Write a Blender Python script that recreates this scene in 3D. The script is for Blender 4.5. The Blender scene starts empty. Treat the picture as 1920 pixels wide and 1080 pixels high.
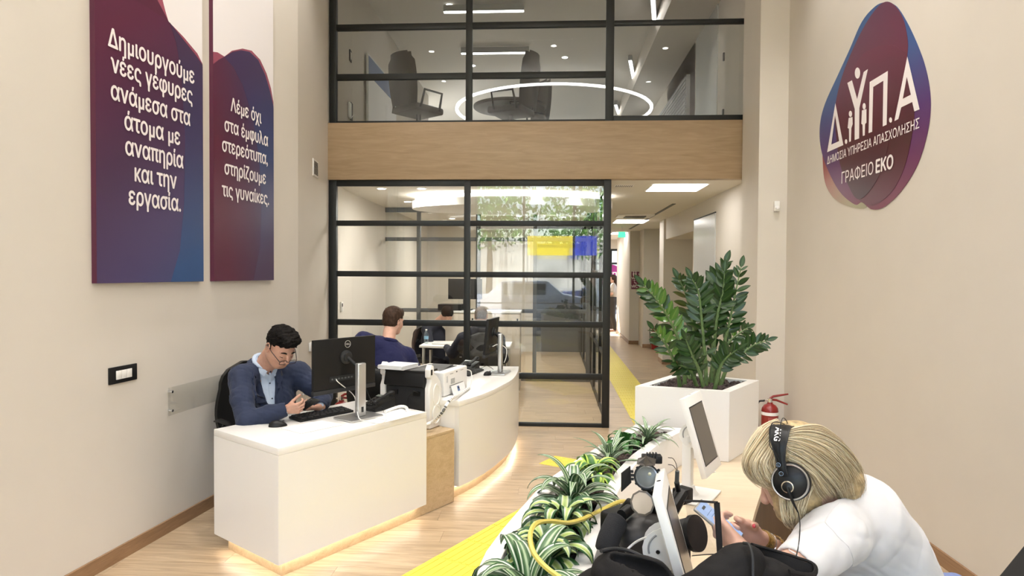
import bpy, bmesh, math, random
import numpy as np
from mathutils import Vector, Matrix, Euler
PI = math.pi
SC = bpy.context.scene
COL = SC.collection
R0 = random.Random(7)

# ------------------------------------------------------------------ camera
FPX = 1250.0
CAM_ROT = Matrix.Rotation(math.radians(3.43), 3, 'Z') @ Matrix.Rotation(PI/2 - 0.0224, 3, 'X') @ Matrix.Rotation(0.006, 3, 'Z')
CAM = Vector((0, 0, 1.7))
cd = bpy.data.cameras.new('camera'); cam = bpy.data.objects.new('camera', cd); COL.objects.link(cam)
cd.sensor_width = 36; cd.lens = FPX/1920*36; cd.clip_start = 0.05; cd.clip_end = 200
cam.location = CAM; cam.rotation_euler = CAM_ROT.to_euler()
SC.camera = cam
SC.view_settings.view_transform = 'Standard'; SC.view_settings.look = 'None'
SC.view_settings.exposure = 0.22; SC.view_settings.gamma = 1.0; SC.view_settings.use_curve_mapping = False
SC.cycles.transparent_max_bounces = 24
SC.cycles.max_bounces = 8; SC.cycles.diffuse_bounces = 4; SC.cycles.glossy_bounces = 4

def ray(x, y): return CAM_ROT @ Vector(((x-960)/FPX, -(y-540)/FPX, -1))
def atH(x, y, h): r = ray(x, y); return CAM + r*((h-CAM.z)/r.z)          # pixel -> point at height h
def atY(x, y, Y): r = ray(x, y); return CAM + r*(Y/r.y)                   # pixel -> point in plane Y
def atX(x, y, X): r = ray(x, y); return CAM + r*(X/r.x)
def atD(x, y, D): return CAM + ray(x, y)*D                                # pixel -> point at depth D

# ------------------------------------------------------------------ world and lights
W = bpy.data.worlds.new('world'); SC.world = W; W.use_nodes = True
nt = W.node_tree; bg = nt.nodes['Background']
sky = nt.nodes.new('ShaderNodeTexSky'); sky.sky_type = 'NISHITA'; sky.sun_disc = False
sky.sun_elevation = math.radians(48); sky.sun_rotation = math.radians(150)
nt.links.new(sky.outputs[0], bg.inputs[0]); bg.inputs[1].default_value = 0.9
LG = 1.0
def light(name, kind, loc, energy, color=(1, 1, 1), size=0.2, sy=None, rot=(0, 0, 0), spot=None, blend=0.5):
    l = bpy.data.lights.new(name, kind); l.energy = energy; l.color = color
    if kind == 'AREA':
        if sy: l.shape = 'RECTANGLE'; l.size = size; l.size_y = sy
        else: l.shape = 'DISK'; l.size = size
    elif kind == 'SUN': l.angle = 0.01
    else: l.shadow_soft_size = size
    if spot: l.spot_size = math.radians(spot); l.spot_blend = blend
    o = bpy.data.objects.new(name, l); o.location = loc; o.rotation_euler = rot; COL.objects.link(o); return o
light('sun', 'SUN', (0, 0, 20), 34, (1, .96, .9), rot=Vector((.3, -.65, -.72)).to_track_quat('-Z', 'Y').to_euler())
WARM = (1, .93, .84); NEUT = (1, .965, .92)
CEIL = 5.55
# recessed lobby downlights (fittings are modelled below)
DOWN = [(-2.12, 3.2), (-2.02, 4.4), (-1.9, 5.6), (1.9, 3.2), (1.9, 5.2), (0, 3.4), (0, 5.6), (-1.0, 4.4), (0.9, 4.4), (-2.2, 1.4), (1.9, 1.2)]
for k, (x, y) in enumerate(DOWN):
    light('downlight_lamp', 'SPOT', (x, y, CEIL-.06), (130, 130, 130, 170, 170, 60, 60, 60, 150, 80, 110)[k], NEUT, .05, spot=110 if k < 3 else 95, blend=.8)
OFFICE_DOWN = [(-2.1, 8.1), (-1.6, 8.1), (-2.1, 9.6), (-1.9, 11.3), (-1.9, 12.6), (-.2, 9.2), (-.2, 8.3), (.3, 8.4), (.3, 10.0), (-.6, 12.0), (.2, 12.2)]
for x, y in OFFICE_DOWN:
    light('office_lamp', 'SPOT', (x, y, 2.69), 30, NEUT, .04, spot=84, blend=.7)
MEZZ_DOWN = [(-1.5, 9.6), (-1.5, 12.4), (.2, 9.4), (.2, 12), (1.6, 11.5)]
for x, y in MEZZ_DOWN:
    light('upper_lamp', 'SPOT', (x, y, CEIL-.06), 10, NEUT, .05, spot=90, blend=.8)

# ------------------------------------------------------------------ materials
MATS = {}
def nodes(m):
    m.use_nodes = True; t = m.node_tree; return t, t.nodes['Principled BSDF']
def mat(name, col, rough=.5, metal=0, spec=.5, bump=0, bscale=200, var=0, vscale=8, coat=0, sheen=0, sss=0, stretch=None):
    if name in MATS: return MATS[name]
    m = bpy.data.materials.new(name); t, b = nodes(m); MATS[name] = m
    b.inputs['Base Color'].default_value = (*col, 1); b.inputs['Roughness'].default_value = rough
    b.inputs['Metallic'].default_value = metal; b.inputs['Specular IOR Level'].default_value = spec
    if coat: b.inputs['Coat Weight'].default_value = coat; b.inputs['Coat Roughness'].default_value = .1
    if sheen: b.inputs['Sheen Weight'].default_value = sheen; b.inputs['Sheen Roughness'].default_value = .5
    if sss: b.inputs['Subsurface Weight'].default_value = sss; b.inputs['Subsurface Scale'].default_value = .012; b.inputs['Subsurface Radius'].default_value = (1, .4, .25)
    tc = t.nodes.new('ShaderNodeTexCoord'); mp = t.nodes.new('ShaderNodeMapping')
    t.links.new(tc.outputs['Object'], mp.inputs[0])
    if stretch: mp.inputs['Scale'].default_value = stretch
    if var:
        n = t.nodes.new('ShaderNodeTexNoise'); n.inputs['Scale'].default_value = vscale; n.inputs['Detail'].default_value = 5
        t.links.new(mp.outputs[0], n.inputs['Vector'])
        r = t.nodes.new('ShaderNodeValToRGB'); e = r.color_ramp.elements
        e[0].position = .3; e[1].position = .7
        e[0].color = (*[max(0, c*(1-var)) for c in col], 1); e[1].color = (*[min(1, c*(1+var)) for c in col], 1)
        t.links.new(n.outputs[0], r.inputs[0]); t.links.new(r.outputs[0], b.inputs['Base Color'])
    if bump:
        n2 = t.nodes.new('ShaderNodeTexNoise'); n2.inputs['Scale'].default_value = bscale; n2.inputs['Detail'].default_value = 3
        t.links.new(mp.outputs[0], n2.inputs['Vector'])
        bp = t.nodes.new('ShaderNodeBump'); bp.inputs['Strength'].default_value = bump; bp.inputs['Distance'].default_value = .002
        t.links.new(n2.outputs[0], bp.inputs['Height']); t.links.new(bp.outputs[0], b.inputs['Normal'])
    return m
def emit(name, col, s):
    if name in MATS: return MATS[name]
    m = bpy.data.materials.new(name); t, b = nodes(m); MATS[name] = m
    b.inputs['Base Color'].default_value = (.1, .1, .1, 1)
    b.inputs['Emission Color'].default_value = (*col, 1); b.inputs['Emission Strength'].default_value = s; return m
def glassmat(name, tint=(1, 1, 1), refl=.04, rough=0.0):
    if name in MATS: return MATS[name]
    m = bpy.data.materials.new(name); m.use_nodes = True; t = m.node_tree; t.nodes.clear(); MATS[name] = m
    N = t.nodes.new; o = N('ShaderNodeOutputMaterial'); mx = N('ShaderNodeMixShader'); tr = N('ShaderNodeBsdfTransparent'); gl = N('ShaderNodeBsdfGlossy')
    tr.inputs[0].default_value = (*tint, 1); gl.inputs['Roughness'].default_value = rough; gl.inputs['Color'].default_value = (.95, .97, 1, 1)
    lw = N('ShaderNodeLayerWeight'); lw.inputs[0].default_value = .5
    p = N('ShaderNodeMath'); p.operation = 'POWER'; p.inputs[1].default_value = 5
    ma = N('ShaderNodeMath'); ma.operation = 'MULTIPLY_ADD'; ma.inputs[1].default_value = .9; ma.inputs[2].default_value = refl
    L = t.links.new; L(lw.outputs['Facing'], p.inputs[0]); L(p.outputs[0], ma.inputs[0]); L(ma.outputs[0], mx.inputs[0])
    L(tr.outputs[0], mx.inputs[1]); L(gl.outputs[0], mx.inputs[2]); L(mx.outputs[0], o.inputs[0]); return m
def wood(name, c1, c2, axis='X', rough=.45, scale=1.0, contrast=1.0, rnd=.12, bump=.05):
    """wood grain running along the given object axis"""
    if name in MATS: return MATS[name]
    m = bpy.data.materials.new(name); t, b = nodes(m); MATS[name] = m; L = t.links.new; N = t.nodes.new
    tc = N('ShaderNodeTexCoord'); geo = N('ShaderNodeObjectInfo'); mp = N('ShaderNodeMapping')
    ad = N('ShaderNodeVectorMath'); ad.operation = 'ADD'; cb = N('ShaderNodeCombineXYZ')
    mr = N('ShaderNodeMath'); mr.operation = 'MULTIPLY'; mr.inputs[1].default_value = 37
    L(geo.outputs['Random'], mr.inputs[0]); L(mr.outputs[0], cb.inputs[0]); L(mr.outputs[0], cb.inputs[1]); L(mr.outputs[0], cb.inputs[2])
    L(tc.outputs['Object'], ad.inputs[0]); L(cb.outputs[0], ad.inputs[1]); L(ad.outputs[0], mp.inputs[0])
    s = {'X': (.9, 9, 9), 'Y': (9, .9, 9), 'Z': (9, 9, .9)}[axis]
    mp.inputs['Scale'].default_value = [k*scale for k in s]
    n = N('ShaderNodeTexNoise'); n.inputs['Scale'].default_value = 2.2; n.inputs['Detail'].default_value = 8; n.inputs['Roughness'].default_value = .62; n.inputs['Distortion'].default_value = 1.2
    L(mp.outputs[0], n.inputs['Vector'])
    mp2 = N('ShaderNodeMapping'); mp2.inputs['Scale'].default_value = [k*scale*(6 if k > 1 else 1.5) for k in s]; L(ad.outputs[0], mp2.inputs[0])
    n2 = N('ShaderNodeTexNoise'); n2.inputs['Scale'].default_value = 3; n2.inputs['Detail'].default_value = 4; L(mp2.outputs[0], n2.inputs['Vector'])
    mixn = N('ShaderNodeMath'); mixn.operation = 'MULTIPLY_ADD'; mixn.inputs[1].default_value = .35; L(n2.outputs[0], mixn.inputs[0])
    sb = N('ShaderNodeMath'); sb.operation = 'MULTIPLY'; sb.inputs[1].default_value = .65; L(n.outputs[0], sb.inputs[0]); L(sb.outputs[0], mixn.inputs[2])
    r = N('ShaderNodeValToRGB'); e = r.color_ramp.elements; e[0].position = .5-.2/contrast; e[1].position = .5+.17/contrast
    e[0].color = (*c2, 1); e[1].color = (*c1, 1); L(mixn.outputs[0], r.inputs[0])
    hs = N('ShaderNodeHueSaturation'); v = N('ShaderNodeMath'); v.operation = 'MULTIPLY_ADD'; v.inputs[1].default_value = rnd; v.inputs[2].default_value = 1-rnd/2
    L(geo.outputs['Random'], v.inputs[0]); L(v.outputs[0], hs.inputs['Value']); L(r.outputs[0], hs.inputs['Color']); L(hs.outputs[0], b.inputs['Base Color'])
    b.inputs['Roughness'].default_value = rough
    bp = N('ShaderNodeBump'); bp.inputs['Strength'].default_value = bump; bp.inputs['Distance'].default_value = .001; L(mixn.outputs[0], bp.inputs['Height']); L(bp.outputs[0], b.inputs['Normal'])
    return m
WALL = mat('wall_paint', (.645, .595, .525), .75, bump=.02, bscale=60, var=.012, vscale=3)
WALL2 = mat('grey_wall_paint', (.62, .57, .5), .7)
CEILM = mat('ceiling_paint', (.74, .70, .63), .8)
BLACK = mat('black_metal', (.011, .012, .0115), .45, spec=.4)
WHITE = mat('white_lacquer', (.80, .775, .74), .28, spec=.5)
WHITE2 = mat('white_plastic', (.82, .80, .76), .4)
WPAPER = mat('paper', (.88, .87, .86), .7)
BPLAST = mat('black_plastic', (.007, .0068, .0068), .45, spec=.3)
BPLAST2 = mat('dark_grey_plastic', (.022, .022, .023), .5, spec=.35)
ALU = mat('brushed_aluminium', (.62, .62, .61), .33, metal=.85)
CHROME = mat('chrome', (.8, .8, .8), .15, metal=1)
OAK = wood('oak_veneer', (.42, .30, .185), (.30, .205, .115), 'X', contrast=1.1, rnd=.0)
OAK_V = wood('oak_panel', (.60, .45, .275), (.43, .30, .165), 'Y', contrast=1.0, rnd=0)
FLOORW = wood('floor_laminate', (.55, .415, .27), (.34, .24, .145), 'X', rough=.33, contrast=1.6, rnd=.16)
FLOORX = mat('floor_underlay', (.25, .17, .1), .7)
SKIRT = wood('walnut_skirting', (.34, .20, .105), (.21, .115, .055), 'Y', contrast=1, rnd=0)
TABLEW = wood('table_laminate', (.66, .54, .39), (.55, .43, .295), 'X', rough=.4, contrast=1.0, rnd=0, scale=1.3)
DARKW = wood('dark_wood', (.2, .12, .06), (.12, .065, .03), 'Z', rnd=0)
YELLOW = mat('yellow_rubber', (.80, .66, .08), .45, var=.04, vscale=20)
GLASS = glassmat('clear_glass', (.965, .975, .965))
GLASSG = glassmat('grey_glass', (.93, .94, .93), .02)
VINYL = glassmat('clear_vinyl', (.93, .94, .95), .06, .05)
GREYM = mat('grey_powder_coat', (.075, .077, .075), .5)
RED = mat('red_enamel', (.25, .012, .010), .3, coat=.4)

# ------------------------------------------------------------------ mesh helpers
class MB:
    def __init__(s): s.v = []; s.f = []; s.m = []; s.uv = None
    def add(s, vs, fs, mi=0):
        o = len(s.v); s.v += [tuple(p) for p in vs]; s.f += [[i+o for i in f] for f in fs]; s.m += [mi]*len(fs); return s
    def box(s, c, d, M=None, mi=0, taper=1.0):
        x, y, z = [k/2 for k in d]; vs = []
        for dz in (-1, 1):
            k = 1 if dz < 0 else taper
            for dx, dy in ((-1, -1), (1, -1), (1, 1), (-1, 1)): vs.append(Vector((dx*x*k, dy*y*k, dz*z)))
        if M is not None: vs = [M @ p for p in vs]
        vs = [p+Vector(c) for p in vs]
        return s.add(vs, [(0, 3, 2, 1), (4, 5, 6, 7), (0, 1, 5, 4), (1, 2, 6, 5), (2, 3, 7, 6), (3, 0, 4, 7)], mi)
    def b2(s, a, b, mi=0):
        return s.box([(p+q)/2 for p, q in zip(a, b)], [abs(q-p) for p, q in zip(a, b)], None, mi)
    def prism(s, pts, z0, z1, mi=0, axis='z'):
        n = len(pts); A = sum(pts[i][0]*pts[(i+1) % n][1]-pts[(i+1) % n][0]*pts[i][1] for i in range(n))
        if A < 0: pts = pts[::-1]
        f = {'z': lambda p, z: (p[0], p[1], z), 'y': lambda p, z: (p[0], -z, p[1]), 'x': lambda p, z: (z, p[0], p[1])}[axis]
        return s.add([f(p, z0) for p in pts]+[f(p, z1) for p in pts],
                     [list(range(n))[::-1], list(range(n, 2*n))]+[(i, (i+1) % n, n+(i+1) % n, n+i) for i in range(n)], mi)
    def tube(s, pts, r, n=8, mi=0, cap=True, flat=None):
        pts = [Vector(p) for p in pts]; k = len(pts); rs = r if isinstance(r, (list, tuple)) else [r]*k
        vs = []; up = None
        for i in range(k):
            t = (pts[min(i+1, k-1)]-pts[max(i-1, 0)])
            t = t.normalized() if t.length > 1e-9 else Vector((0, 0, 1))
            if up is None: up = Vector((0, 0, 1)) if abs(t.z) < .9 else Vector((1, 0, 0))
            a = t.cross(up); a = a.normalized() if a.length > 1e-6 else t.orthogonal().normalized(); b = a.cross(t); up = b
            for j in range(n):
                an = 2*PI*j/n; vs.append(pts[i]+(a*math.cos(an)+b*math.sin(an)*(flat or 1))*rs[i])
        fs = [(i*n+j, i*n+(j+1) % n, (i+1)*n+(j+1) % n, (i+1)*n+j) for i in range(k-1) for j in range(n)]
        if cap: fs += [list(range(n))[::-1], list(range((k-1)*n, k*n))]
        return s.add(vs, fs, mi)
    def cyl(s, a, b, r, n=20, mi=0, r2=None): return s.tube([a, b], [r, r if r2 is None else r2], n, mi)
    def lathe(s, prof, c=(0, 0, 0), n=28, M=None, mi=0, sx=1, sy=1, cap=True):
        vs = []; k = len(prof)
        for r, z in prof:
            for j in range(n):
                p = Vector((r*math.cos(2*PI*j/n)*sx, r*math.sin(2*PI*j/n)*sy, z)); vs.append((M @ p if M is not None else p)+Vector(c))
        fs = [(i*n+j, i*n+(j+1) % n, (i+1)*n+(j+1) % n, (i+1)*n+j) for i in range(k-1) for j in range(n)]
        if cap: fs += [list(range(n))[::-1], list(range((k-1)*n, k*n))]
        return s.add(vs, fs, mi)
    def grid(s, P, mi=0, closed=False):
        a = len(P); b = len(P[0]); fs = []
        for i in range(a-1):
            for j in range(b if closed else b-1): fs.append((i*b+j, i*b+(j+1) % b, (i+1)*b+(j+1) % b, (i+1)*b+j))
        return s.add([q for row in P for q in row], fs, mi)
    def build(s, name, mats, parent=None, smooth=False, bevel=0, origin=None, seg=2):
        me = bpy.data.meshes.new(name)
        vs = s.v
        if origin is not None: vs = [(p[0]-origin[0], p[1]-origin[1], p[2]-origin[2]) for p in vs]
        me.from_pydata(vs, [], s.f)
        if not isinstance(mats, (list, tuple)): mats = [mats]
        for m in mats: me.materials.append(m)
        me.polygons.foreach_set('material_index', s.m)
        if bevel:
            bm = bmesh.new(); bm.from_mesh(me)
            es = [e for e in bm.edges if len(e.link_faces) == 2 and e.calc_face_angle(0) > .6]
            bmesh.ops.bevel(bm, geom=es, offset=bevel, segments=seg, affect='EDGES', profile=.5, clamp_overlap=True)
            bm.to_mesh(me); bm.free()
        if smooth or bevel:
            me.polygons.foreach_set('use_smooth', [True]*len(me.polygons))
            if smooth != 'all': me.set_sharp_from_angle(angle=math.radians(38))
        me.update()
        o = bpy.data.objects.new(name, me); COL.objects.link(o)
        if origin is not None: o.location = origin
        if parent is not None: setpar(o, parent)
        return o
def setpar(o, p):
    o.parent = p
    Mp = Matrix.LocRotScale(p.location, p.rotation_euler, p.scale)
    if p.parent is not None:
        q = p.parent; Mp = Matrix.LocRotScale(q.location, q.rotation_euler, q.scale) @ p.matrix_parent_inverse @ Mp
    o.matrix_parent_inverse = Mp.inverted()
def tag(o, label=None, cat=None, group=None, kind=None):
    if label: o['label'] = label
    if cat: o['category'] = cat
    if group: o['group'] = group
    if kind: o['kind'] = kind
    return o
def thing(name, label, cat, loc=(0, 0, 0), group=None, kind=None):
    o = bpy.data.objects.new(name, None); o.empty_display_size = .1; COL.objects.link(o); o.location = loc
    return tag(o, label, cat, group, kind)
def part(mb, name, mats, parent, label=None, **k):
    o = mb.build(name, mats, parent, **k)
    if label: o['label'] = label
    return o
def dup(o, parent=None, M=None):
    """copy a thing with its parts; M moves the copy in world space (top level only)"""
    c = o.copy(); COL.objects.link(c)
    if parent is not None: c.parent = parent
    for ch in KIDS.get(o.name, []) if False else list(o.children): dup(ch, c)
    if M is not None:
        Mw = M @ Matrix.LocRotScale(o.location, o.rotation_euler, o.scale); c.matrix_basis = Mw
    return c
KIDS = {}
def solo(mb, name, mats, label, cat, group=None, **k): return tag(mb.build(name, mats, None, **k), label, cat, group)
def struct(mb, name, mats, label=None, **k): return tag(mb.build(name, mats, None, **k), label, None, None, 'structure')
def rot(ax, deg): return Matrix.Rotation(math.radians(deg), 3, ax)
def basis(x, y, z=None):
    x = Vector(x).normalized(); y = Vector(y); z = x.cross(y).normalized(); y = z.cross(x); return Matrix((x, y, z)).transposed()
def text(name, body, size, M, loc, m, parent, label=None, bold=0, extrude=.0008, align='CENTER', sx=1.0, space=1.0, shear=0):
    """flat lettering; M columns = right, up, normal"""
    c = bpy.data.curves.new(name, 'FONT'); c.body = body; c.size = size; c.align_x = align; c.align_y = 'BOTTOM_BASELINE'
    c.fill_mode = 'NONE'; c.space_character = space; c.shear = shear; c.resolution_u = 4
    o = bpy.data.objects.new(name+'_tmp', c); COL.objects.link(o)
    dg = bpy.context.evaluated_depsgraph_get(); wire = bpy.data.meshes.new_from_object(o.evaluated_get(dg))
    bpy.data.objects.remove(o)
    # walk the outlines and fill each contour with its own holes, so that overlapping strokes stay solid
    nb = {}
    for e in wire.edges:
        a, b = e.vertices; nb.setdefault(a, []).append(b); nb.setdefault(b, []).append(a)
    nxt = {}; seen = set(); loops = []
    for st_ in sorted(nb):
        if st_ in seen: continue
        lp = [st_]; seen.add(st_); cur = st_; q = min(nb[st_], key=lambda k: (k != st_+1, k))
        while q not in seen:
            lp.append(q); seen.add(q); cur = q; r_ = [k for k in nb[cur] if k not in seen]
            if not r_: break
            q = r_[0]
        if len(lp) > 2: loops.append([wire.vertices[k].co.copy() for k in lp])
    # fill with the non-zero rule, in thin horizontal slices with slanted ends
    E_ = []
    for L in loops:
        for k in range(len(L)):
            a, b = L[k-1], L[k]
            if abs(a.y-b.y) > 1e-7: E_.append((a.x, a.y, b.x, b.y, 1) if a.y < b.y else (b.x, b.y, a.x, a.y, -1))
    ys = sorted({round(v, 5) for L in loops for v in [p.y for p in L]}); step = size/70; Y_ = []
    for a, b in zip(ys[:-1], ys[1:]):
        k = max(1, int((b-a)/step+.5)) if b-a > step*.25 else 1
        Y_ += [a+(b-a)*q/k for q in range(k)]
    Y_.append(ys[-1]); Y2 = [Y_[0]]
    for y in Y_[1:]:
        if y-Y2[-1] > step*.12: Y2.append(y)
    mb_ = MB()
    for y0, y1 in zip(Y2[:-1], Y2[1:]):
        ym = (y0+y1)/2; X = sorted((e[0]+(e[2]-e[0])*(ym-e[1])/(e[3]-e[1]), e) for e in E_ if e[1] <= ym < e[3]); w = 0
        xe = lambda e, y: e[0]+(e[2]-e[0])*(y-e[1])/(e[3]-e[1])
        for x, e in X:
            if w == 0: sx_, se = x, e
            w += e[4]
            if w == 0 and x-sx_ > 1e-6:
                mb_.add([(xe(se, y0), y0, extrude), (xe(e, y0), y0, extrude), (xe(e, y1), y1, extrude), (xe(se, y1), y1, extrude)], [(0, 1, 2, 3)])
    bpy.data.meshes.remove(wire)
    me = bpy.data.meshes.new(name); me.from_pydata(mb_.v, [], mb_.f)
    me.materials.append(m)
    me.transform(Matrix.Diagonal((sx, 1, 1, 1)))
    if bold:                                      # heavier weight: the same outlines laid again a hair to each side
        n = len(me.vertices); bm = bmesh.new()
        for dx, dy, dz in ((-bold, 0, 0), (bold, 0, .00005), (0, bold*.8, .0001), (0, -bold*.8, .00015)):
            k = len(bm.verts); bm.from_mesh(me); bm.verts.ensure_lookup_table()
            for v in bm.verts[k:]: v.co += Vector((dx, dy, dz))
        bm.to_mesh(me); bm.free()
    me.transform(Matrix.Translation(loc) @ M.to_4x4())
    o = bpy.data.objects.new(name, me); COL.objects.link(o); setpar(o, parent)
    if label: o['label'] = label
    return o
def smooth_path(pts, n=6):
    """Catmull-Rom through the points"""
    P = [Vector(p) for p in pts]; P = [2*P[0]-P[1]]+P+[2*P[-1]-P[-2]]; out = []
    for i in range(1, len(P)-2):
        a, b, c, d = P[i-1:i+3]
        for k in range(n):
            t = k/n; out.append(.5*((2*b)+(c-a)*t+(2*a-5*b+4*c-d)*t*t+(3*b-a-3*c+d)*t**3))
    out.append(P[-2]); return out
def offset_line(pts, d):
    """offset a 2-D polyline to its left by d"""
    out = []; n = len(pts)
    for i in range(n):
        a = Vector(pts[max(i-1, 0)][:2]); b = Vector(pts[min(i+1, n-1)][:2]); t = (b-a).normalized()
        out.append((pts[i][0]-t.y*d, pts[i][1]+t.x*d))
    return out
# ================================================================== THE SETTING
YF = 7.39                      # plane of the glazed partition
ZC = 2.73                      # ceiling height under the gallery
ZB = 3.36                      # top of the wooden beam
XL = atY(618, 500, YF).x       # left corner
XR = atY(1405, 340, YF).x      # right end of the beam
WL = [(-3.05, -3.2), (-2.60, 3.0), (-2.31, 5.95), (XL-.01, YF+.02), (-2.62, 8.6), (-2.72, 14.5)]
XW = 2.30                      # right wall
def wallprism(path, th, z0, z1):
    a = [tuple(p) for p in path]; b = offset_line(a, th); m = MB(); n = len(a)
    m.add([(p[0], p[1], z0) for p in a]+[(p[0], p[1], z1) for p in a]+[(p[0], p[1], z0) for p in b]+[(p[0], p[1], z1) for p in b],
          sum([[(i, i+1, n+i+1, n+i), (2*n+i, 3*n+i, 3*n+i+1, 2*n+i+1), (n+i, n+i+1, 3*n+i+1, 3*n+i), (i, 2*n+i, 2*n+i+1, i+1)] for i in range(n-1)], [])+[(0, n, 3*n, 2*n), (n-1, 3*n-1, 4*n-1, 2*n-1)])
    return m
struct(wallprism(WL[:4], .15, 0, CEIL), 'wall_left', WALL, 'cream wall carrying the posters')
struct(wallprism(WL[3:], .15, 0, CEIL), 'wall_left_rear', WALL, 'white wall inside the glazed office')
sk = wallprism([(p[0]+.001, p[1]) for p in WL[:4]], -.014, 0, .085)
struct(sk, 'baseboard_left', SKIRT, 'brown wooden skirting board')
struct(MB().b2((XW, -3.2, 0), (XW+.15, 6.72, CEIL)), 'wall_right', WALL, 'cream wall carrying the round emblem')
struct(MB().b2((XW-.014, -3.2, 0), (XW, 6.72, .085)), 'baseboard_right', SKIRT, 'brown wooden skirting board')
# pilaster between hall and corridor
xp = atY(1420, 500, 6.72).x
struct(MB().b2((xp, 6.72, 0), (XW+.15, 7.3, CEIL)), 'wall_pilaster', WALL, 'cream pilaster at the corner beside the corridor')
struct(MB().b2((xp-.012, 6.706, 0), (XW, 6.72, .085)), 'baseboard_pilaster', SKIRT)
# corridor right wall with its recesses
XC = XR
cw = MB(); cw.b2((XC, 7.3, 0), (XC+.6, 10.25, CEIL))
struct(cw, 'wall_corridor', WALL, 'cream corridor wall behind the potted plant')
struct(MB().b2((XC, 10.25, 2.35), (XC+.6, 12.67, CEIL)), 'trim_1', WALL, 'lintel over the corridor recess')
struct(MB().b2((XC+.6, 10.25, 0), (XC+.7, 12.67, 2.4)), 'wall_recess', WALL)
struct(MB().b2((XC-.04, 12.67, 0), (XC+.6, 13.15, ZC)), 'wall_corridor_middle', WALL)
struct(MB().b2((XC+.45, 13.15, 0), (XC+.6, 15.47, ZC)), 'wall_corridor_recess', WALL)
struct(MB().b2((XC-.03, 15.47, 0), (XC+.6, 16.24, ZC)), 'wall_corridor_niche', WALL)
struct(MB().b2((1.87, 16.24, 0), (XC+.6, 19.4, ZC)), 'wall_corridor_far', WALL)
for a, b in [((XC-.012, 7.3), (XC, 10.25)), ((XC-.052, 12.656), (XC+.6, 12.67)), ((XC-.052, 12.67), (XC-.04, 13.15)), ((XC+.438, 13.15), (XC+.45, 15.47)), ((XC-.042, 15.458), (XC+.438, 15.47)), ((1.858, 16.226), (XC-.03, 16.24)), ((1.858, 16.24), (1.87, 19.4))]:
    struct(MB().b2((a[0], a[1], 0), (b[0], b[1], .085)), 'baseboard_corridor', SKIRT)
# gallery slab, ceilings
struct(MB().b2((-3.2, YF+.06, ZC), (3.2, 20.5, ZC+.3)), 'ceiling_lower', CEILM, 'low ceiling over office and corridor')
struct(MB().b2((-3.2, YF+.06, ZB-.25), (3.2, 17.5, ZB-.02)), 'floor_gallery', CEILM)
struct(MB().b2((-3.3, -3.3, CEIL), (3.3, 17.5, CEIL+.15)), 'ceiling', CEILM, 'high ceiling of the hall and gallery')
bm_ = MB().b2((XL, YF-.06, ZC), (XR, YF+.06, ZB))
struct(bm_, 'trim_2', OAK, 'oak clad beam below the gallery', bevel=.002)
# upper gallery walls
struct(MB().b2((-3.2, 17.3, ZB), (3.2, 17.5, CEIL)), 'wall_gallery_back', WALL2)
struct(MB().b2((XC, 10.25, ZB), (XC+.3, 17.3, CEIL)), 'wall_gallery_right', WALL2)
struct(MB().b2((1.5, 8.4, CEIL-.35), (XC, 17.3, CEIL)), 'trim_3', WALL2, 'dropped bulkhead along the gallery wall')
# far end of the lower floor
xob = atY(1003, 450, 14.4).x
struct(MB().b2((-3.2, 14.4, 0), (xob, 14.5, ZC)), 'wall_office_back', WALL, 'cream rear wall of the offices')
struct(MB().b2((xob, 14.44, 0), (.62, 14.5, ZC)), 'wall_hall_stand_in', mat('dark_hall_sheet', (.05, .052, .055), .35), 'dark sheet standing in for the deep dark hall beyond the offices')  # dark sheet added in place of the unlit depth past the rear wall
struct(MB().b2((-3.2, 20.4, 2.45), (3.2, 20.5, ZC)), 'wall_far_end', WALL2)
struct(MB().b2((-3.2, 14.5, 0), (.6, 20.5, ZC)), 'wall_core', WALL)

# floor of laminate planks
fl = struct(MB().b2((-3.4, -3.4, -.12), (3.4, 21.5, -.004)), 'floor', FLOORX, 'light oak laminate floor')
pw, plen = .19, 1.28
i = 0; y = 2.6; small = MB()
while y < 20.4:
    x = -2.95 + ((i*0.47) % 1)*plen - plen
    while x < 2.9:
        x0, x1 = max(x, -2.95), min(x+plen, 2.9)
        if x1-x0 > .05:
            if y < 8.0 or (y < 11 and x1 > .55):
                o = MB().box((0, 0, 0), (x1-x0-.0016, pw-.0016, .004)).build('plank', FLOORW, fl)
                o.location = ((x0+x1)/2, y+pw/2, -.002)
            else: small.box(((x0+x1)/2, y+pw/2, -.002), (x1-x0-.0016, pw-.0016, .004))
        x += plen
    y += pw; i += 1
o = small.build('far_planks', FLOORW, fl); o['kind'] = 'stuff'
o = MB().b2((-3.05, -3.3, -.004), (2.9, 2.6, 0)).build('near_planks', FLOORW, fl); o['kind'] = 'stuff'

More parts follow.
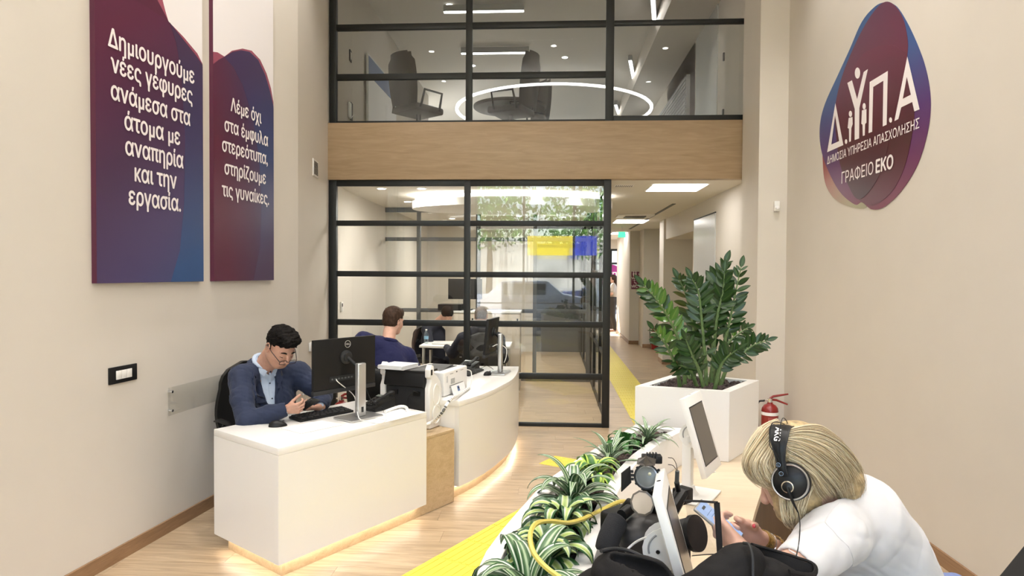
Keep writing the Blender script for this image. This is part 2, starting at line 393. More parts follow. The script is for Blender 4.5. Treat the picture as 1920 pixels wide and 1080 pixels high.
# ------------------------------------------------------------------ glazed partition (lower)
def fz(y, x=900): return atY(x, y, YF).z
def fx(x, y=450): return atY(x, y, YF).x
def glazing(name, label, xs, zs, xcut=None, glass=GLASS, frame=BLACK, Y=YF, dp=.06, gt=.010):
    """xs: list of (x0,x1) vertical members; zs: list of (z0,z1) horizontal ones"""
    t = thing(name, label, None, (xs[0][0], Y, zs[0][0]), kind='structure')
    z0, z1 = zs[0][0], zs[-1][1]
    for a, b in xs: part(MB().b2((a, Y-dp/2, z0), (b, Y+dp/2, z1)), 'mullion', frame, t, bevel=.003)
    for (a0, a1), (b0, b1) in zip(xs[:-1], xs[1:]):
        for c, d in zs: part(MB().b2((a1, Y-dp*.4, c), (b0, Y+dp*.4, d)), 'transom', frame, t, bevel=.002)
        for (c0, c1), (d0, d1) in zip(zs[:-1], zs[1:]):
            part(MB().b2((a1, Y-gt/2, c1), (b0, Y+gt/2, d0)), 'pane', glass, t)
    return t
lx = [(fx(618), fx(632)), (fx(870.5), fx(882)), (fx(1131), fx(1145))]
lz = [(0.0, fz(793, 1050)), (fz(711, 1050), fz(700, 1050)), (fz(612), fz(601)), (fz(520), fz(509.5)), (fz(424), fz(414)), (fz(349), ZC-.002)]
glazing('window_1', 'black framed glass partition under the wooden beam', lx, lz)
ux = [(fx(619, 100), fx(632, 100)), (fx(874, 100), fx(886, 100)), (fx(1136, 100), fx(1151, 100))]
uz = [(ZB, fz(226)), (fz(148), fz(137)), (fz(54), fz(43)), (fz(54)+.63, fz(43)+.63), (CEIL-.06, CEIL-.001)]
glazing('window_2', 'black framed glazing of the upper gallery', ux, uz)
gr = thing('window_3', 'glass balustrade with black rails at the gallery', None, (ux[2][1], YF, ZB), kind='structure')
bx0 = ux[2][1]+.001; bx1 = fx(1406, 100)
part(MB().b2((bx0, YF-.03, ZB), (bx1, YF+.03, fz(217, 1280))), 'bottom_rail', BLACK, gr, bevel=.003)
part(MB().b2((bx0, YF-.03, fz(46, 1280)), (bx1, YF+.03, fz(38, 1280))), 'top_rail', BLACK, gr, bevel=.003)
part(MB().b2((bx0, YF-.005, fz(217, 1280)), (bx1, YF+.005, fz(46, 1280))), 'pane', GLASS, gr)
# inner partitions of the offices, seen through the first
gx = [(atY(690, 450, 10.5).x, atY(700, 450, 10.5).x), (atY(782, 450, 10.5).x, atY(789, 450, 10.5).x), (atY(893, 450, 10.5).x, atY(901, 450, 10.5).x), (atY(1000, 450, 10.5).x, atY(1007, 450, 10.5).x), (.54, .60)]
g = lambda y: atY(800, y, 10.5).z
glazing('window_4', 'dark grey inner glass partition between the two offices', gx, [(0, .08), (g(585), g(578)), (g(452), g(445)), (g(398), ZC-.002)], frame=GREYM, Y=10.5, glass=GLASSG)
# side partition along the corridor
sp = thing('window_5', 'black framed glass wall between office and corridor', None, (.62, YF+.04, 0), kind='structure')
for a in (8.55, 9.7, 10.6, 11.7, 12.8, 13.9): part(MB().b2((.60, a, 0), (.64, a+.05, ZC-.002)), 'mullion', BLACK, sp, bevel=.002)
for c, d in [(0, .06), (.72, .77), (1.7, 1.75), (2.2, 2.25), (2.67, ZC-.002)]: part(MB().b2((.605, YF+.04, c), (.635, 14.4, d)), 'transom', BLACK, sp)
part(MB().b2((.617, YF+.04, .0), (.623, 14.4, ZC-.003)), 'pane', GLASS, sp)
# shop front at the far end of the corridor
e = thing('window_6', 'black framed street window at the corridor end', None, (0.6, 20.4, 0), kind='structure')
for x in (.6, 1.25, 1.75, 3.0): part(MB().b2((x, 20.38, 0), (x+.06, 20.46, 2.45)), 'mullion', BLACK, e)
for z in (0, .62, 1.55, 1.98, 2.39): part(MB().b2((.6, 20.385, z), (3.1, 20.455, z+.06)), 'transom', BLACK, e)
part(MB().b2((.6, 20.41, 0), (3.1, 20.42, 2.45)), 'pane', GLASS, e)
part(MB().b2((1.42, 20.40, 1.5), (2.14, 20.409, 1.62)).lathe([(.36, 0), (.36, .009)], (1.78, 20.409, 1.62), 30, rot('X', 90)), 'purple_sticker', mat('magenta_print', (.35, .03, .22), .5), e, 'purple rounded sticker on the glass')
MWF = Matrix((Vector((1, 0, 0)), Vector((0, 0, 1)), Vector((0, -1, 0)))).transposed()
text('lettering', 'ΥΠ', .2, MWF, Vector((1.83, 20.398, 1.60)), WPAPER, e, bold=.006)

# doors in the corridor wall, below and on the gallery
d1 = tag(MB().b2((XC-.012, 8.85, 0.0), (XC+.02, 10.15, 2.5)).build('door_1', mat('satin_grey_door', (.62, .63, .62), .25, metal=.35)), 'tall satin grey flush door in the corridor wall', None, None, 'structure')
part(MB().b2((XC-.016, 8.84, 2.5), (XC+.02, 10.16, 2.515)), 'head_trim', BLACK, d1)
d2 = tag(MB().b2((XC-.012, 8.85, ZB), (XC+.02, 10.15, 5.3)).build('door_2', MATS['satin_grey_door']), 'tall satin grey door on the gallery', None, None, 'structure')
for z in (ZB+.3, ZB+1.0): part(MB().b2((XC-.02, 8.5, z), (XC-.001, 8.53, z+.1)), 'hinge', BLACK, d2)

# wall behind the camera with its street window
bw = MB(); bw.b2((-3.2, -3.35, 0), (-2.1, -3.2, CEIL)).b2((1.9, -3.35, 0), (2.5, -3.2, CEIL)).b2((-2.1, -3.35, 4.7), (1.9, -3.2, CEIL))
struct(bw, 'wall_back', WALL)
sf = thing('window_7', 'black framed street window behind the viewer', None, (-2.1, -3.3, 0), kind='structure')
for x in (-2.1, -.8, .55, 1.84): part(MB().b2((x, -3.32, 0), (x+.06, -3.24, 4.7)), 'mullion', BLACK, sf)
for z in (0, 2.9, 4.64): part(MB().b2((-2.1, -3.315, z), (1.9, -3.245, z+.06)), 'transom', BLACK, sf)
struct(MB().b2((-30, -40, -.15), (30, -3.4, -.02)), 'ground', mat('asphalt', (.12, .12, .12), .9, var=.2, vscale=4), 'grey street outside')
struct(MB().b2((-30, 21.5, -.15), (30, 50, -.02)), 'ground_rear', MATS['asphalt'])
struct(MB().b2((-20, 34, 0), (20, 35, 6)), 'wall_street_rear', mat('street_facade', (.6, .58, .52), .8, var=.3, vscale=.8))

# ------------------------------------------------------------------ luminaires
LAMP = emit('lamp_glow', (1, .97, .92), 14)
PANEL = emit('panel_glow', (1, .97, .93), 9)
RINGM = emit('ring_glow', (1, .985, .96), 25)
ring = MB(); n = 64; P = []
for r, z in ((2.09, 0), (2.15, 0), (2.15, .035), (2.09, .035)): P.append([(r*math.cos(2*PI*j/n), r*math.sin(2*PI*j/n), CEIL-.3+z) for j in range(n)])
ring.grid(P+[P[0]], closed=True)
solo(ring, 'ring_light', RINGM, 'large white glowing ring lamp mirrored in the gallery glass', 'ceiling lamp')
def downlight(x, y, z, label, group, r=.05):
    t = thing('downlight', label, 'ceiling lamp', (x, y, z), group)
    part(MB().lathe([(r, -.004), (r+.014, -.006), (r+.016, 0), (r, 0)], (x, y, z), 20), 'rim', WHITE2, t)
    part(MB().lathe([(0.001, -.007), (r*.96, -.007)], (x, y, z), 20), 'lens', LAMP, t)
HDL = ['hall downlight close to the left wall above the large poster', 'hall downlight close to the left wall between the two posters', 'hall downlight close to the left wall beyond the narrow poster', 'hall downlight above the right wall in front of the emblem', 'hall downlight above the right wall beyond the emblem',
 'hall downlight over the near end of the trough', 'hall downlight over the floor before the glass partition', 'hall downlight over the front desk', 'hall downlight over the square planter', 'hall downlight at the left wall nearest the viewer', 'hall downlight at the right wall nearest the viewer']
for (x, y), lb in zip(DOWN, HDL): downlight(x, y, CEIL, lb, 'downlights of the high hall ceiling')
ODL = ['downlight left of a pair by the glass at the top left office pane', 'second downlight of the pair inside the top left office pane', 'downlight on the left behind the first row in the office', 'left downlight of the rear office', 'farthest left downlight of the rear office',
 'downlight near the middle upright beyond the canopy', 'downlight close to the glass right of the canopy', 'rightmost downlight close to the glass in the top right office pane', 'downlight on the right above the inner partition', 'middle downlight of the rear office', 'right downlight of the rear office']
for (x, y), lb in zip(OFFICE_DOWN, ODL): downlight(x, y, ZC, lb, 'downlights of the office ceiling')
for (x, y), lb in zip(MEZZ_DOWN, ['left front downlight of the gallery ceiling', 'left rear downlight of the gallery ceiling', 'middle front downlight of the gallery ceiling', 'middle rear downlight of the gallery ceiling', 'downlight of the gallery ceiling behind the balustrade pane']): downlight(x, y, CEIL, lb, 'downlights of the gallery ceiling')
def linear(px, py, D, L, ang, label):
    """suspended linear lamp near the gallery ceiling"""
    z = CEIL-.13; c = atH(px, py, z); t = thing('linear_lamp', label, 'ceiling lamp', (c.x, c.y, z), 'linear lamps on the gallery ceiling')
    M = rot('Z', ang)
    part(MB().box((c.x, c.y, z+.05), (L, .07, .09), M), 'housing', mat('grey_housing', (.3, .3, .3), .5), t)
    part(MB().box((c.x, c.y, z), (L-.01, .05, .012), M), 'diffuser', PANEL, t)
linear(907, 22, 0, 1.15, 0, 'linear lamp at the top of the middle gallery panes')
linear(928, 100, 0, 1.15, 0, 'linear lamp behind the second row of gallery panes')
linear(1225, 12, 0, 1.0, 80, 'linear lamp at the top above the balustrade pane')
linear(1185, 132, 0, 1.15, 80, 'linear lamp seen behind the upper half of the balustrade pane')
linear(1158, 208, 0, 1.1, 80, 'linear lamp low behind the balustrade pane, near its bottom rail')
def panel(px0, px1, py0, py1, label):
    a = atH(px0, py1, ZC); b = atH(px1, py1, ZC); c = atH(px1, py0, ZC); w = b.x-a.x; y0, y1 = a.y, c.y
    x0 = a.x; t = thing('panel_light', label, 'ceiling lamp', ((x0+x0+w)/2, (y0+y1)/2, ZC), 'square panel lamps of the corridor')
    part(MB().b2((x0-.02, y0-.02, ZC-.006), (x0+w+.02, y1+.02, ZC)), 'frame', WHITE2, t)
    part(MB().b2((x0, y0, ZC-.008), (x0+w, y1, ZC-.0062)), 'diffuser', PANEL, t)
    light('panel_lamp', 'AREA', (x0+w/2, (y0+y1)/2, ZC-.03), 16, NEUT, w, y1-y0)
panel(1211, 1305, 345, 358, 'nearest and largest square panel lamp above the plant')
panel(1149, 1206, 412, 418, 'second square panel lamp along the corridor ceiling')
panel(1144, 1172, 435.5, 439, 'farthest small panel lamp behind the green exit sign')
# oval cove in the office ceiling
cv = MB(); n = 48; P = []
cx, cy = -.55, 9.0
for r, z in ((.95, 0), (.95, -.075), (1, -.075), (1, -.17), (.985, -.18), (.2, -.18), (.001, -.18)): P.append([(cx+1.35*r*math.cos(2*PI*j/n), cy+.72*r*math.sin(2*PI*j/n), ZC+z) for j in range(n)])
cv.grid(P, closed=True)
cvt = thing('ceiling_canopy', 'oval white dropped ceiling canopy with glowing edge in the office', 'ceiling lamp', (cx, cy, ZC))
part(cv, 'canopy', WHITE2, cvt, smooth=True)
P = [[(cx+1.35*r*math.cos(2*PI*j/n), cy+.72*r*math.sin(2*PI*j/n), ZC+z) for j in range(n)] for r, z in ((.955, -.03), (.97, -.03), (.97, -.055), (.955, -.055))]
part(MB().grid(P+[P[0]], closed=True), 'glowing_edge', emit('cove_glow', (1, .96, .9), 9), cvt)
light('cove_lamp', 'AREA', (cx, cy, ZC-.22), 34, NEUT, 2.2, 1.2)
for k, (x, y) in enumerate([(-1.3, 12.3), (1.0, 18.5), (-1.6, 8.6)]): light('office_fill_lamp', 'AREA', (x, y, ZC-.05), [60, 30, 34][k], NEUT, .6, .6)
light('gallery_lamp', 'AREA', (-.2, 10.5, CEIL-.2), 7, NEUT, 1.1, .1)
# ceiling grilles, cassette unit, exit sign
vt = thing('ceiling_vent', 'small slotted air grille in the corridor ceiling beside the beam', 'vent', atH(1172, 348, ZC))
c = atH(1170, 348, ZC); part(MB().box((c.x, c.y, ZC-.003), (.22, .12, .006)), 'frame', WHITE2, vt)
for k in range(9): part(MB().box((c.x-.09+k*.0225, c.y, ZC-.008), (.009, .09, .004)), 'slat', GREYM, vt)
ac = thing('cassette_unit', 'square white air conditioning cassette in the corridor ceiling', 'air conditioner', atH(1188, 404, ZC))
c = atH(1190, 404, ZC); part(MB().box((c.x, c.y, ZC-.012), (.62, .62, .024)), 'panel', WHITE2, ac, bevel=.006)
part(MB().box((c.x, c.y, ZC-.03), (.36, .36, .012)), 'grille', GREYM, ac)
struct(MB().b2((1.75, 9.9, ZC-.006), (1.80, 15.5, ZC)), 'trim_4', GREYM, 'long dark slot diffuser in the corridor ceiling')
ex = thing('exit_sign', 'small glowing green exit sign hanging in the corridor', 'sign', atY(1166, 440, 14.6))
c = atY(1166, 440, 14.6); part(MB().box(c, (.16, .02, .12)), 'plate', emit('exit_green', (.05, .9, .35), 1.6), ex)
part(MB().cyl((c.x, c.y, c.z+.06), (c.x, c.y, ZC), .006), 'rod', ALU, ex)
# ================================================================== RECEPTION DESK AND COUNTER
def V2(*p): return Vector((p[0], p[1]))
A_, B_, C_ = V2(-2.047, 3.92), V2(-1.476, 3.517), V2(-.856, 4.531); D_ = A_+(C_-B_)
U_ = (C_-B_).normalized(); N_ = V2(U_.y, -U_.x)          # along the desk; outwards to the hall
Wd = (A_-B_).normalized()
def inset(poly, d):
    """inset a convex polygon"""
    n = len(poly); A = sum(poly[i][0]*poly[(i+1) % n][1]-poly[(i+1) % n][0]*poly[i][1] for i in range(n)); s = 1 if A > 0 else -1; out = []
    for i in range(n):
        a, b, c = Vector(poly[i-1][:2]), Vector(poly[i][:2]), Vector(poly[(i+1) % n][:2])
        t1 = (b-a).normalized(); t2 = (c-b).normalized(); n1 = Vector((-t1.y, t1.x))*s; n2 = Vector((-t2.y, t2.x))*s
        k = (n1+n2); k = k/(k.length_squared)*2*d if k.length > .2 else n1*d; out.append((b.x+k.x, b.y+k.y))
    return out
desk = thing('reception_desk', 'white box shaped front desk with glowing base where the man in the suit sits', 'desk', (B_.x, B_.y, 0))
quad = [A_, B_, C_, D_]
part(MB().prism([tuple(p) for p in quad], .70, .74), 'worktop', WHITE, desk, bevel=.002)
def panelp(p, q, th, z0, z1, side):
    n = (q-p).normalized(); k = V2(-n.y, n.x)*side*th
    return MB().prism([tuple(p), tuple(q), tuple(q+k), tuple(p+k)], z0, z1)
part(panelp(B_, C_, .04, .097, .6995, 1), 'front_panel', WHITE, desk)
part(panelp(A_, B_-Wd*-.0402, .04, .097, .6995, 1), 'end_panel', WHITE, desk)
part(panelp(D_, C_+Wd*.0402, .04, .097, .6995, -1), 'end_panel', WHITE, desk)
pl = inset([tuple(p) for p in quad], .06)
part(panelp(Vector(pl[0]), Vector(pl[1]), .02, 0, .0965, 1), 'plinth', OAK_V, desk)
part(panelp(Vector(pl[1]), Vector(pl[2])+U_*.062, .02, 0, .0965, 1), 'plinth', OAK_V, desk)
STRIP = emit('strip_glow', (1, .87, .70), 5)
def strip(pts, name='light_strip', par=None, e=.85):
    pts = [Vector((*p[:2], .093)) for p in pts]
    part(MB().tube(pts, .0028, 6), name, STRIP, par)
    for a, b in zip(pts[:-1], pts[1:]):
        d = b-a; ang = math.atan2(d.y, d.x)
        light('strip_lamp', 'AREA', (a+b)/2-Vector((0, 0, .004)), e*d.length, (1, .90, .77), d.length, .012, rot=(0, 0, ang))
strip([inset([tuple(p) for p in quad], .035)[i] for i in (0, 1)], par=desk)
strip([inset([tuple(p) for p in quad], .035)[i] for i in (1, 2)], par=desk)
# oak unit between desk and counter
c0 = V2(-.685, 4.926)
m0 = C_-N_*.06+U_*.003; m1 = c0+V2(-.035, -.045)
mu = thing('low_oak_cabinet', 'low oak cabinet linking the white desk and the curved counter', 'cabinet', (m0.x, m0.y, 0))
m1 = m0+U_*((m1-m0).dot(U_))
part(MB().prism([tuple(m0), tuple(m1), tuple(m1+Wd*.62), tuple(m0+Wd*.62)], .525, .545), 'top', OAK_V, mu, bevel=.002)
part(MB().prism([tuple(m0), tuple(m1), tuple(m1+Wd*.02), tuple(m0+Wd*.02)], 0.004, .5245), 'front_panel', OAK_V, mu)
part(MB().prism([tuple(m1+Wd*.021-U_*.02), tuple(m1+Wd*.021), tuple(m1+Wd*.6), tuple(m1+Wd*.6-U_*.02)], 0.004, .5245), 'side_panel', OAK_V, mu)
# curved counter
OUT = [(-.685, 4.926), (-.612, 5.07), (-.542, 5.237), (-.475, 5.44), (-.418, 5.678), (-.375, 5.85), (-.347, 6.033), (-.333, 6.22), (-.327, 6.43), (-.328, 6.643), (-.333, 6.834)]
INN = offset_line(OUT, .66); INN[0] = (-1.28, 5.06)
ct = thing('curved_counter', 'white curved reception counter reaching the glass partition', 'counter', (OUT[0][0], OUT[0][1], 0))
part(MB().prism(OUT+INN[::-1], .70, .74), 'worktop', WHITE, ct, bevel=.002)
o1 = offset_line(OUT, .04)
part(MB().prism(OUT+o1[::-1], .097, .6995), 'front_panel', WHITE, ct, smooth=True)
part(MB().prism([o1[0], (o1[0][0]-.55, o1[0][1]+.12), (o1[0][0]-.55, o1[0][1]+.16), (o1[0][0]+.0, o1[0][1]+.04)], .097, .6995), 'end_panel', WHITE, ct)
p1_ = offset_line(OUT, .06); p2_ = offset_line(OUT, .08)
part(MB().prism(p1_+p2_[::-1], 0, .0965), 'plinth', OAK_V, ct, smooth=True)
strip(offset_line(OUT, .035)[::2]+[offset_line(OUT, .035)[-1]], par=ct)

# ================================================================== PLANT TROUGH, BIG PLANTER, WAVY TABLE
LO = [(-.22, 1.3), (-.208, 1.6), (-.182, 1.87), (-.147, 2.04), (-.103, 2.216), (-.054, 2.40), (.002, 2.576), (.105, 2.82), (.22, 3.06), (.33, 3.29), (.445, 3.52)]
RO = [(.02, 1.3), (.075, 1.6), (.122, 1.84), (.158, 2.01), (.196, 2.209), (.245, 2.42), (.311, 2.66), (.40, 2.90), (.505, 3.125), (.60, 3.29), (.701, 3.449)]
LI = offset_line(LO, -.052); RI = offset_line(RO, .052)
LI[-1] = (LI[-1][0]-.01, LI[-1][1]-.04); RI[-1] = (.625, 3.41)
tr = thing('plant_trough', 'long white curving trough planted with striped dracaenas', 'planter', (RO[0][0], RO[0][1], 0))
part(MB().prism(LO+LI[::-1], 0, .91), 'left_wall', WHITE, tr, smooth=True, bevel=.004)
part(MB().prism(RI+RO[::-1], 0, .91), 'right_wall', WHITE, tr, smooth=True, bevel=.004)
part(MB().prism([LI[-1], LO[-1], RO[-1], RI[-1]], 0, .908), 'end_wall', WHITE, tr)
part(MB().prism(LI+RI[::-1], .7, .872), 'soil_bed', mat('dark_soil', (.03, .02, .016), .95, bump=.4, bscale=40, var=.4, vscale=30), tr)
LAVA = mat('lava_gravel', (.05, .033, .027), .95, bump=.6, bscale=90, var=.55, vscale=25)
ico = bmesh.new(); bmesh.ops.create_icosphere(ico, subdivisions=1, radius=1); IV = [v.co.copy() for v in ico.verts]; IF = [[v.index for v in f.verts] for f in ico.faces]; ico.free()
def gravel(place, n, r0, r1, seed):
    rr = random.Random(seed); m = MB()
    for _ in range(n):
        p = place(rr); s = rr.uniform(r0, r1); E = Euler((rr.random()*6, rr.random()*6, rr.random()*6)).to_matrix(); q = Vector((rr.uniform(.7, 1.2), rr.uniform(.7, 1.2), rr.uniform(.6, 1)))
        m.add([Vector(p)+E @ Vector((v.x*q.x, v.y*q.y, v.z*q.z))*s*rr.uniform(.8, 1.15) for v in IV], IF)
    return m
def lerp_path(path, t):
    t = t*(len(path)-1); i = min(int(t), len(path)-2); f = t-i; return Vector(path[i])*(1-f)+Vector(path[i+1])*f
def in_trough(rr, t=None, s=None):
    t = rr.random() if t is None else t; s = rr.uniform(.04, .96) if s is None else s
    a = lerp_path(LI, t); b = lerp_path(RI, t); p = a*(1-s)+b*s; return (p.x, p.y, .872+rr.uniform(0, .014))
g_ = part(gravel(in_trough, 2600, .007, .016, 3), 'gravel', LAVA, tr); g_['kind'] = 'stuff'
PF, PL_, PR, PB = V2(.907, 3.445), V2(.448, 3.583), V2(1.177, 3.849), V2(.771, 4.093)
PBOX = [tuple(p) for p in (PF, PR, PB, PL_)]
pb = thing('square_planter', 'big square white planter holding the tall glossy plant', 'planter', (PF.x, PF.y, .742))
pin = inset(PBOX, .05)
for i in range(4):
    j = (i+1) % 4
    part(MB().prism([PBOX[i], PBOX[j], pin[j], pin[i]], .742, 1.10), 'side_wall', WHITE, pb)
part(MB().prism(pin, .742, 1.068), 'soil_bed', MATS['dark_soil'], pb)
def in_planter(rr):
    a, b = rr.random(), rr.random(); P = [Vector(p) for p in pin]; p = (P[0]*(1-a)+P[1]*a)*(1-b)+(P[3]*(1-a)+P[2]*a)*b; return (p.x, p.y, 1.068+rr.uniform(0, .02))
g_ = part(gravel(in_planter, 1100, .008, .017, 5), 'gravel', LAVA, pb); g_['kind'] = 'stuff'
EDGE = [(.80, 1.25), (.735, 1.5), (.70, 1.85), (.70, 2.2), (.746, 2.5), (.85, 2.79), (.985, 3.10), (1.10, 3.255), (1.24, 3.36), (1.38, 3.42), (1.40, 3.52), (1.20, 3.86)]
EDGE = [tuple(p[:2]) for p in smooth_path([(x, y, 0) for x, y in EDGE], 4)]
TB = [(RO[0][0]+.002, RO[0][1])]+[(x+.002, y-.001) for x, y in RO[1:]]+[(.445, 3.59), (.765, 4.105), (.785, 4.105), (1.185, 3.87)]
tb = thing('wavy_table', 'light wood table with a curved cut-out in front of the blonde woman', 'table', (.7, 2.2, 0))
part(MB().prism(TB+EDGE[::-1], .705, .74), 'tabletop', TABLEW, tb)
part(MB().prism([(x-.012, y) for x, y in EDGE[8:-11]]+offset_line([(x-.012, y) for x, y in EDGE[8:-11]], .03)[::-1], 0, .7045), 'curved_panel', wood('shade_toned_wood', (.115, .066, .033), (.07, .038, .018), 'Z', rnd=0), tb, smooth=True)  # panel's wood colour darkened to carry the shade below the tabletop
part(MB().b2((.3, 1.45, 0), (.34, 2.1, .7045)), 'leg_panel', DARKW, tb)

# ================================================================== TACTILE PAVING
def tile(kind, L=.295):
    m = MB(); m.box((0, 0, .0015), (L, L, .003))
    if kind == 'bar':
        for k in range(6): m.box((0, -L/2+L*(k+.5)/6, .0042), (L*.94, L/12, .0026))
    else:
        for i in range(6):
            for j in range(6): m.lathe([(.012, .003), (.009, .0058)], (-L/2+L*(i+.5)/6, -L/2+L*(j+.5)/6, 0), 8)
    return m
def strip_tiles(name, label, org, ang, rows, cols, L, cat='tactile paving'):
    t = thing(name, label, cat, (*org, 0)); me = None
    for i in range(rows):
        for j in range(cols):
            c, s = math.cos(ang), math.sin(ang); u, v = (i+.5)*L, (j+.5)*L
            if me is None: o = part(tile('bar', L-.002), 'tile', YELLOW, None); me = o.data
            else: o = bpy.data.objects.new('tile', me); COL.objects.link(o)
            o.location = (org[0]+c*u-s*v, org[1]+s*u+c*v, 0); o.rotation_euler = (0, 0, ang); setpar(o, t)
    return t
a0 = atH(975.7, 953.7, 0); a1 = atH(753, 1080, 0); dr = (a0-a1).xy.normalized(); ang = math.atan2(dr.y, dr.x)
st = a1.xy-dr*.9+V2(dr.y, -dr.x)*.60
strip_tiles('tactile_strip', 'yellow ribbed guide strip beside the front desk and trough', tuple(st), ang, 10, 2, .30)
strip_tiles('tactile_strip', 'long yellow ribbed guide strip running down the corridor', (1.375, 7.55), PI/2, 44, 2, .22)
t = thing('warning_tile', 'small yellow studded floor tile beyond the trough', 'tactile paving', (.08, 6.0, 0))
a = atH(1018, 868, 0); b = atH(1078, 874, 0)
ww = part(tile('dot', .30), 'tile', YELLOW, None); ww.location = (.10, 5.98, 0); ww.rotation_euler = (0, 0, ang); setpar(ww, t)

# ================================================================== WALL PIECES, LEFT
P0 = Vector((*WL[1], 0)); DL = (Vector((*WL[2], 0))-P0).normalized(); NL = Vector((DL.y, -DL.x, 0)); ML = Matrix((DL, Vector((0, 0, 1)), NL)).transposed()
def onL(x, y, off=0):
    r = ray(x, y); t = (P0+NL*off-CAM).dot(NL)/r.dot(NL); return CAM+r*t
def locL(x, y, off=0): q = onL(x, y, off)-P0; return (q.dot(DL), q.z)
MR = Matrix((Vector((0, -1, 0)), Vector((0, 0, 1)), Vector((-1, 0, 0)))).transposed()
def gradmat(name, p0, p1, stops, rough=.5):
    """print whose ink blends along a world direction"""
    if name in MATS: return MATS[name]
    m = bpy.data.materials.new(name); t, b = nodes(m); MATS[name] = m; N = t.nodes.new; L = t.links.new
    g = N('ShaderNodeNewGeometry'); d = Vector(p1)-Vector(p0); dp = N('ShaderNodeVectorMath'); dp.operation = 'DOT_PRODUCT'
    sb = N('ShaderNodeVectorMath'); sb.operation = 'SUBTRACT'; sb.inputs[1].default_value = p0; L(g.outputs['Position'], sb.inputs[0])
    L(sb.outputs[0], dp.inputs[0]); dp.inputs[1].default_value = d/d.length_squared
    r = N('ShaderNodeValToRGB'); e = r.color_ramp.elements
    while len(e) < len(stops): e.new(.5)
    for k, (q, c) in enumerate(stops): e[k].position = q; e[k].color = (*c, 1)
    L(dp.outputs['Value'], r.inputs[0]); L(r.outputs[0], b.inputs['Base Color']); b.inputs['Roughness'].default_value = rough; return m
def sheet(outline, M, org, off, th, name, m, par, label=None, holes=None):
    """flat printed shape; outline = local (u, z) pairs"""
    mb = MB(); n = len(outline); A = sum(outline[i][0]*outline[(i+1) % n][1]-outline[(i+1) % n][0]*outline[i][1] for i in range(n))
    if A < 0: outline = outline[::-1]
    R, Up, Nn = M.col[0], M.col[1], M.col[2]
    f = lambda p, d: org+R*p[0]+Up*p[1]+Nn*d
    if holes is None:
        mb.add([f(p, off) for p in outline]+[f(p, off+th) for p in outline], [list(range(n))[::-1], list(range(n, 2*n))]+[(i, (i+1) % n, n+(i+1) % n, n+i) for i in range(n)])
    else:
        k = len(outline); mb.add([f(p, off+th) for p in outline]+[f(p, off+th) for p in holes], [(i, (i+1) % k, k+(i+1) % k, k+i) for i in range(k)])
    return part(mb, name, m, par, label)
def sm2(pts, n=5, closed=True):
    if closed:
        k = len(pts); out = []
        for i in range(k):
            a, b, c, d = [Vector(pts[(i+q) % k]) for q in (-1, 0, 1, 2)]
            for j in range(n):
                t = j/n; out.append(tuple(.5*((2*b)+(c-a)*t+(2*a-5*b+4*c-d)*t*t+(3*b-a-3*c+d)*t**3)))
        return out
    return [tuple(p[:2]) for p in smooth_path([(x, y, 0) for x, y in pts], n)]
LETTER = mat('white_print', (.86, .80, .79), .5)
def fit_line(body, pl, pr, size, name, m, par, loc, M, org, off, bold=.020):
    """one line of lettering whose baseline runs between two points of the wall"""
    a, b = loc(*pl), loc(*pr); w = abs(b[0]-a[0]); z = (a[1]+b[1])/2
    c = bpy.data.curves.new('t', 'FONT'); c.body = body; c.size = size; o = bpy.data.objects.new('t', c); COL.objects.link(o); bpy.context.view_layer.update(); w0 = max(o.dimensions.x, 1e-4); bpy.data.objects.remove(o)
    q = org+M.col[0]*((a[0]+b[0])/2)+M.col[1]*z+M.col[2]*off
    return text(name, body, size, M, q, m, par, 'white line of lettering reading '+body.replace('.', '').replace(',', ''), bold=bold*size, sx=w/w0)
def poster(label, xl, xr, yb, stops, blobs, lines, size, gp0, gp1):
    t = thing('wall_poster', label, 'poster', onL(xl, yb))
    u0, z0 = locL(xl, yb, .03); u1 = locL(xr, yb, .03)[0]; z1 = 4.05
    sheet([(u0, z0), (u1, z0), (u1, z1), (u0, z1)], ML, P0, .001, .03, 'board', mat('poster_paper', (.80, .76, .76), .45), t)
    sheet([(u0-.0012, z0-.0012), (u0, z0-.0012), (u0, z1), (u0-.0012, z1)], ML, P0, .001, .0305, 'wrapped_edge', g1c, t)
    sheet([(u0, z0-.0012), (u1, z0-.0012), (u1, z0), (u0, z0)], ML, P0, .001, .0305, 'wrapped_edge', g1, t)
    for k, (pts, mm) in enumerate(blobs):
        q = [locL(x, y, .032) for x, y in pts]; q = [(min(max(u, u0), u1), min(max(z, z0), z1)) for u, z in q]
        sheet(q, ML, P0, .0312+.0006*k, .0005, 'printed_shape', mm, t)
    for body, l, r in lines: fit_line(body, l, r, size, 'lettering', LETTER, t, lambda x, y: locL(x, y, .034), ML, P0, .0345)
    return t
NAVY = (.045, .04, .13)
g1 = gradmat('poster_ink_1', onL(185, 60), onL(379, 470), [(0, (.095, .014, .043)), (.40, (.060, .022, .065)), (.8, (.058, .042, .125)), (1, (.050, .058, .16))], .42)
g1b = gradmat('poster_ink_1b', onL(300, 60), onL(379, 480), [(0, (.050, .020, .060)), (.5, (.040, .036, .105)), (1, (.022, .070, .20))], .42)
g1c = mat('poster_plum', (.085, .013, .037), .42); g1d = mat('poster_pink', (.30, .07, .11), .42)
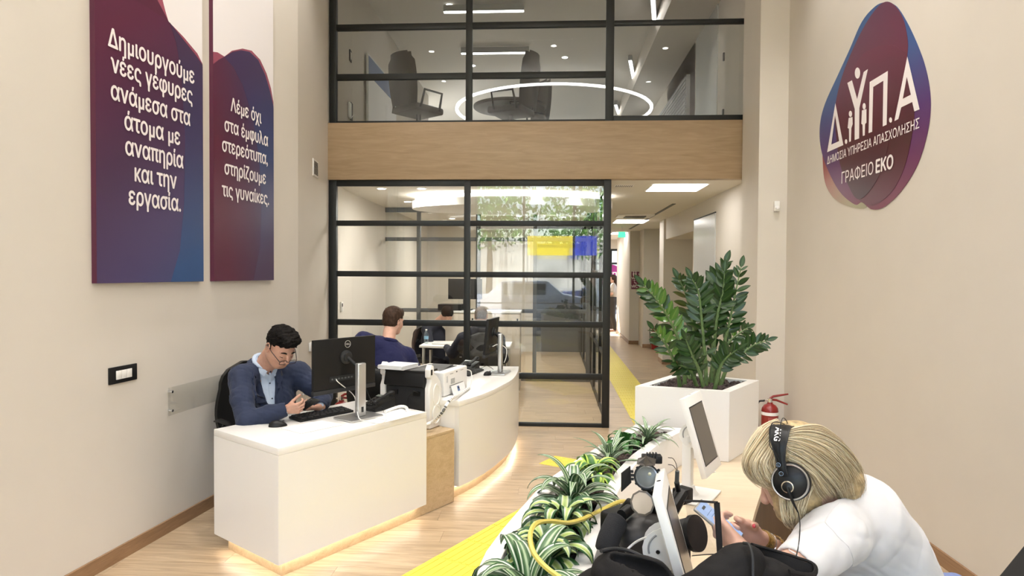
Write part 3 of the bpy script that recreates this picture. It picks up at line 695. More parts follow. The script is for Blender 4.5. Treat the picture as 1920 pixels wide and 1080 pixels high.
poster('large purple poster with seven lines of white Greek text', 181, 381, 531, None, [
    ([(176, -120), (280, -60), (300, -20), (310, 20), (316, 40), (345, 70), (370, 100), (381, 120), (381, 540), (170, 540)], g1d),
    ([(176, -120), (270, -70), (290, -10), (316, 40), (343, 73), (368, 104), (379, 120), (385, 126), (385, 540), (170, 540)], g1c),
    ([(172, -60), (230, -10), (262, 5), (314, 38), (341, 73), (366, 104), (381, 122), (385, 540), (170, 540)], g1),
    ([(318, 42), (343, 74), (368, 106), (385, 128), (385, 540), (320, 540), (337, 470), (345, 380), (347, 260), (340, 140), (330, 80)], g1b)],
    [('Δημιουργούμε', (203, 87), (364, 156)), ('νέες γέφυρες', (208.5, 138), (360.5, 191)), ('ανάμεσα στα', (208, 187), (356, 234)), ('άτομα με', (233.5, 243), (337, 271)),
     ('αναπηρία', (235, 291), (343, 314)), ('και την', (252, 341), (330, 352.5)), ('εργασία.', (241.5, 383), (338.5, 396))], .146, None, None)
g2 = gradmat('poster_ink_2', onL(402, 300), onL(512, 300), [(0, (.095, .014, .040)), (.45, (.065, .020, .062)), (.8, (.048, .045, .120)), (1, (.038, .05, .14))], .4)
g2b = gradmat('poster_ink_2b', onL(430, 150), onL(512, 480), [(0, (.048, .024, .08)), (.45, (.030, .055, .16)), (1, (.065, .034, .085))], .4)
poster('narrower purple and blue poster with five lines of white Greek text', 401, 513, 527, None, [
    ([(396, 95), (408, 98), (421, 106), (435, 95), (455, 91), (472, 95), (488, 112), (500, 138), (508, 165), (514, 192), (520, 540), (390, 540)], g1d),
    ([(396, 118), (410, 112), (421, 106), (436, 97), (452, 94), (468, 97), (484, 112), (497, 140), (506, 170), (514, 200), (520, 540), (390, 540)], g2),
    ([(421, 108), (436, 99), (452, 96), (468, 99), (484, 114), (497, 142), (506, 172), (516, 205), (520, 540), (475, 540), (488, 460), (490, 380), (486, 300), (474, 220), (455, 160), (437, 125)], g2b)],
    [('Λέμε όχι', (432.5, 205), (489.5, 234)), ('στα έμφυλα', (421, 243), (502, 276)), ('στερεότυπα,', (416.5, 282.5), (501.5, 309)), ('στηρίζουμε', (421, 326), (498, 345)), ('τις γυναίκες.', (416.5, 366), (504, 385))], .138, None, None)
def plaque(c, du, dz, th, mb=None): q = c; return MB().box(q+NL*(th/2), (du, dz, th), ML)
# light switch
c = onL(229, 701); sw = thing('light_switch', 'black framed wall switch with three white rockers', 'switch', c)
q = [locL(203, 704), locL(255, 701)]; w = q[1][0]-q[0][0]; h = .098
part(MB().box(c+NL*.006, (w, h, .011), ML), 'frame', BPLAST, sw, bevel=.003)
for k in (-1, 0, 1): part(MB().box(c+DL*(k*w*.19)+NL*.0135, (w*.18, h*.52, .005), ML), 'rocker', WHITE2, sw, bevel=.001)
# acrylic sign holder on stand-offs
q0, q1 = locL(315, 728, .02), locL(460, 690, .02); zt = (q0[1]+q1[1])/2; zb = locL(316, 780, .02)[1]
ah = thing('acrylic_panel', 'clear empty acrylic panel on steel stand-offs behind the suited man', 'sign holder', P0+DL*q0[0]+Vector((0, 0, zb)))
mid = P0+DL*((q0[0]+q1[0])/2)+Vector((0, 0, (zt+zb)/2))
part(MB().box(mid+NL*.022, (q1[0]-q0[0], zt-zb, .004), ML), 'sheet', glassmat('acrylic', (.955, .96, .955), .05), ah)
for u in (q0[0]+.03, q1[0]-.03):
    for z in (zt-.03, zb+.03):
        c = P0+DL*u+Vector((0, 0, z)); part(MB().cyl(c, c+NL*.032, .009, 14), 'stand_off', CHROME, ah, smooth=True)
# second holder, thermostat, grille on the rear stretch of wall
W2a, W2b = Vector((*WL[2], 0)), Vector((*WL[3], 0)); D2 = (W2b-W2a).normalized(); N2 = Vector((D2.y, -D2.x, 0)); M2 = Matrix((D2, Vector((0, 0, 1)), N2)).transposed()
def on2(x, y):
    r = ray(x, y); t = (W2a-CAM).dot(N2)/r.dot(N2); return CAM+r*t
c = on2(581, 650); th_ = thing('thermostat', 'small white wall thermostat left of the computer screen', 'thermostat', c)
part(MB().box(c+N2*.012, (.12, .085, .022), M2), 'body', WHITE2, th_, bevel=.004)
part(MB().box(c+N2*.0245+Vector((0, 0, .012)), (.05, .03, .002), M2), 'display', BPLAST2, th_)
c = on2(591, 316); vg = thing('wall_grille', 'small white slotted air grille high on the left wall by the beam', 'vent', c)
part(MB().box(c+N2*.004, (.24, .17, .008), M2), 'frame', WHITE2, vg)
for k in range(9): part(MB().box(c+N2*.010+Vector((0, 0, -.06+k*.015)), (.17, .008, .004), M2), 'slat', GREYM, vg)
c = on2(583, 715); h2 = thing('clear_shelf', 'clear acrylic holder on the wall between the man and the screen', 'sign holder', c)
part(MB().box(c+N2*.03, (1.0, .16, .004), M2), 'sheet', MATS['acrylic'], h2)
for s in (-.45, .45):
    for z in (-.05, .05): part(MB().cyl(c+D2*s+Vector((0, 0, z)), c+D2*s+Vector((0, 0, z))+N2*.035, .008, 12), 'stand_off', CHROME, h2)
# motion sensor on the pilaster
c = atY(1455, 387, 6.72); ms = thing('motion_sensor', 'small white motion sensor high on the pilaster', 'sensor', c)
part(MB().box(c-Vector((0, .02, 0)), (.055, .04, .10)), 'body', WHITE2, ms, bevel=.008)
part(MB().lathe([(.02, 0), (.016, .012), (.001, .016)], c-Vector((0, .04, .015)), 14, rot('X', 90)), 'lens', WPAPER, ms, smooth=True)

# ================================================================== ROUND EMBLEM, RIGHT WALL
OR = Vector((XW, 0, 0))
def locR(x, y, off=0): q = atX(x, y, XW-off); return (-q.y, q.z)
em = thing('wall_emblem', 'large rounded purple and blue emblem with white Greek lettering on the right wall', 'sign', atX(1640, 200, XW))
def sR(pts, off, name, m, s=.389, ox=1500, oy=0, smooth=True, th=.0012, label=None):
    q = [locR(x*s+ox, y*s+oy) for x, y in pts]; q = sm2(q) if smooth else q
    return sheet(q, MR, OR, off, th, name, m, em, label)
eg1 = gradmat('emblem_ink', atX(1640, 10, XW), atX(1640, 390, XW), [(0, (.03, .09, .24)), (.3, (.035, .085, .25)), (.6, (.085, .03, .15)), (1, (.16, .018, .05))], .4)
sR([(118, 700), (112, 800), (125, 890), (165, 955), (230, 992), (320, 1000), (300, 900), (200, 700)], .001, 'base_shape', gradmat('emblem_rose', atX(1545, 300, XW), atX(1600, 390, XW), [(0, (.30, .04, .05)), (1, (.36, .33, .20))], .4))
sR([(415, 10), (365, 30), (300, 105), (240, 240), (185, 360), (122, 500), (98, 600), (100, 700), (128, 800), (190, 920), (265, 985), (300, 975), (345, 1008), (400, 1002), (470, 945), (540, 850), (590, 740), (626, 590), (630, 450), (600, 300), (540, 150), (480, 45), (440, 14)], .002, 'blue_shape', eg1)
sR([(405, 12), (345, 75), (275, 200), (205, 370), (172, 520), (175, 640), (195, 760), (235, 880), (290, 965), (355, 990), (440, 930), (505, 810), (545, 640), (555, 520), (540, 400), (520, 300), (523, 200), (500, 90), (455, 22)], .0035, 'maroon_shape', gradmat('emblem_maroon', atX(1640, 10, XW), atX(1640, 380, XW), [(0, (.105, .022, .06)), (.35, (.125, .012, .04)), (.75, (.06, .010, .016)), (1, (.10, .012, .035))], .4))
sR([(400, 218), (300, 270), (220, 400), (180, 560), (190, 760), (235, 890), (285, 960), (355, 900), (410, 780), (440, 640), (470, 500), (520, 400), (525, 290), (480, 230)], .005, 'inner_shape', gradmat('emblem_inner', atX(1640, 90, XW), atX(1640, 380, XW), [(0, (.13, .014, .045)), (.5, (.075, .008, .018)), (1, (.04, .008, .02))], .4))
def L4(pts, name='letter_stroke', label=None, holes=None):
    q = [locR(x*.25+1540, y*.25+90) for x, y in pts]; hq = [locR(x*.25+1540, y*.25+90) for x, y in holes] if holes else None
    if hq: sheet(q, MR, OR, .0065, .0006, name, LETTER, em, label, hq)
    else: sheet(q, MR, OR, .0065, .0006, name, LETTER, em, label)
def ell(cx, cy, rx, ry, n=16): return [(cx+rx*math.cos(2*PI*k/n), cy+ry*math.sin(2*PI*k/n)) for k in range(n)]
# triangles with holes keep matching winding
L4([(112, 412), (172, 728), (50, 782)][::-1], 'letter_delta', None, [(110, 505), (140, 698), (82, 724)][::-1])
L4([(202, 262), (236, 242), (275, 385), (325, 180), (356, 158), (292, 450), (290, 678), (257, 690), (258, 460)], 'letter_ypsilon')
L4([(370, 255), (506, 172), (497, 575), (468, 588), (473, 245), (396, 292), (388, 628), (362, 638)], 'letter_pi')
L4([(653, 65), (745, 460), (706, 475), (690, 405), (607, 445), (586, 532), (556, 548)], 'letter_alpha')
sheet([locR(x*.25+1540, y*.25+90) for x, y in [(650, 218), (680, 350), (620, 380)]], MR, OR, .0073, .0004, 'letter_counter', MATS['emblem_inner'], em)
for c_ in [(192, 702, 9, 18), (527, 540, 11, 20), (278, 188, 20, 42), (225, 494, 12, 23), (328, 437, 12, 24)]: L4(ell(*c_), 'dot')
L4([(212, 525), (240, 518), (242, 570), (232, 600), (228, 700), (216, 705), (214, 605), (204, 600)], 'small_figure')
L4([(312, 468), (345, 458), (345, 560), (335, 570), (332, 655), (318, 660), (316, 575), (307, 568)], 'small_figure')
fit_line('ΔΗΜΟΣΙΑ ΥΠΗΡΕΣΙΑ ΑΠΑΣΧΟΛΗΣΗΣ', (1552.5, 309.5), (1726, 237.5), .088, 'lettering', LETTER, em, locR, MR, OR, .0068, .010)
fit_line('ΓΡΑΦΕΙΟ', (1579.5, 344.5), (1639, 326), .125, 'lettering', LETTER, em, locR, MR, OR, .0068, .004)
fit_line('ΕΚΟ', (1644, 325), (1676, 314), .125, 'lettering', LETTER, em, locR, MR, OR, .0068, .036)
# WC sign
yS = 16.225; wc = thing('wc_sign', 'plum toilet direction sign on the corridor wall', 'sign', atY(1195, 525, yS))
a, b = atY(1183.5, 542, yS), atY(1207, 509.5, yS)
part(MB().b2((a.x, yS-.008, a.z), (b.x, yS, b.z)), 'plate', mat('plum_plate', (.15, .012, .05), .5), wc)
MF = Matrix((Vector((1, 0, 0)), Vector((0, 0, 1)), Vector((0, -1, 0)))).transposed()
h = b.z-a.z; w = b.x-a.x
part(MB().b2((a.x+.02, yS-.0095, a.z+h*.495), (b.x-.02, yS-.008, a.z+h*.505)), 'divider', LETTER, wc)
for r, z in enumerate((a.z+h*.55, a.z+h*.08)):
    text('lettering', 'WC', .085, MF, Vector((a.x+w*.27, yS-.009, z)), LETTER, wc, bold=.002)
    text('arrow', '»', .2, MF, Vector((a.x+w*.72, yS-.009, z+.05)), LETTER, wc, bold=.006)
for x in (.18, .36):
    cx_, cz_ = a.x+w*x, a.z+h*.80
    part(MB().lathe([(.016, 0), (.016, .002)], (cx_, yS-.008, cz_+.075), 12, rot('X', 90)).b2((cx_-.018, yS-.0095, cz_), (cx_+.018, yS-.008, cz_+.055)).b2((cx_-.009, yS-.0095, cz_-.03), (cx_+.009, yS-.008, cz_)), 'figure', LETTER, wc)
cx_, cz_ = a.x+w*.28, a.z+h*.30
part(MB().tube([(cx_+.035*math.cos(t), yS-.009, cz_+.035*math.sin(t)) for t in [k*.45-2.6 for k in range(11)]], .005, 6).lathe([(.013, 0), (.013, .002)], (cx_-.01, yS-.008, cz_+.085), 12, rot('X', 90)).tube([(cx_-.01, yS-.009, cz_+.065), (cx_-.008, yS-.009, cz_+.02), (cx_+.025, yS-.009, cz_+.015), (cx_+.04, yS-.009, cz_-.02)], .007, 6), 'wheelchair_symbol', LETTER, wc)

# ================================================================== FIRE EXTINGUISHERS
def extinguisher(x, y, label, r=.078, H=.40, a=0, side=True):
    t = thing('fire_extinguisher', label, 'extinguisher', (x, y, 0)); O = Vector((x, y, 0)); M = rot('Z', a)
    part(MB().lathe([(r*.9, .0), (r, .012), (r, H), (r*.93, H+.03), (r*.7, H+.055), (r*.35, H+.07), (r*.3, H+.085)], O, 32), 'cylinder', RED, t, smooth=True)
    if side: part(MB().lathe([(r+.0008, H-.035), (r+.0008, H-.005)], O, 32, cap=False), 'white_band', WPAPER, t, 'white band under the shoulder', smooth=True)
    part(MB().lathe([(r*.28, H+.085), (r*.28, H+.12)], O, 14), 'valve', CHROME, t, smooth=True)
    part(MB().tube([O+Vector((0, 0, H+.12)), O+M @ Vector((.03, 0, H+.14)), O+M @ Vector((.17, 0, H+.165))], [.012, .012, .008], 8), 'top_lever', RED, t, smooth=True)
    part(MB().tube([O+Vector((0, 0, H+.11)), O+M @ Vector((.06, 0, H+.105)), O+M @ Vector((.165, 0, H+.065))], [.012, .011, .008], 8), 'carry_handle', RED, t, smooth=True)
    part(MB().tube([O+Vector((0, 0, H+.10)), O+M @ Vector((-.05, 0, H+.10))], .008, 8), 'hose_fitting', CHROME, t)
    part(MB().tube(smooth_path([O+M @ Vector((-.05, 0, H+.10)), O+M @ Vector((-.11, .02, H+.06)), O+M @ Vector((-.10, .03, .2)), O+M @ Vector((-.085, .02, .1))], 5), .009, 8), 'hose', BPLAST, t, smooth=True)
    n = 9; P = [[O+Vector(((r+.0012)*math.cos(q), (r+.0012)*math.sin(q), z)) for q in [math.radians(-118+k*8) for k in range(n)]] for z in (H-.28, H-.05)]
    part(MB().grid(P), 'instruction_label', mat('faded_red_label', (.36, .07, .06), .5), t)
    if side: P = [[O+Vector(((r+.0014)*math.cos(q), (r+.0014)*math.sin(q), z)) for q in [math.radians(-52+k*4) for k in range(5)]] for z in (H-.2, H-.06)]
    if side: part(MB().grid(P), 'side_label', WPAPER, t)
    for k in range(3):
        q = math.radians(-104+k*14); part(MB().box(O+Vector(((r+.002)*math.cos(q), (r+.002)*math.sin(q), H-.15)), (.016, .002, .018), rot('Z', math.degrees(q)+90)), 'pictogram', WPAPER, t)
    for k in range(4):
        n2 = 7; P = [[O+Vector(((r+.0018)*math.cos(q), (r+.0018)*math.sin(q), z)) for q in [math.radians(-112+j*(7.2 if k % 2 else 6.5)) for j in range(n2)]] for z in (H-.085-k*.016, H-.080-k*.016)]
        part(MB().grid(P), 'print_line', WPAPER, t)
    return t
extinguisher(2.10, 6.52, 'red fire extinguisher standing on the floor at the pilaster behind the big planter', H=.39)
q = atH(1229, 655, 0); extinguisher(2.33, 15.20, 'small distant red fire extinguisher in the corridor recess', H=.40, r=.085)
extinguisher(-2.02, 6.3, 'red fire extinguisher half hidden behind the front screen and desk', H=.38, side=False)
# ================================================================== COMPUTERS, PRINTERS, SMALL THINGS
ZT = .7415
def frameM(d):
    """columns: along d, across, up"""
    x = Vector((d[0], d[1], 0)).normalized(); return Matrix((x, Vector((-x.y, x.x, 0)), Vector((0, 0, 1)))).transposed()
def monitor(cx, cy, d, label, w=.50, zlo=.915, zhi=1.268, off=.10, tilt=0, ctop=1.105, shift=0.0, logo=True, flip=1):
    """d: direction along the panel; the column stands on the side -N (right-hand side of d seen from above)"""
    M = frameM(d); t = thing('computer_monitor', label, 'monitor', (cx, cy, ZT)); O = Vector((cx, cy, 0))
    P = lambda x, y, z: O+M @ Vector((x, y*flip, z))
    part(MB().box(P(0, .02, ZT+.006), (.26, .19, .010), M), 'base', ALU, t, bevel=.002)
    part(MB().box(P(0, .02, ZT+.0125), (.255, .185, .003), M), 'base_mat', mat('brushed_base', (.30, .30, .30), .35, metal=.7), t)
    part(MB().box(P(0, 0, (ZT+.014+ctop)/2), (.066, .038, ctop-ZT-.014), M), 'stand_column', ALU, t, bevel=.008, seg=3)
    part(MB().box(P(0, -.0195, ZT+.06), (.016, .004, .035), M), 'cable_slot', BPLAST2, t)
    MT = M @ rot('X', tilt)
    zc = (zlo+zhi)/2; C = P(shift, off, zc); Q = lambda x, y, z: C+MT @ Vector((x, y*flip, z)); h = zhi-zlo
    part(MB().box(Q(0, 0, .015), (w, .022, h-.03), MT), 'rear_shell', BPLAST, t, bevel=.003)
    part(MB().box(Q(0, .001, -h/2+.014), (w+.002, .028, .028), MT), 'bottom_bezel', BPLAST2, t, bevel=.004)
    part(MB().box(Q(0, .0125, .015), (w-.01, .003, h-.045), MT), 'screen', mat('dark_screen', (.02, .022, .03), .12), t)
    part(MB().lathe([(.045, 0), (.045, .012), (.03, .018), (.03, .03)], Q(0, -.010, .05), 24, MT @ rot('X', 90 if flip > 0 else -90)), 'mount_ring', BPLAST2, t, smooth=True)
    part(MB().cyl(Q(0, -.03, .05), P(0, .01, ctop-.04), .013, 12), 'mount_arm', BPLAST, t, smooth=True)
    part(MB().box(Q(-.03, -.0115, -.085), (.2, .004, .035), MT), 'port_bay', mat('port_black', (.008, .008, .008), .7), t)
    for k in range(7): part(MB().box(Q(-.11+k*.026, -.014, -.085), (.014, .004, .010), MT), 'port', GREYM, t)
    if logo:
        ML_ = Matrix((MT.col[0], MT.col[2], -MT.col[1])).transposed() if flip > 0 else Matrix((-MT.col[0], MT.col[2], MT.col[1])).transposed()
        LG_ = mat('silver_mark', (.55, .55, .54), .3, metal=.6)
        c = Q(.015, -.0125, .135)
        part(MB().tube([c+ML_ @ Vector((.0225*math.cos(a*PI/12), .0225*math.sin(a*PI/12), 0)) for a in range(25)], .0016, 6, cap=False), 'round_badge', LG_, t)
        text('badge_lettering', 'DELL', .0150, ML_, c-ML_.col[1]*.0055, LG_, t, bold=.0006, sx=1.0)
    return t, P, Q
cpos = atH(676, 784, ZT); mU = Vector((U_.x, U_.y)); mdir = (mU.x*.97+.08, mU.y)
mon1, mP, mQ = monitor(cpos.x, cpos.y, mdir, 'large black computer monitor seen from behind on the front desk', w=.50, off=.10, shift=-.05)
c2p = atH(938, 700, ZT)
mon2, nP, nQ = monitor(c2p.x, c2p.y, (.16, 1), 'black monitor seen edge-on at the far end of the curved counter', w=.42, zlo=.905, zhi=1.27, off=.09, tilt=6, ctop=1.12, logo=False)
def keyboard(c, d, label, L=.44, Wk=.13):
    M = frameM(d); t = thing('keyboard', label, 'keyboard', c); Q = lambda x, y, z: Vector(c)+M @ Vector((x, y, z))
    part(MB().box(Q(0, 0, .009), (L, Wk, .016), M @ rot('X', 3)), 'case', BPLAST, t, bevel=.003)
    km = None
    for r in range(5):
        n = [15, 14, 13, 12, 8][r]
        for k in range(n):
            w = (L-.02)/n; p = Q(-L/2+.01+w*(k+.5), Wk*.36-r*Wk*.18, .0215+(2-r)*.0018)
            if km is None: o = part(MB().box((0, 0, 0), (1, Wk*.15, .006), None, taper=.85), 'key', BPLAST2, None); km = o.data
            else: o = bpy.data.objects.new('key', km); COL.objects.link(o)
            o.location = p; o.rotation_euler = (0, 0, math.atan2(d[1], d[0])); o.scale = (w*.86, 1, 1); setpar(o, t)
    return t
k0, k1 = atH(552, 789, ZT), atH(652, 770, ZT); kd = (k1-k0)
keyboard((k0+k1)/2+Vector((0, 0, -.0)), (kd.x, kd.y), 'black keyboard on the front desk before the suited man', L=kd.length)
k0 = atH(884, 705, ZT); k1 = atH(903, 694, ZT)
keyboard((k0+k1)/2+Vector((-.06, 0, 0)), (.25, 1), 'black keyboard on the curved counter beside the edge-on monitor', L=.40, Wk=.13)
def mouse(c, a, label):
    t = thing('computer_mouse', label, 'mouse', c); M = rot('Z', a); P = []
    for k in range(9):
        z = math.sin(k/8*PI/2); r = math.cos(k/8*PI/2)
        P.append([Vector(c)+M @ Vector((.056*r*math.cos(q), .032*r*math.sin(q)*(1-.12*math.cos(q)), .036*z*(1-.22*math.cos(q)*r)-.0)) for q in [j*PI/12 for j in range(24)]])
    part(MB().grid(P, closed=True), 'shell', BPLAST, t, smooth='all')
    part(MB().cyl(Vector(c)+M @ Vector((.032, -.003, .029)), Vector(c)+M @ Vector((.032, .003, .029)), .007, 10), 'wheel', BPLAST2, t)
    return t
mouse(atH(521, 799, ZT), 25, 'small black mouse near the left end of the front desk')
mouse(atH(915, 703, ZT), 60, 'black mouse at the foot of the monitor on the curved counter')
# paper sheets on the desk
for px, py, a, lab in [(585, 800, 55, 'printed white sheet lying on the desk near its front edge'), (742, 778, 60, 'white sheet lying under the cable on the front desk')]:
    c = atH(px, py, ZT); o = solo(MB().box((0, 0, 0), (.297, .21, .0012)), 'paper_sheet', WPAPER, lab, 'paper'); o.location = (c.x, c.y, ZT+.0008); o.rotation_euler = (0, 0, math.radians(a))
# cables
def cable(pts, r, m, label, n=6, name='cable'):
    return solo(MB().tube(smooth_path(pts, 6), r, n), name, m, label, 'cable', smooth=True)
S = lambda x, y, z: atH(x, y, z)
prt = mQ(-.09, -.03, -.085)
cable([prt, prt+Vector((.03, -.05, -.01)), S(663, 741, .86), S(668, 764, .80), S(674, 785, .775), S(690, 790, ZT+.006), S(712, 794, ZT+.004), S(723, 787, ZT+.004), S(722, 772, ZT+.012)], .0032, WHITE2, 'thin white cable from the large monitor down to the desk')
cable([mQ(.12, -.03, -.085), S(693, 745, .87), S(705, 756, .80), S(716, 765, ZT+.02), S(728, 772, ZT+.006)], .0032, BPLAST, 'black cable from the large monitor to the desk phone')
def spiral(pts, r, label, turns, dark=True, name='cable_sleeve'):
    P = smooth_path(pts, 10); t = thing(name, label, 'cable', P[0])
    part(MB().tube(P, r*.86, 10), 'core', mat('sleeve_gap', (.10, .10, .10), .6) if dark else WHITE2, t, smooth=True)
    n = len(P); L = [0]
    for a, b in zip(P[:-1], P[1:]): L.append(L[-1]+(b-a).length)
    def at(s):
        for i in range(n-1):
            if L[i+1] >= s or i == n-2: f = (s-L[i])/max(L[i+1]-L[i], 1e-6); return P[i].lerp(P[i+1], min(max(f, 0), 1))
    for k in range(turns):
        a, b = at(L[-1]*k/turns), at(L[-1]*(k+.80)/turns); part(MB().tube([a, b], r, 10), 'coil', WHITE2, t, smooth=True)
    return t
spiral([S(722, 772, ZT+.012), S(738, 766, ZT+.012), S(752, 762, ZT+.012), S(761, 764, ZT+.012), S(764, 769, ZT+.012)], .0115, 'short white spiral cable sleeve lying on the front desk', 9, dark=False)
# tall printer between desk and counter
zP = .5455; f0 = atH(806, 806, zP); f1 = atH(733, 797, zP); pd = (f1-f0).xy.normalized()
PM = Matrix((Vector((pd.x, pd.y, 0)), Vector((pd.y, -pd.x, 0)), Vector((0, 0, 1)))).transposed()   # x: to the left, y: to the rear
if PM.col[1].y < 0: PM.col[1] = -PM.col[1]
pr = thing('document_scanner', 'tall black and white office printer between desk and counter', 'printer', f0)
G = lambda x, y, z: f0+PM @ Vector((x, y, z))
side = [(0, .005), (.0, .30), (.02, .34), (.02, .37), (.0, .385), (.0, .44), (.025, .475), (.05, .465), (.06, .405), (.10, .385), (.145, .34), (.165, .28), (.175, .03), (.15, .005)]
for x0, lab in ((0, None), (.40, None)):
    mb = MB(); n = len(side); xs = (x0, x0+.045)
    mb.add([G(xs[0], a, b) for a, b in side]+[G(xs[1], a, b) for a, b in side], [list(range(n)), list(range(n, 2*n))[::-1]]+[(i, n+i, n+(i+1) % n, (i+1) % n) for i in range(n)])
    part(mb, 'side_cheek', WHITE2, pr, bevel=.004)
part(MB().box(G(.2225, .085, .16), (.354, .14, .30), PM), 'body', BPLAST2, pr, bevel=.004)
part(MB().box(G(.2225, .06, .345), (.352, .15, .11), PM @ rot('X', -14)), 'upper_cover', BPLAST, pr, bevel=.01)
part(MB().box(G(.2225, .09, .418), (.35, .19, .018), PM), 'feed_tray', BPLAST, pr, bevel=.004)
part(MB().box(G(.2225, .10, .0), (.35, .14, .012), PM), 'base', mat('grey_plastic', (.3, .3, .3), .5), pr)
for k in (-1, 1): part(MB().box(G(.2225+k*.10, .012, .255), (.06, .012, .035), PM), 'socket', BPLAST, pr)
for k in (0, 1, 2): part(MB().cyl(G(.08+k*.12, .0135, .03), G(.08+k*.12, .016, .03), .004, 8), 'screw', CHROME, pr)
def disc(cx, cz, rx, rz):
    m = MB(); P = []
    for s, d in ((1, .0), (.97, -.006), (.85, -.008), (.80, -.003), (.001, -.003)): P.append([G(-.001+d, cx+rx*s*math.cos(q), cz+rz*s*math.sin(q)) for q in [k*PI/14 for k in range(28)]])
    return m.grid(P, closed=True)
part(disc(.085, .245, .05, .085), 'side_knob', WHITE2, pr, smooth=True)
part(disc(.085, .10, .055, .075), 'side_knob', WHITE2, pr, smooth=True)
part(MB().box(G(-.002, .02, .42), (.004, .018, .04), PM), 'switch', BPLAST, pr)
for y in (.03, .14): part(MB().cyl(G(.02, y, -.0001), G(.02, y, .008), .012, 10), 'foot', BPLAST, pr)
f_ = thing('paper_stack', 'stack of white paper on top of the tall printer', 'paper', G(.34, .06, .43))
for k in range(7): part(MB().box(G(.33+.003*(k % 3), .075+.002*(k % 2), .4285+k*.0042), (.22, .22, .0038), PM @ rot('Z', -3+(k*37 % 5))), 'sheet_pad', WPAPER, f_)
cable([G(.31, .0, .26), G(.33, -.012, .18), G(.345, -.012, .10), G(.30, -.02, .21)][:3], .0022, BPLAST, 'thin black wire down the left of the printer back')
cable([G(.10, .0, .262), G(.13, -.02, .275), G(.18, -.018, .22), G(.20, -.014, .12), G(.25, -.016, .03), G(.29, -.02, .012)], .0026, BPLAST, 'black wire looping down the middle of the printer back')
# white laser printer on the counter
zc_ = ZT; a = atH(833, 745, zc_); b = atH(876, 728, zc_); qd = (b-a).xy.normalized(); LN = (b-a).length
QM = Matrix((Vector((qd.x, qd.y, 0)), Vector((-qd.y, qd.x, 0)), Vector((0, 0, 1)))).transposed()
lp = thing('laser_printer', 'white desktop printer on the near end of the curved counter', 'printer', a)
K = lambda x, y, z: a+QM @ Vector((x, y, z))
part(MB().box(K(LN/2, .18, .097), (LN, .36, .19), QM), 'body', WHITE2, lp, bevel=.012, seg=3)
part(MB().box(K(LN*.48, .19, .193), (LN*.72, .26, .004), QM), 'output_tray', BPLAST2, lp)
part(MB().box(K(LN*.52, .17, .197), (LN*.5, .18, .004), QM @ rot('Y', -4)), 'tray_flap', BPLAST, lp)
part(MB().box(K(LN*.35, -.0005, .105), (.07, .0015, .04), QM), 'code_label', mat('grey_label', (.45, .45, .43), .6, var=.5, vscale=260), lp)
for x, z, w_ in ((.3, .165, .06), (.75, .17, .05), (.5, .06, .26), (.5, .072, .26)): part(MB().box(K(LN*x, -.0005, z), (w_, .0015, .003), QM), 'slot_line', GREYM, lp)
part(MB().box(K(LN*.52, -.0005, .168), (.02, .0015, .01), QM), 'mark', GREYM, lp)
part(MB().box(K(LN*.12, -.0005, .13), (.022, .0015, .05), QM), 'vent_panel', mat('soft_grey', (.6, .59, .57), .6), lp)
sc_ = thing('sign_card', 'small white card with a blue emblem leaning against the white printer', 'card', K(LN*.4, -.05, 0))
part(MB().box(K(LN*.5, -.022, .036), (.24, .003, .072), QM @ rot('X', -16)), 'card', WPAPER, sc_)
part(MB().box(K(LN*.48, -.0245, .038), (.036, .002, .04), QM @ rot('X', -16)), 'emblem', mat('card_blue', (.12, .2, .42), .5), sc_)
part(MB().box(K(LN*.48, -.0262, .045), (.02, .001, .014), QM @ rot('X', -16)), 'emblem_band', BPLAST, sc_)
spiral([S(798, 797, .60), S(812, 790, .62), atD(827, 776, 4.72), atD(837, 760, 4.74), S(846, 748, ZT+.045), S(862, 739, ZT+.018), S(872, 732, ZT+.016), S(880, 726, ZT+.016)], .0125, 'long white spiral cable sleeve curling from the desk up onto the counter', 22)
cable([S(880, 726, ZT+.016), S(884, 716, .79), S(884, 703, .83), S(880, 694, .87), K(LN, .1, .15)], .004, WHITE2, 'white cable looping from the sleeve up to the printer')
cable([nQ(-.03, -.03, -.085), nQ(0, -.08, -.06), nP(.02, -.05, .98), nP(.03, -.05, .90), nP(.03, -.03, .84)], .004, WHITE2, 'white cable hanging behind the edge-on monitor')
cable([S(893, 701, ZT+.01), S(890, 690, ZT+.03), S(902, 690, ZT+.02), S(912, 686, ZT+.005), S(922, 690, ZT+.004), S(928, 697, ZT+.004)], .0025, BPLAST, 'tangled thin black wires at the edge-on monitor foot')
# desk phones
def phone(c, a, label):
    t = thing('desk_phone', label, 'telephone', c); M = rot('Z', a); F = lambda x, y, z: Vector(c)+M @ Vector((x, y, z))
    mb = MB(); prof = [(-.10, 0), (.10, 0), (.10, .075), (-.10, .02)]
    mb.add([F(x, -.085, z) for x, z in prof]+[F(x, .085, z) for x, z in prof], [(0, 1, 2, 3), (7, 6, 5, 4)]+[(i, 4+i, 4+(i+1) % 4, (i+1) % 4) for i in range(4)])
    part(mb, 'base', BPLAST, t, bevel=.006)
    part(MB().tube(smooth_path([F(-.09, -.06, .052), F(-.07, -.06, .070), F(0, -.06, .085), F(.07, -.06, .106), F(.10, -.06, .106)], 4), [.022]*3+[.017]*10+[.022]*4, 10, flat=.7), 'handset', BPLAST, t, smooth=True)
    for i in range(4):
        for j in range(3): part(MB().box(F(-.06+i*.028, -.01+j*.025, .038+i*.0078), (.018, .016, .006), M @ rot('Y', -15)), 'button', BPLAST2, t)
    part(MB().box(F(.075, .02, .0745), (.03, .10, .004), M @ rot('Y', -15)), 'display', mat('lcd', (.15, .17, .15), .2), t)
    return t
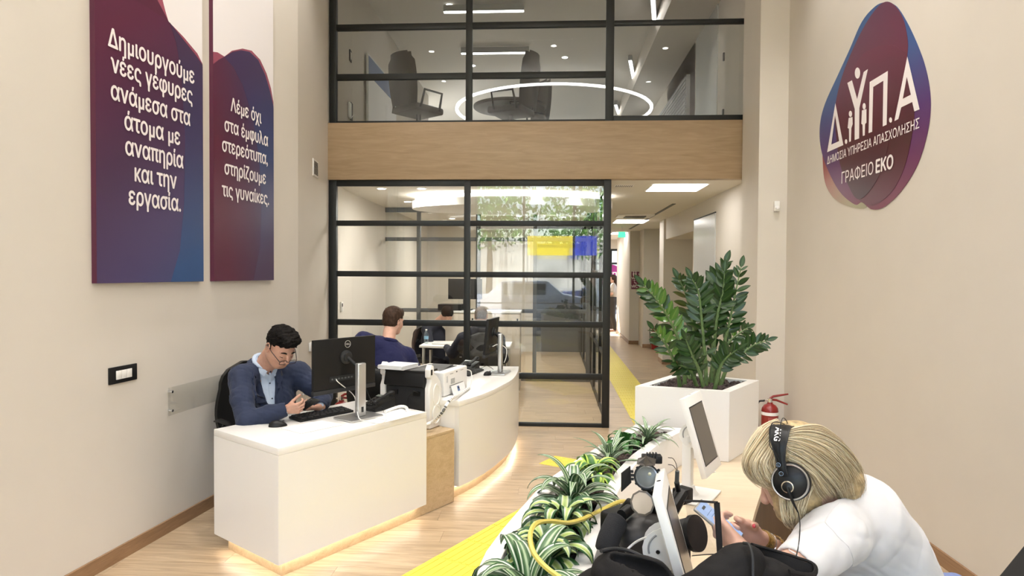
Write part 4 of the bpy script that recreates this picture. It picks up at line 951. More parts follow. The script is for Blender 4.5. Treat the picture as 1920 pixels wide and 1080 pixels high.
c = atH(706, 766, ZT); phone(c, 60, 'black desk phone behind the large monitor column')
c = atH(885, 694, ZT); phone(c+Vector((-.05, .05, 0)), 70, 'black desk phone between the white printer and the edge-on monitor')
# ================================================================== PLANTS
def leafmat(name, stops, rough=.35):
    if name in MATS: return MATS[name]
    m = bpy.data.materials.new(name); t, b = nodes(m); MATS[name] = m; N = t.nodes.new; L = t.links.new
    uv = N('ShaderNodeUVMap'); sx = N('ShaderNodeSeparateXYZ'); L(uv.outputs[0], sx.inputs[0])
    n = N('ShaderNodeTexNoise'); n.inputs['Scale'].default_value = 3; n.inputs['Detail'].default_value = 2
    mp = N('ShaderNodeMapping'); mp.inputs['Scale'].default_value = (9, 1.2, 1); L(uv.outputs[0], mp.inputs[0]); L(mp.outputs[0], n.inputs['Vector'])
    ad = N('ShaderNodeMath'); ad.operation = 'MULTIPLY_ADD'; ad.inputs[1].default_value = .10; L(n.outputs[0], ad.inputs[0]); L(sx.outputs[0], ad.inputs[2])
    sb = N('ShaderNodeMath'); sb.operation = 'SUBTRACT'; sb.inputs[1].default_value = .05; L(ad.outputs[0], sb.inputs[0])
    r = N('ShaderNodeValToRGB'); e = r.color_ramp.elements
    while len(e) < len(stops): e.new(.5)
    for k, (q, c) in enumerate(stops): e[k].position = q; e[k].color = (*c, 1)
    L(sb.outputs[0], r.inputs[0]); L(r.outputs[0], b.inputs['Base Color']); b.inputs['Roughness'].default_value = rough
    b.inputs['Subsurface Weight'].default_value = .0
    return m
G1, G2, CR, WH = (.022, .085, .022), (.05, .17, .03), (.52, .60, .24), (.66, .72, .56)
LM_STRIPE = leafmat('striped_leaf', [(0, G1), (.10, G1), (.14, WH), (.20, WH), (.24, G1), (.40, (.10, .19, .08)), (.46, (.40, .50, .30)), (.54, (.40, .50, .30)), (.60, (.10, .19, .08)), (.76, G1), (.80, WH), (.86, WH), (.90, G1)])
LM_CREAM = leafmat('cream_centre_leaf', [(0, G1), (.22, G1), (.27, WH), (.33, CR), (.5, (.30, .42, .10)), (.67, CR), (.73, WH), (.78, G1), (1, G1)])
LM_LIME = leafmat('lime_edge_leaf', [(0, (.50, .62, .12)), (.16, (.42, .58, .10)), (.24, G2), (.5, (.03, .12, .02)), (.76, G2), (.84, (.42, .58, .10)), (1, (.50, .62, .12))])
LM_GREEN = leafmat('green_leaf', [(0, G2), (.3, (.03, .12, .025)), (.5, (.06, .19, .05)), (.7, (.03, .12, .025)), (1, G2)], .3)
LM_ZZ = leafmat('glossy_leaf', [(0, (.011, .038, .005)), (.42, (.014, .048, .006)), (.5, (.05, .11, .02)), (.58, (.014, .048, .006)), (1, (.011, .038, .005))], .36)
LM_ZY = leafmat('young_glossy_leaf', [(0, (.06, .15, .02)), (.42, (.08, .17, .025)), (.5, (.16, .25, .05)), (.58, (.08, .17, .025)), (1, (.06, .15, .02))], .25)
def blade(base, az, el, L, w, droop, m, par, curl=0, fold=.25, n=12, twist=0, wave=0, rr=None, name='leaf', ph=0):
    """an arching strap leaf with real thickness"""
    P = []; p = Vector(base); e = el; ds = L/n; a = az; cl = []
    for i in range(n+1):
        f = i/n
        d = Vector((math.cos(e)*math.cos(a), math.cos(e)*math.sin(a), math.sin(e)))
        cl.append((p.copy(), d)); p = p+d*ds; e -= droop/n*(.4+1.4*f)*(1+curl*f); a += twist/n
    rows_t, rows_b, uv = [], [], []
    cs = (-1, -.55, 0, .55, 1)
    for i, (q, d) in enumerate(cl):
        f = i/n; ww = w*.5*(min(1, .42+f*2.6)*(1-max(0, (f-.45)/.55)**1.7)+.012)
        side = d.cross(Vector((0, 0, 1))); side = side.normalized() if side.length > .15 else Vector((math.sin(a), -math.cos(a), 0))
        if i and side.dot(ps) < 0: side = -side
        ps = side; nn = side.cross(d).normalized()
        wv = wave*math.sin(f*9+ph)*.5
        rows_t.append([q+side*ww*c+nn*(abs(c)*ww*fold+ww*wv*c*c*(1 if c > 0 else -1)) for c in cs]); rows_b.append([v-nn*.0009 for v in rows_t[-1]])
    mb = MB(); k = len(cs)
    mb.grid(rows_t); mb.grid([r[::-1] for r in rows_b])
    o = mb.build(name, m, par, smooth='all')
    ul = o.data.uv_layers.new(name='UVMap'); nv = (n+1)*k; co = []
    for lp in o.data.loops:
        vi = lp.vertex_index
        if vi < nv: r, c = divmod(vi, k)
        else: r, c = divmod(vi-nv, k); c = k-1-c
        co += [(cs[c]+1)/2, r/n]
    ul.data.foreach_set('uv', co)
    return o
def dracaena(base, label, kind, seed, n=18, L=.2, w=.03, spread=1.0, height=.03):
    rr = random.Random(seed); b = Vector(base); t = thing('dracaena', label, 'plant', b, 'dracaenas in the trough')
    part(MB().tube([b-Vector((0, 0, .02)), b+Vector((0, 0, height+.03))], [.012, .008], 8), 'stem', mat('plant_stem', (.12, .17, .05), .6), t, smooth=True)
    for k in range(n):
        f = k/n; az = k*2.4+rr.uniform(-.3, .3); m = kind
        z = height*(.2+f)
        if kind in (LM_CREAM, LM_LIME, LM_GREEN):
            el = math.radians(30+50*f+rr.uniform(-10, 10)); dr = rr.uniform(2.2, 3.4)*(1.15-.3*f); cu = rr.uniform(.1, .7); tw = rr.uniform(-1.2, 1.2)
            ll = L*rr.uniform(.75, 1.1)*(1-.25*f); ww = w*rr.uniform(.85, 1.15)
        else:
            el = math.radians((30 if spread > 1.5 else 22)+52*f+rr.uniform(-10, 10)); dr = rr.uniform(.7, 1.5)*spread; cu = .1; tw = rr.uniform(-.3, .3)
            ll = L*rr.uniform(.75, 1.1)*(1-.15*f); ww = w*rr.uniform(.8, 1.15)
        blade(b+Vector((.006*math.cos(az), .006*math.sin(az), z)), az, el, ll, ww, dr, m, t, curl=cu, twist=tw, wave=.35 if kind is not LM_STRIPE else .08, ph=rr.random()*6, n=14 if ll > .15 else 10)
    return t
Dz = .88
dracaena(atH(1214, 832, Dz), 'thin leaved striped dracaena at the far end of the trough by the big planter', LM_STRIPE, 1, 22, .175, .020, 1.2, .03)
dracaena(atH(1172, 848, Dz), 'green broad leaved dracaena second from the far end of the trough', LM_GREEN, 2, 16, .17, .036)
dracaena(atH(1143, 874, Dz), 'striped spiky dracaena third from the far end of the trough', LM_STRIPE, 3, 18, .18, .024, 1.0, .04)
dracaena(atH(1112, 905, Dz), 'curly dracaena with lime yellow leaf edges in the middle of the trough', LM_LIME, 4, 20, .17, .042)
dracaena(atH(1073, 958, Dz), 'large dracaena with long white striped leaves overhanging both rims', LM_STRIPE, 5, 24, .25, .042, 1.7, .04)
dracaena(atH(1056, 1000, Dz), 'curly cream centred dracaena just above the loop of yellow cable', LM_CREAM, 6, 24, .20, .046)
dracaena(atH(1022, 1062, Dz), 'curly cream centred dracaena behind the yellow cable bend', LM_CREAM, 7, 26, .21, .048)
dracaena(atH(994, 1135, Dz), 'broad striped dracaena nearest the viewer at the bottom edge of the picture', LM_STRIPE, 11, 22, .27, .050, 2.3, .02)
# tall glossy plant
zz = thing('zamioculcas', 'tall dark green glossy plant with feathered stems in the square planter', 'plant', (.83, 3.76, 1.05))
def leaf_mesh(name, m, L=1.0, w=.40):
    mb = MB(); rows = []; n = 7; cs = (-1, -.5, 0, .5, 1); uv = []
    for i in range(n+1):
        f = i/n; ww = w*.5*(math.sin(PI*min(f**.85, 1))**.75)+.004
        rows.append([Vector((f*L, c*ww, .10*abs(c)*w-.16*(f-.3)**2)) for c in cs])
    mb.grid(rows); mb.grid([[v-Vector((0, 0, .012)) for v in r][::-1] for r in rows])
    o = mb.build(name, m, None, smooth='all'); me = o.data; bpy.data.objects.remove(o)
    ul = me.uv_layers.new(name='UVMap'); nv = (n+1)*5; co = []
    for lp in me.loops:
        vi = lp.vertex_index; r, c = divmod(vi if vi < nv else vi-nv, 5); c = c if vi < nv else 4-c; co += [(cs[c]+1)/2, r/n]
    ul.data.foreach_set('uv', co); return me
ZME = leaf_mesh('leaf', LM_ZZ); ZMY = leaf_mesh('leaf', LM_ZY)
STEM = mat('zz_stem', (.10, .16, .05), .45, var=.3, vscale=60)
zr = random.Random(12)
def zstem(pts, npair, lo=.22, young=0, L0=.075, d0=0, dtip=0, roll=0):
    """pts: crop pixels of the stem from the soil to the tip"""
    q = [(1180+x*.2406, 480+y*.2406) for x, y in pts]; k = len(q)
    W_ = [atD(x, y, 3.72+d0*(1-i/(k-1))+dtip*(i/(k-1))) for i, (x, y) in enumerate(q)]
    W_[0].z = 1.06
    P = smooth_path(W_, 8); n = len(P)
    part(MB().tube(P, [.0125*(1-.78*i/(n-1)) for i in range(n)], 8), 'stem', STEM, zz, smooth=True)
    view = ray(1320, 620).normalized()
    for i in range(npair):
        f = lo+(1-lo)*((i+.5)/npair); j = f*(n-1); a = int(min(j, n-2)); p = P[a].lerp(P[a+1], j-a); tg = (P[min(a+2, n-1)]-P[max(a-1, 0)]).normalized()
        sd = tg.cross(view).normalized(); sd = (sd*math.cos(roll)+view*math.sin(roll)).normalized(); up = sd.cross(tg)
        for s in (-1, 1):
            ff = (i+.5)/npair; L = L0*.92*(.75+.5*math.sin(PI*min(1, ff*1.0+.08)))*zr.uniform(.88, 1.1)*(.8 if i == npair-1 else 1)
            an = math.radians(62-24*ff+zr.uniform(-9, 9)); d = (tg*math.cos(an)+sd*s*math.sin(an)+up*zr.uniform(-.25, .25)).normalized()
            nrm = (up*zr.choice((1, 1, -1))*-1+sd*zr.uniform(-.9, .9)+Vector((0, 0, .5))).normalized(); nrm = (nrm-d*nrm.dot(d)).normalized(); y = nrm.cross(d)
            o = bpy.data.objects.new('leaf', ZMY if zr.random() < young*(1 if s < 0 else .3) else ZME); COL.objects.link(o)
            Mx = Matrix((d, y, nrm)).transposed(); o.matrix_basis = Matrix.LocRotScale(p+d*.004, Mx.to_quaternion(), Vector((L, L*zr.uniform(.95, 1.2), L))); setpar(o, zz)
    # end leaf
    o = bpy.data.objects.new('leaf', ZME); COL.objects.link(o); tg = (P[-1]-P[-3]).normalized(); nrm = (-view+Vector((0, 0, .3))); nrm = (nrm-tg*nrm.dot(tg)).normalized()
    o.matrix_basis = Matrix.LocRotScale(P[-1], Matrix((tg, nrm.cross(tg), nrm)).transposed().to_quaternion(), Vector((L0*.9,)*3)); setpar(o, zz)
zstem([(430, 1010), (425, 800), (345, 560), (225, 360), (110, 225)], 13, .32, .75, .085, -.05, -.1)
zstem([(400, 1000), (370, 880), (290, 700), (190, 570)], 8, .3, .4, .07, -.1, -.2)
zstem([(500, 1000), (510, 800), (500, 560), (440, 300), (385, 180)], 12, .25, 0, .085, .15, .15, .5)
zstem([(600, 1010), (592, 800), (566, 520), (540, 290), (490, 180)], 13, .25, 0, .085, -.05, -.05)
zstem([(560, 1000), (570, 760), (620, 480), (680, 240), (745, 60)], 13, .3, 0, .095, .12, .1, .4)
zstem([(640, 1000), (660, 700), (690, 450), (730, 280), (742, 130)], 12, .3, 0, .085, .02, -.02, .5)
zstem([(680, 960), (735, 700), (775, 540), (818, 330), (870, 90)], 11, .38, 0, .085, .0, .1)
zstem([(700, 990), (760, 880), (860, 780), (960, 700), (1070, 660)], 8, .4, 0, .07, -.05, -.1)
zstem([(650, 990), (700, 810), (780, 670), (860, 600), (925, 560)], 9, .35, .15, .07, .1, .2, .3)
zstem([(660, 1010), (700, 890), (760, 790), (840, 730)], 9, .3, 0, .075, -.15, -.25)
zstem([(590, 1010), (545, 900), (490, 770), (440, 650)], 7, .3, .1, .075, -.15, -.25)
zstem([(480, 1000), (450, 850), (480, 640), (530, 470)], 8, .2, 0, .08, .15, .25, .6)
zstem([(620, 1010), (650, 820), (640, 640), (600, 560)], 7, .2, 0, .085, .05, .05, .8)
zstem([(540, 1010), (480, 900), (420, 860), (380, 850)], 5, .2, 0, .08, -.1, -.2)
# yellow cable across the trough
Yc = mat('yellow_cable', (.62, .50, .10), .45)
cable([atH(1190, 944, .84), atH(1165, 940, .935), atD(1130, 955, 2.19), atD(1095, 972, 2.03), atD(1065, 980, 1.93), atD(1030, 977, 1.84), atD(1005, 982, 1.76), atD(994, 1003, 1.70), atD(1000, 1035, 1.64), atD(1022, 1062, 1.58), atD(1052, 1085, 1.53), atD(1080, 1110, 1.48)],
      .0068, Yc, 'thick yellow cable looping over the plants from the camera lamp')
# ================================================================== FIGURES: smooth-union bodies meshed by surface nets
def npv(v): return np.array(v, dtype=np.float32)
class Body:
    def __init__(s): s.g = []; s.cut = []; s.disp = None
    def group(s, k=.02, kg=.015): s.g.append((k, kg, [])); return s
    def cap(s, a, b, ra, rb=None): s.g[-1][2].append(('c', npv(a), npv(b), ra, ra if rb is None else rb)); return s
    def path(s, pts, rs):
        for i in range(len(pts)-1): s.cap(pts[i], pts[i+1], rs[i], rs[i+1])
        return s
    def ell(s, c, r, M=None): s.g[-1][2].append(('e', npv(c), npv(r), None if M is None else npv([list(q) for q in M]))); return s
    def sub(s, kind, *a, k=.006): s.cut.append((kind, k, a)); return s
    @staticmethod
    def _p(q, P):
        if q[0] == 'c':
            _, a, b, ra, rb = q; ab = b-a; t = np.clip(((P-a) @ ab)/max(float(ab @ ab), 1e-12), 0, 1); return np.linalg.norm(P-a-t[:, None]*ab, axis=1)-(ra+(rb-ra)*t)
        _, c, r, M = q; L = P-c
        if M is not None: L = L @ M
        k0 = np.linalg.norm(L/r, axis=1); k1 = np.linalg.norm(L/(r*r), axis=1)+1e-9; return k0*(k0-1)/k1
    def __call__(s, P):
        out = None
        for k, kg, pr in s.g:
            d = None
            for q in pr:
                e = s._p(q, P)
                if d is None: d = e
                else: h = np.maximum(k-np.abs(d-e), 0)/k; d = np.minimum(d, e)-h*h*k*.25
            if out is None: out = d
            else: h = np.maximum(kg-np.abs(out-d), 0)/kg; out = np.minimum(out, d)-h*h*kg*.25
        if s.disp is not None: out = out+s.disp(P)
        for kind, k, a in s.cut:
            if kind == 'fn': e = a[0](P)
            else: e = s._p((kind,)+tuple(npv(x) if not np.isscalar(x) and x is not None else x for x in a), P)
            e = -e; h = np.maximum(k-np.abs(out-e), 0)/k; out = np.maximum(out, e)+h*h*k*.25
        return out.astype(np.float32)
    def bounds(s, pad):
        lo = np.full(3, 1e9); hi = -lo
        for _, _, pr in s.g:
            for q in pr:
                if q[0] == 'c':
                    for c, r in ((q[1], q[3]), (q[2], q[4])): lo = np.minimum(lo, c-r); hi = np.maximum(hi, c+r)
                else: R = float(q[2].max()); lo = np.minimum(lo, q[1]-R); hi = np.maximum(hi, q[1]+R)
        return lo-pad, hi+pad
def surface_nets(f, lo, hi, h):
    n = np.ceil((hi-lo)/h/4).astype(int)*4+5; S = 4; nc = (n-1)//S
    ax = [lo[i]+h*S*np.arange(nc[i]+1) for i in range(3)]
    Pc = np.stack(np.meshgrid(*ax, indexing='ij'), -1).reshape(-1, 3).astype(np.float32)
    dc = f(Pc).reshape(nc+1)
    n = nc*S+1
    near = np.abs(dc) < h*S*2.4
    kp = np.zeros(nc, bool)
    for a in (0, 1):
        for b in (0, 1):
            for c in (0, 1): kp |= near[a:nc[0]+a, b:nc[1]+b, c:nc[2]+c]
    D = np.ones(n, np.float32)
    base = dc[:-1, :-1, :-1]
    D[:-1, :-1, :-1] = np.repeat(np.repeat(np.repeat(base, S, 0), S, 1), S, 2)
    m = np.zeros(n, bool); m[:-1, :-1, :-1] = np.repeat(np.repeat(np.repeat(kp, S, 0), S, 1), S, 2)
    I = np.argwhere(m); 
    for s in range(0, len(I), 400000):
        q = I[s:s+400000]; D[q[:, 0], q[:, 1], q[:, 2]] = f((lo+q*h).astype(np.float32))
    D[D == 0] = 1e-6
    D[0] = D[-1] = 1; D[:, 0] = D[:, -1] = 1; D[:, :, 0] = D[:, :, -1] = 1
    ins = D < 0
    sm = np.zeros(n-1, np.int8)
    for a in (0, 1):
        for b in (0, 1):
            for c in (0, 1): sm += ins[a:n[0]-1+a, b:n[1]-1+b, c:n[2]-1+c]
    act = (sm > 0) & (sm < 8); C = np.argwhere(act); idx = np.full(n-1, -1, np.int64); idx[act] = np.arange(len(C))
    acc = np.zeros((len(C), 3)); cnt = np.zeros(len(C)); off = [(a, b, c) for a in (0, 1) for b in (0, 1) for c in (0, 1)]
    val = {o: D[C[:, 0]+o[0], C[:, 1]+o[1], C[:, 2]+o[2]] for o in off}
    for o in off:
        for d in range(3):
            if o[d] == 0:
                p = list(o); p[d] = 1; a, b = val[o], val[tuple(p)]; x = (a < 0) != (b < 0); t = a[x]/(a[x]-b[x])
                q = np.tile(np.array(o, float), (x.sum(), 1)); q[:, d] += t; acc[x] += q; cnt[x] += 1
    V = lo+h*(C+acc/cnt[:, None]); F = []
    for d in range(3):
        u, v = (d+1) % 3, (d+2) % 3
        sl0 = [slice(None)]*3; sl1 = [slice(None)]*3; sl0[d] = slice(0, -1); sl1[d] = slice(1, None)
        a, b = ins[tuple(sl0)], ins[tuple(sl1)]; E = np.argwhere(a != b); E = E[(E[:, u] > 0) & (E[:, v] > 0) & (E[:, u] < n[u]-1) & (E[:, v] < n[v]-1)]
        flip = a[E[:, 0], E[:, 1], E[:, 2]]
        def cell(du, dv): q = E.copy(); q[:, u] -= du; q[:, v] -= dv; return idx[q[:, 0], q[:, 1], q[:, 2]]
        Q = np.stack([cell(1, 1), cell(0, 1), cell(0, 0), cell(1, 0)], 1); Q[~flip] = Q[~flip][:, ::-1]; F.append(Q)
    return V, np.concatenate(F)
def mesh_body(f, name, m, parent, h=.005, label=None, lo=None, hi=None):
    if lo is None: lo, hi = f.bounds(.03)
    V, F = surface_nets(f, np.array(lo, float), np.array(hi, float), h)
    me = bpy.data.meshes.new(name); me.vertices.add(len(V)); me.vertices.foreach_set('co', V.astype(np.float32).ravel())
    me.loops.add(F.size); me.loops.foreach_set('vertex_index', F.astype(np.int32).ravel()); me.polygons.add(len(F))
    me.polygons.foreach_set('loop_start', (np.arange(len(F))*4).astype(np.int32)); me.polygons.foreach_set('use_smooth', [True]*len(F))
    me.materials.append(m); me.update(calc_edges=True); me.validate()
    o = bpy.data.objects.new(name, me); COL.objects.link(o)
    if parent is not None: setpar(o, parent)
    if label: o['label'] = label
    return o
def wrinkle(amp, sc, seed=0, stretch=(1, 1, 1), sharp=1.0):
    rr = np.random.RandomState(seed); K = rr.normal(size=(7, 3)); K /= np.linalg.norm(K, axis=1)[:, None]; K *= (sc*rr.uniform(.6, 1.7, 7))[:, None]*np.array(stretch); ph = rr.uniform(0, 6, 7)
    W_ = rr.normal(size=(4, 3)); W_ *= sc*.6
    def f(P):
        w = sum(np.sin(P @ W_[i]+i*1.7) for i in range(4))[:, None]*.35
        return amp*sum((1-np.abs(np.sin(P @ K[i]+ph[i]+w[:, 0]*1.3)))**sharp-.36 for i in range(7))/3.5
    return f
def fr(F, up=(0, 0, 1)):
    """columns: forward, right, up"""
    f = Vector(F).normalized(); u = Vector(up); r = f.cross(u).normalized(); u = r.cross(f); return Matrix((f, r, u)).transposed()
def head(B, C, H, s=1.0, fem=False, closed=True):
    """adds a head; C centre, H columns forward/right/up"""
    C = Vector(C); T = lambda f, r, u: C+H @ Vector((f, r, u))*s
    B.group(.03*s, .02)
    B.ell(T(-.012, 0, .035), (.097*s, .076*s, .083*s), H).ell(T(.028, 0, -.028), (.060*s, .060*s, .080*s), H)
    B.cap(T(.052, -.012, -.094), T(.052, .012, -.094), .023*s)
    for k in (-1, 1):
        B.cap(T(-.002, k*.050, -.052), T(.045, k*.018, -.092), .020*s)
        B.ell(T(.055, k*.036, -.034), (.024*s, .022*s, .026*s), H)
    B.group(.010*s, .008*s)
    for k in (-1, 1): B.cap(T(.082, k*.014, .016), T(.074, k*.046, .017), .0085*s, .007*s)
    B.cap(T(.088, 0, .004), T(.109, 0, -.034), .0075*s, .0115*s).cap(T(.102, -.010, -.039), T(.102, .010, -.039), .0075*s)
    B.cap(T(.086, -.017, -.0635), T(.086, .017, -.0635), .0065*s).cap(T(.084, -.014, -.0745), T(.084, .014, -.0745), .0075*s)
    B.group(.006*s, .006*s)
    for k in (-1, 1): B.ell(T(.071, k*.031, -.004), (.0135*s, .0145*s, .0115*s), H)
    return T
def ears(B, T, H, s=1.0):
    B.group(.004*s, .006*s)
    for k in (-1, 1):
        E = H @ Matrix.Rotation(k*-.35, 3, 'Z')
        pts = [T(-.012+.020*math.cos(a), k*(.080+.006*math.cos(a*.5)), -.010+.031*math.sin(a)) for a in [q*PI/5-.9 for q in range(9)]]
        B.path(pts, [.0045*s]*9); B.ell(T(-.010, k*.077, -.012), (.014*s, .005*s, .024*s), H)
def eyes(T, H, par, m_iris, s=1.0, lid=None):
    W_ = mat('eye_white', (.75, .72, .68), .2)
    for k in (-1, 1):
        c = T(.074, k*.031, -.003); part(MB().lathe([(.0001, -.012*s)]+[(.012*s*math.cos(a), .012*s*math.sin(a)) for a in [q*PI/8-PI/2 for q in range(1, 8)]]+[(.0001, .012*s)], c, 16, H), 'eye', W_, par, smooth=True)
        part(MB().lathe([(.0055*s, 0), (.0055*s, .0015*s)], c+H @ Vector((.0112*s, 0, -.004*s)), 12, H @ rot('Y', 90)), 'iris', m_iris, par)
def hand(B, wrist, F, N, side, s=1.0, curl=(.5, .5, .5, .5), spread=.06, thumb=(.6, .5), tc=.5):
    """F towards the fingers, N out of the palm; side +1 when the thumb lies towards N x F"""
    F = Vector(F).normalized(); N = Vector(N); N = (N-F*N.dot(F)).normalized(); A = N.cross(F)*side; w = Vector(wrist); tips = []
    B.group(.010*s, .010*s)
    B.cap(w-F*.02*s, w+F*.02*s, .024*s, .022*s)
    for i in range(4):
        a = (1.5-i)*.0205*s; kn = w+F*(.088-.006*abs(i-1.2))*s+A*a; B.cap(w+F*.015*s+A*a*.55, kn, .0155*s, .0105*s)
    B.cap(w+F*.02*s+A*.018*s+N*.004, w+F*.055*s+A*.03*s+N*.008*s, .016*s, .013*s)
    B.group(.0035*s, .005*s)
    LN_ = (.074, .082, .076, .060)
    for i in range(4):
        a = (1.5-i)*.0205*s; p = w+F*(.088-.006*abs(i-1.2))*s+A*a; d = (F+A*(1.5-i)*spread).normalized(); L = LN_[i]*s; r = (.0092, .0094, .0090, .0080)[i]*s
        an = 0
        for j, q in enumerate((.46, .30, .24)):
            an += curl[i]*(.85, 1.1, .8)[j]; dd = (d*math.cos(an)+N*math.sin(an)).normalized(); p2 = p+dd*L*q; B.cap(p, p2, r, r*.9); p = p2; r *= .9
        tips.append((p, dd, r))
    p = w+F*.03*s+A*.026*s+N*.008*s; d = (F*(.75)+A*thumb[0]+N*thumb[1]).normalized(); r = .0125*s
    for q in (.036, .031, .026):
        p2 = p+d*q*s; B.cap(p, p2, r, r*.88); p = p2; r *= .88; d = (d+(F*.3-A*.3+N*.3)*tc).normalized()
    tips.append((p, d, r)); return tips
SKIN = mat('skin', (.52, .29, .205), .5, sss=.12, var=.06, vscale=40, bump=.05, bscale=300)
SKINF = mat('fair_skin', (.62, .37, .27), .48, sss=.12, var=.06, vscale=40, bump=.05, bscale=300)
HAIRD = mat('dark_hair', (.006, .0045, .0035), .7, spec=.12, var=.5, vscale=80, bump=.6, bscale=160, stretch=(1, 1, .35))
HAIRB = mat('brown_hair', (.045, .024, .014), .6, spec=.2, var=.5, vscale=80, bump=.6, bscale=160, stretch=(1, 1, .35))
HAIRG = mat('grey_hair', (.14, .11, .09), .6, var=.5, vscale=90, bump=.6, bscale=200)
SUIT = mat('navy_suit', (.014, .022, .054), .85, sheen=.05, bump=.25, bscale=900)
SHIRT = mat('pale_blue_shirt', (.48, .55, .66), .75, bump=.15, bscale=700)
POLO = mat('deep_blue_polo', (.004, .0055, .052), .85, sheen=.05, bump=.25, bscale=900)
TEE = mat('white_tee', (.66, .64, .635), .85, sheen=.2, bump=.15, bscale=900)
DSUIT = mat('dark_suit', (.012, .013, .022), .85)
JEANS = mat('blue_jeans', (.16, .21, .42), .85, bump=.3, bscale=600)

# ------------------------------------------------------------------ man in the navy suit
man = thing('person', 'dark haired man in navy suit and glasses seated at the white desk holding a phone', 'person', atD(485, 860, 4.72))
hF = Vector((.80, -.60, 0)); pit = math.radians(36); HM = fr(Vector((.82, -.57, 0))*math.cos(pit)+Vector((0, 0, -math.sin(pit))), (.05, 0, 1))
TF = fr((.76, -.65, 0))
hc = atD(527, 650, 4.42); nb = atD(497, 684, 4.54)
rs, ls = atD(452, 708, 4.42), atD(560, 700, 4.74)
re_, le_ = atD(463, 790, 4.22), atD(606, 742, 4.70)
rw, lw = atD(535, 768, 4.27), atD(600, 763, 4.50)
pel = atD(478, 850, 4.78); chest = atD(500, 748, 4.62); belly = atD(500, 800, 4.62)
Z_ = Vector((0, 0, 1)); b = Body(); T = head(b, hc, HM, 1.08); ears(b, T, HM, 1.08)
b.group(.03, .02)
for k in (-1, 1): b.ell(T(.028, k*.040, -.050), (.040, .030, .040), HM).cap(T(.0, k*.046, -.06), T(.05, k*.020, -.088), .028)
b.cap(T(.03, 0, -.085), T(.0, 0, -.10), .04, .045)
b.group(.03, .03).cap(T(-.035, 0, -.05), nb, .062, .066).cap(T(.0, 0, -.085), nb+TF.col[0]*.03, .035, .05)
b.group(.05, .03).ell(chest, (.10, .15, .17), TF).cap(belly, pel, .12, .13).cap(rs-Z_*.03, ls-Z_*.03, .035)
b.group(.02, .02).path([rs, re_, rw], [.045, .035, .025]).path([ls, le_, lw], [.045, .035, .025])
knee_r, knee_l = pel+hF*.42+TF.col[1]*.12+Vector((0, 0, .02)), pel+hF*.42-TF.col[1]*.12+Vector((0, 0, .02))
phone_c = atD(578, 757, 4.33)
pr1 = (phone_c-rw).normalized(); 
hand(b, rw, (Vector((.95, .05, .10))), (-.1, .75, .35), -1, .98, (.75, .8, .85, .9), .03, (.5, .7), .3)
hand(b, lw, (Vector((-.62, -.72, .02))), (-.35, .05, .8), -1, .98, (.75, .8, .85, .9), .03, (.7, .5), .35)
mesh_body(b, 'body', SKIN, man, .0042)
h_ = Body().group(.02, .02); h_.ell(T(-.014, 0, .042), (.112, .093, .098), HM).ell(T(.020, 0, .098), (.078, .074, .042), HM).cap(T(.060, -.035, .092), T(.080, .035, .094), .027, .030)
wv = wrinkle(.010, 95, 4, sharp=1.2); wv2 = wrinkle(.005, 260, 8); h_.disp = lambda P: wv(P)+wv2(P)
Hi = np.array([list(q) for q in HM]); hcn = npv(hc)
def face_cut(P):
    L = (P-hcn) @ Hi/1.06; f, r, u = L[:, 0], np.abs(L[:, 1]), L[:, 2]
    a = np.maximum(.030-f+np.maximum(0, (.055-r))*0, u-(.070-.35*r)); bb = np.maximum(.002-f, u-.028); c = u+.048-np.maximum(0, -f-.02)*.55
    return np.minimum(np.minimum(a, bb), c)*1.06
h_.sub('fn', face_cut, k=.006); mesh_body(h_, 'hair', HAIRD, man, .0032)
for k in (-1, 1):
    part(MB().tube([T(.0815, k*.018, -.011), T(.0850, k*.031, -.0140), T(.0775, k*.046, -.010)], [.0018, .0030, .0018], 6), 'eyelash_line', HAIRD, man, smooth=True)
    part(MB().tube([T(.0895, k*.016, .018), T(.088, k*.032, .024), T(.078, k*.050, .019)], [.0045, .0055, .003], 6), 'eyebrow', HAIRD, man, smooth=True)
# glasses resting low on the nose
gl = thing('eyeglasses', 'thin dark framed glasses low on the nose of the suited man', 'glasses', T(.11, 0, -.02)); GLF = mat('dark_red_frame', (.02, .006, .006), .35)
for k in (-1, 1):
    q = [T(.112-.10*abs(u_)*.1, k*(.033+u_), -.030+v_) for u_, v_ in [(.024*math.cos(a)/max(abs(math.cos(a)), abs(math.sin(a)))**.75, .014*math.sin(a)/max(abs(math.cos(a)), abs(math.sin(a)))**.75) for a in [i*PI/10 for i in range(21)]]]
    part(MB().tube(q, .0021, 6, cap=False), 'rim', GLF, gl, smooth=True)
    part(MB().add(q[:-1], [list(range(20))]), 'lens', glassmat('lens_glass', (.93, .95, .97), .05), gl)
    part(MB().tube([T(.110, k*.060, -.022), T(.04, k*.083, -.004), T(-.012, k*.088, .008), T(-.03, k*.086, -.008)], .0026, 6), 'temple', GLF, gl, smooth=True)
part(MB().tube([T(.114, -.010, -.026), T(.119, 0, -.022), T(.114, .010, -.026)], .0022, 6), 'bridge', GLF, gl)
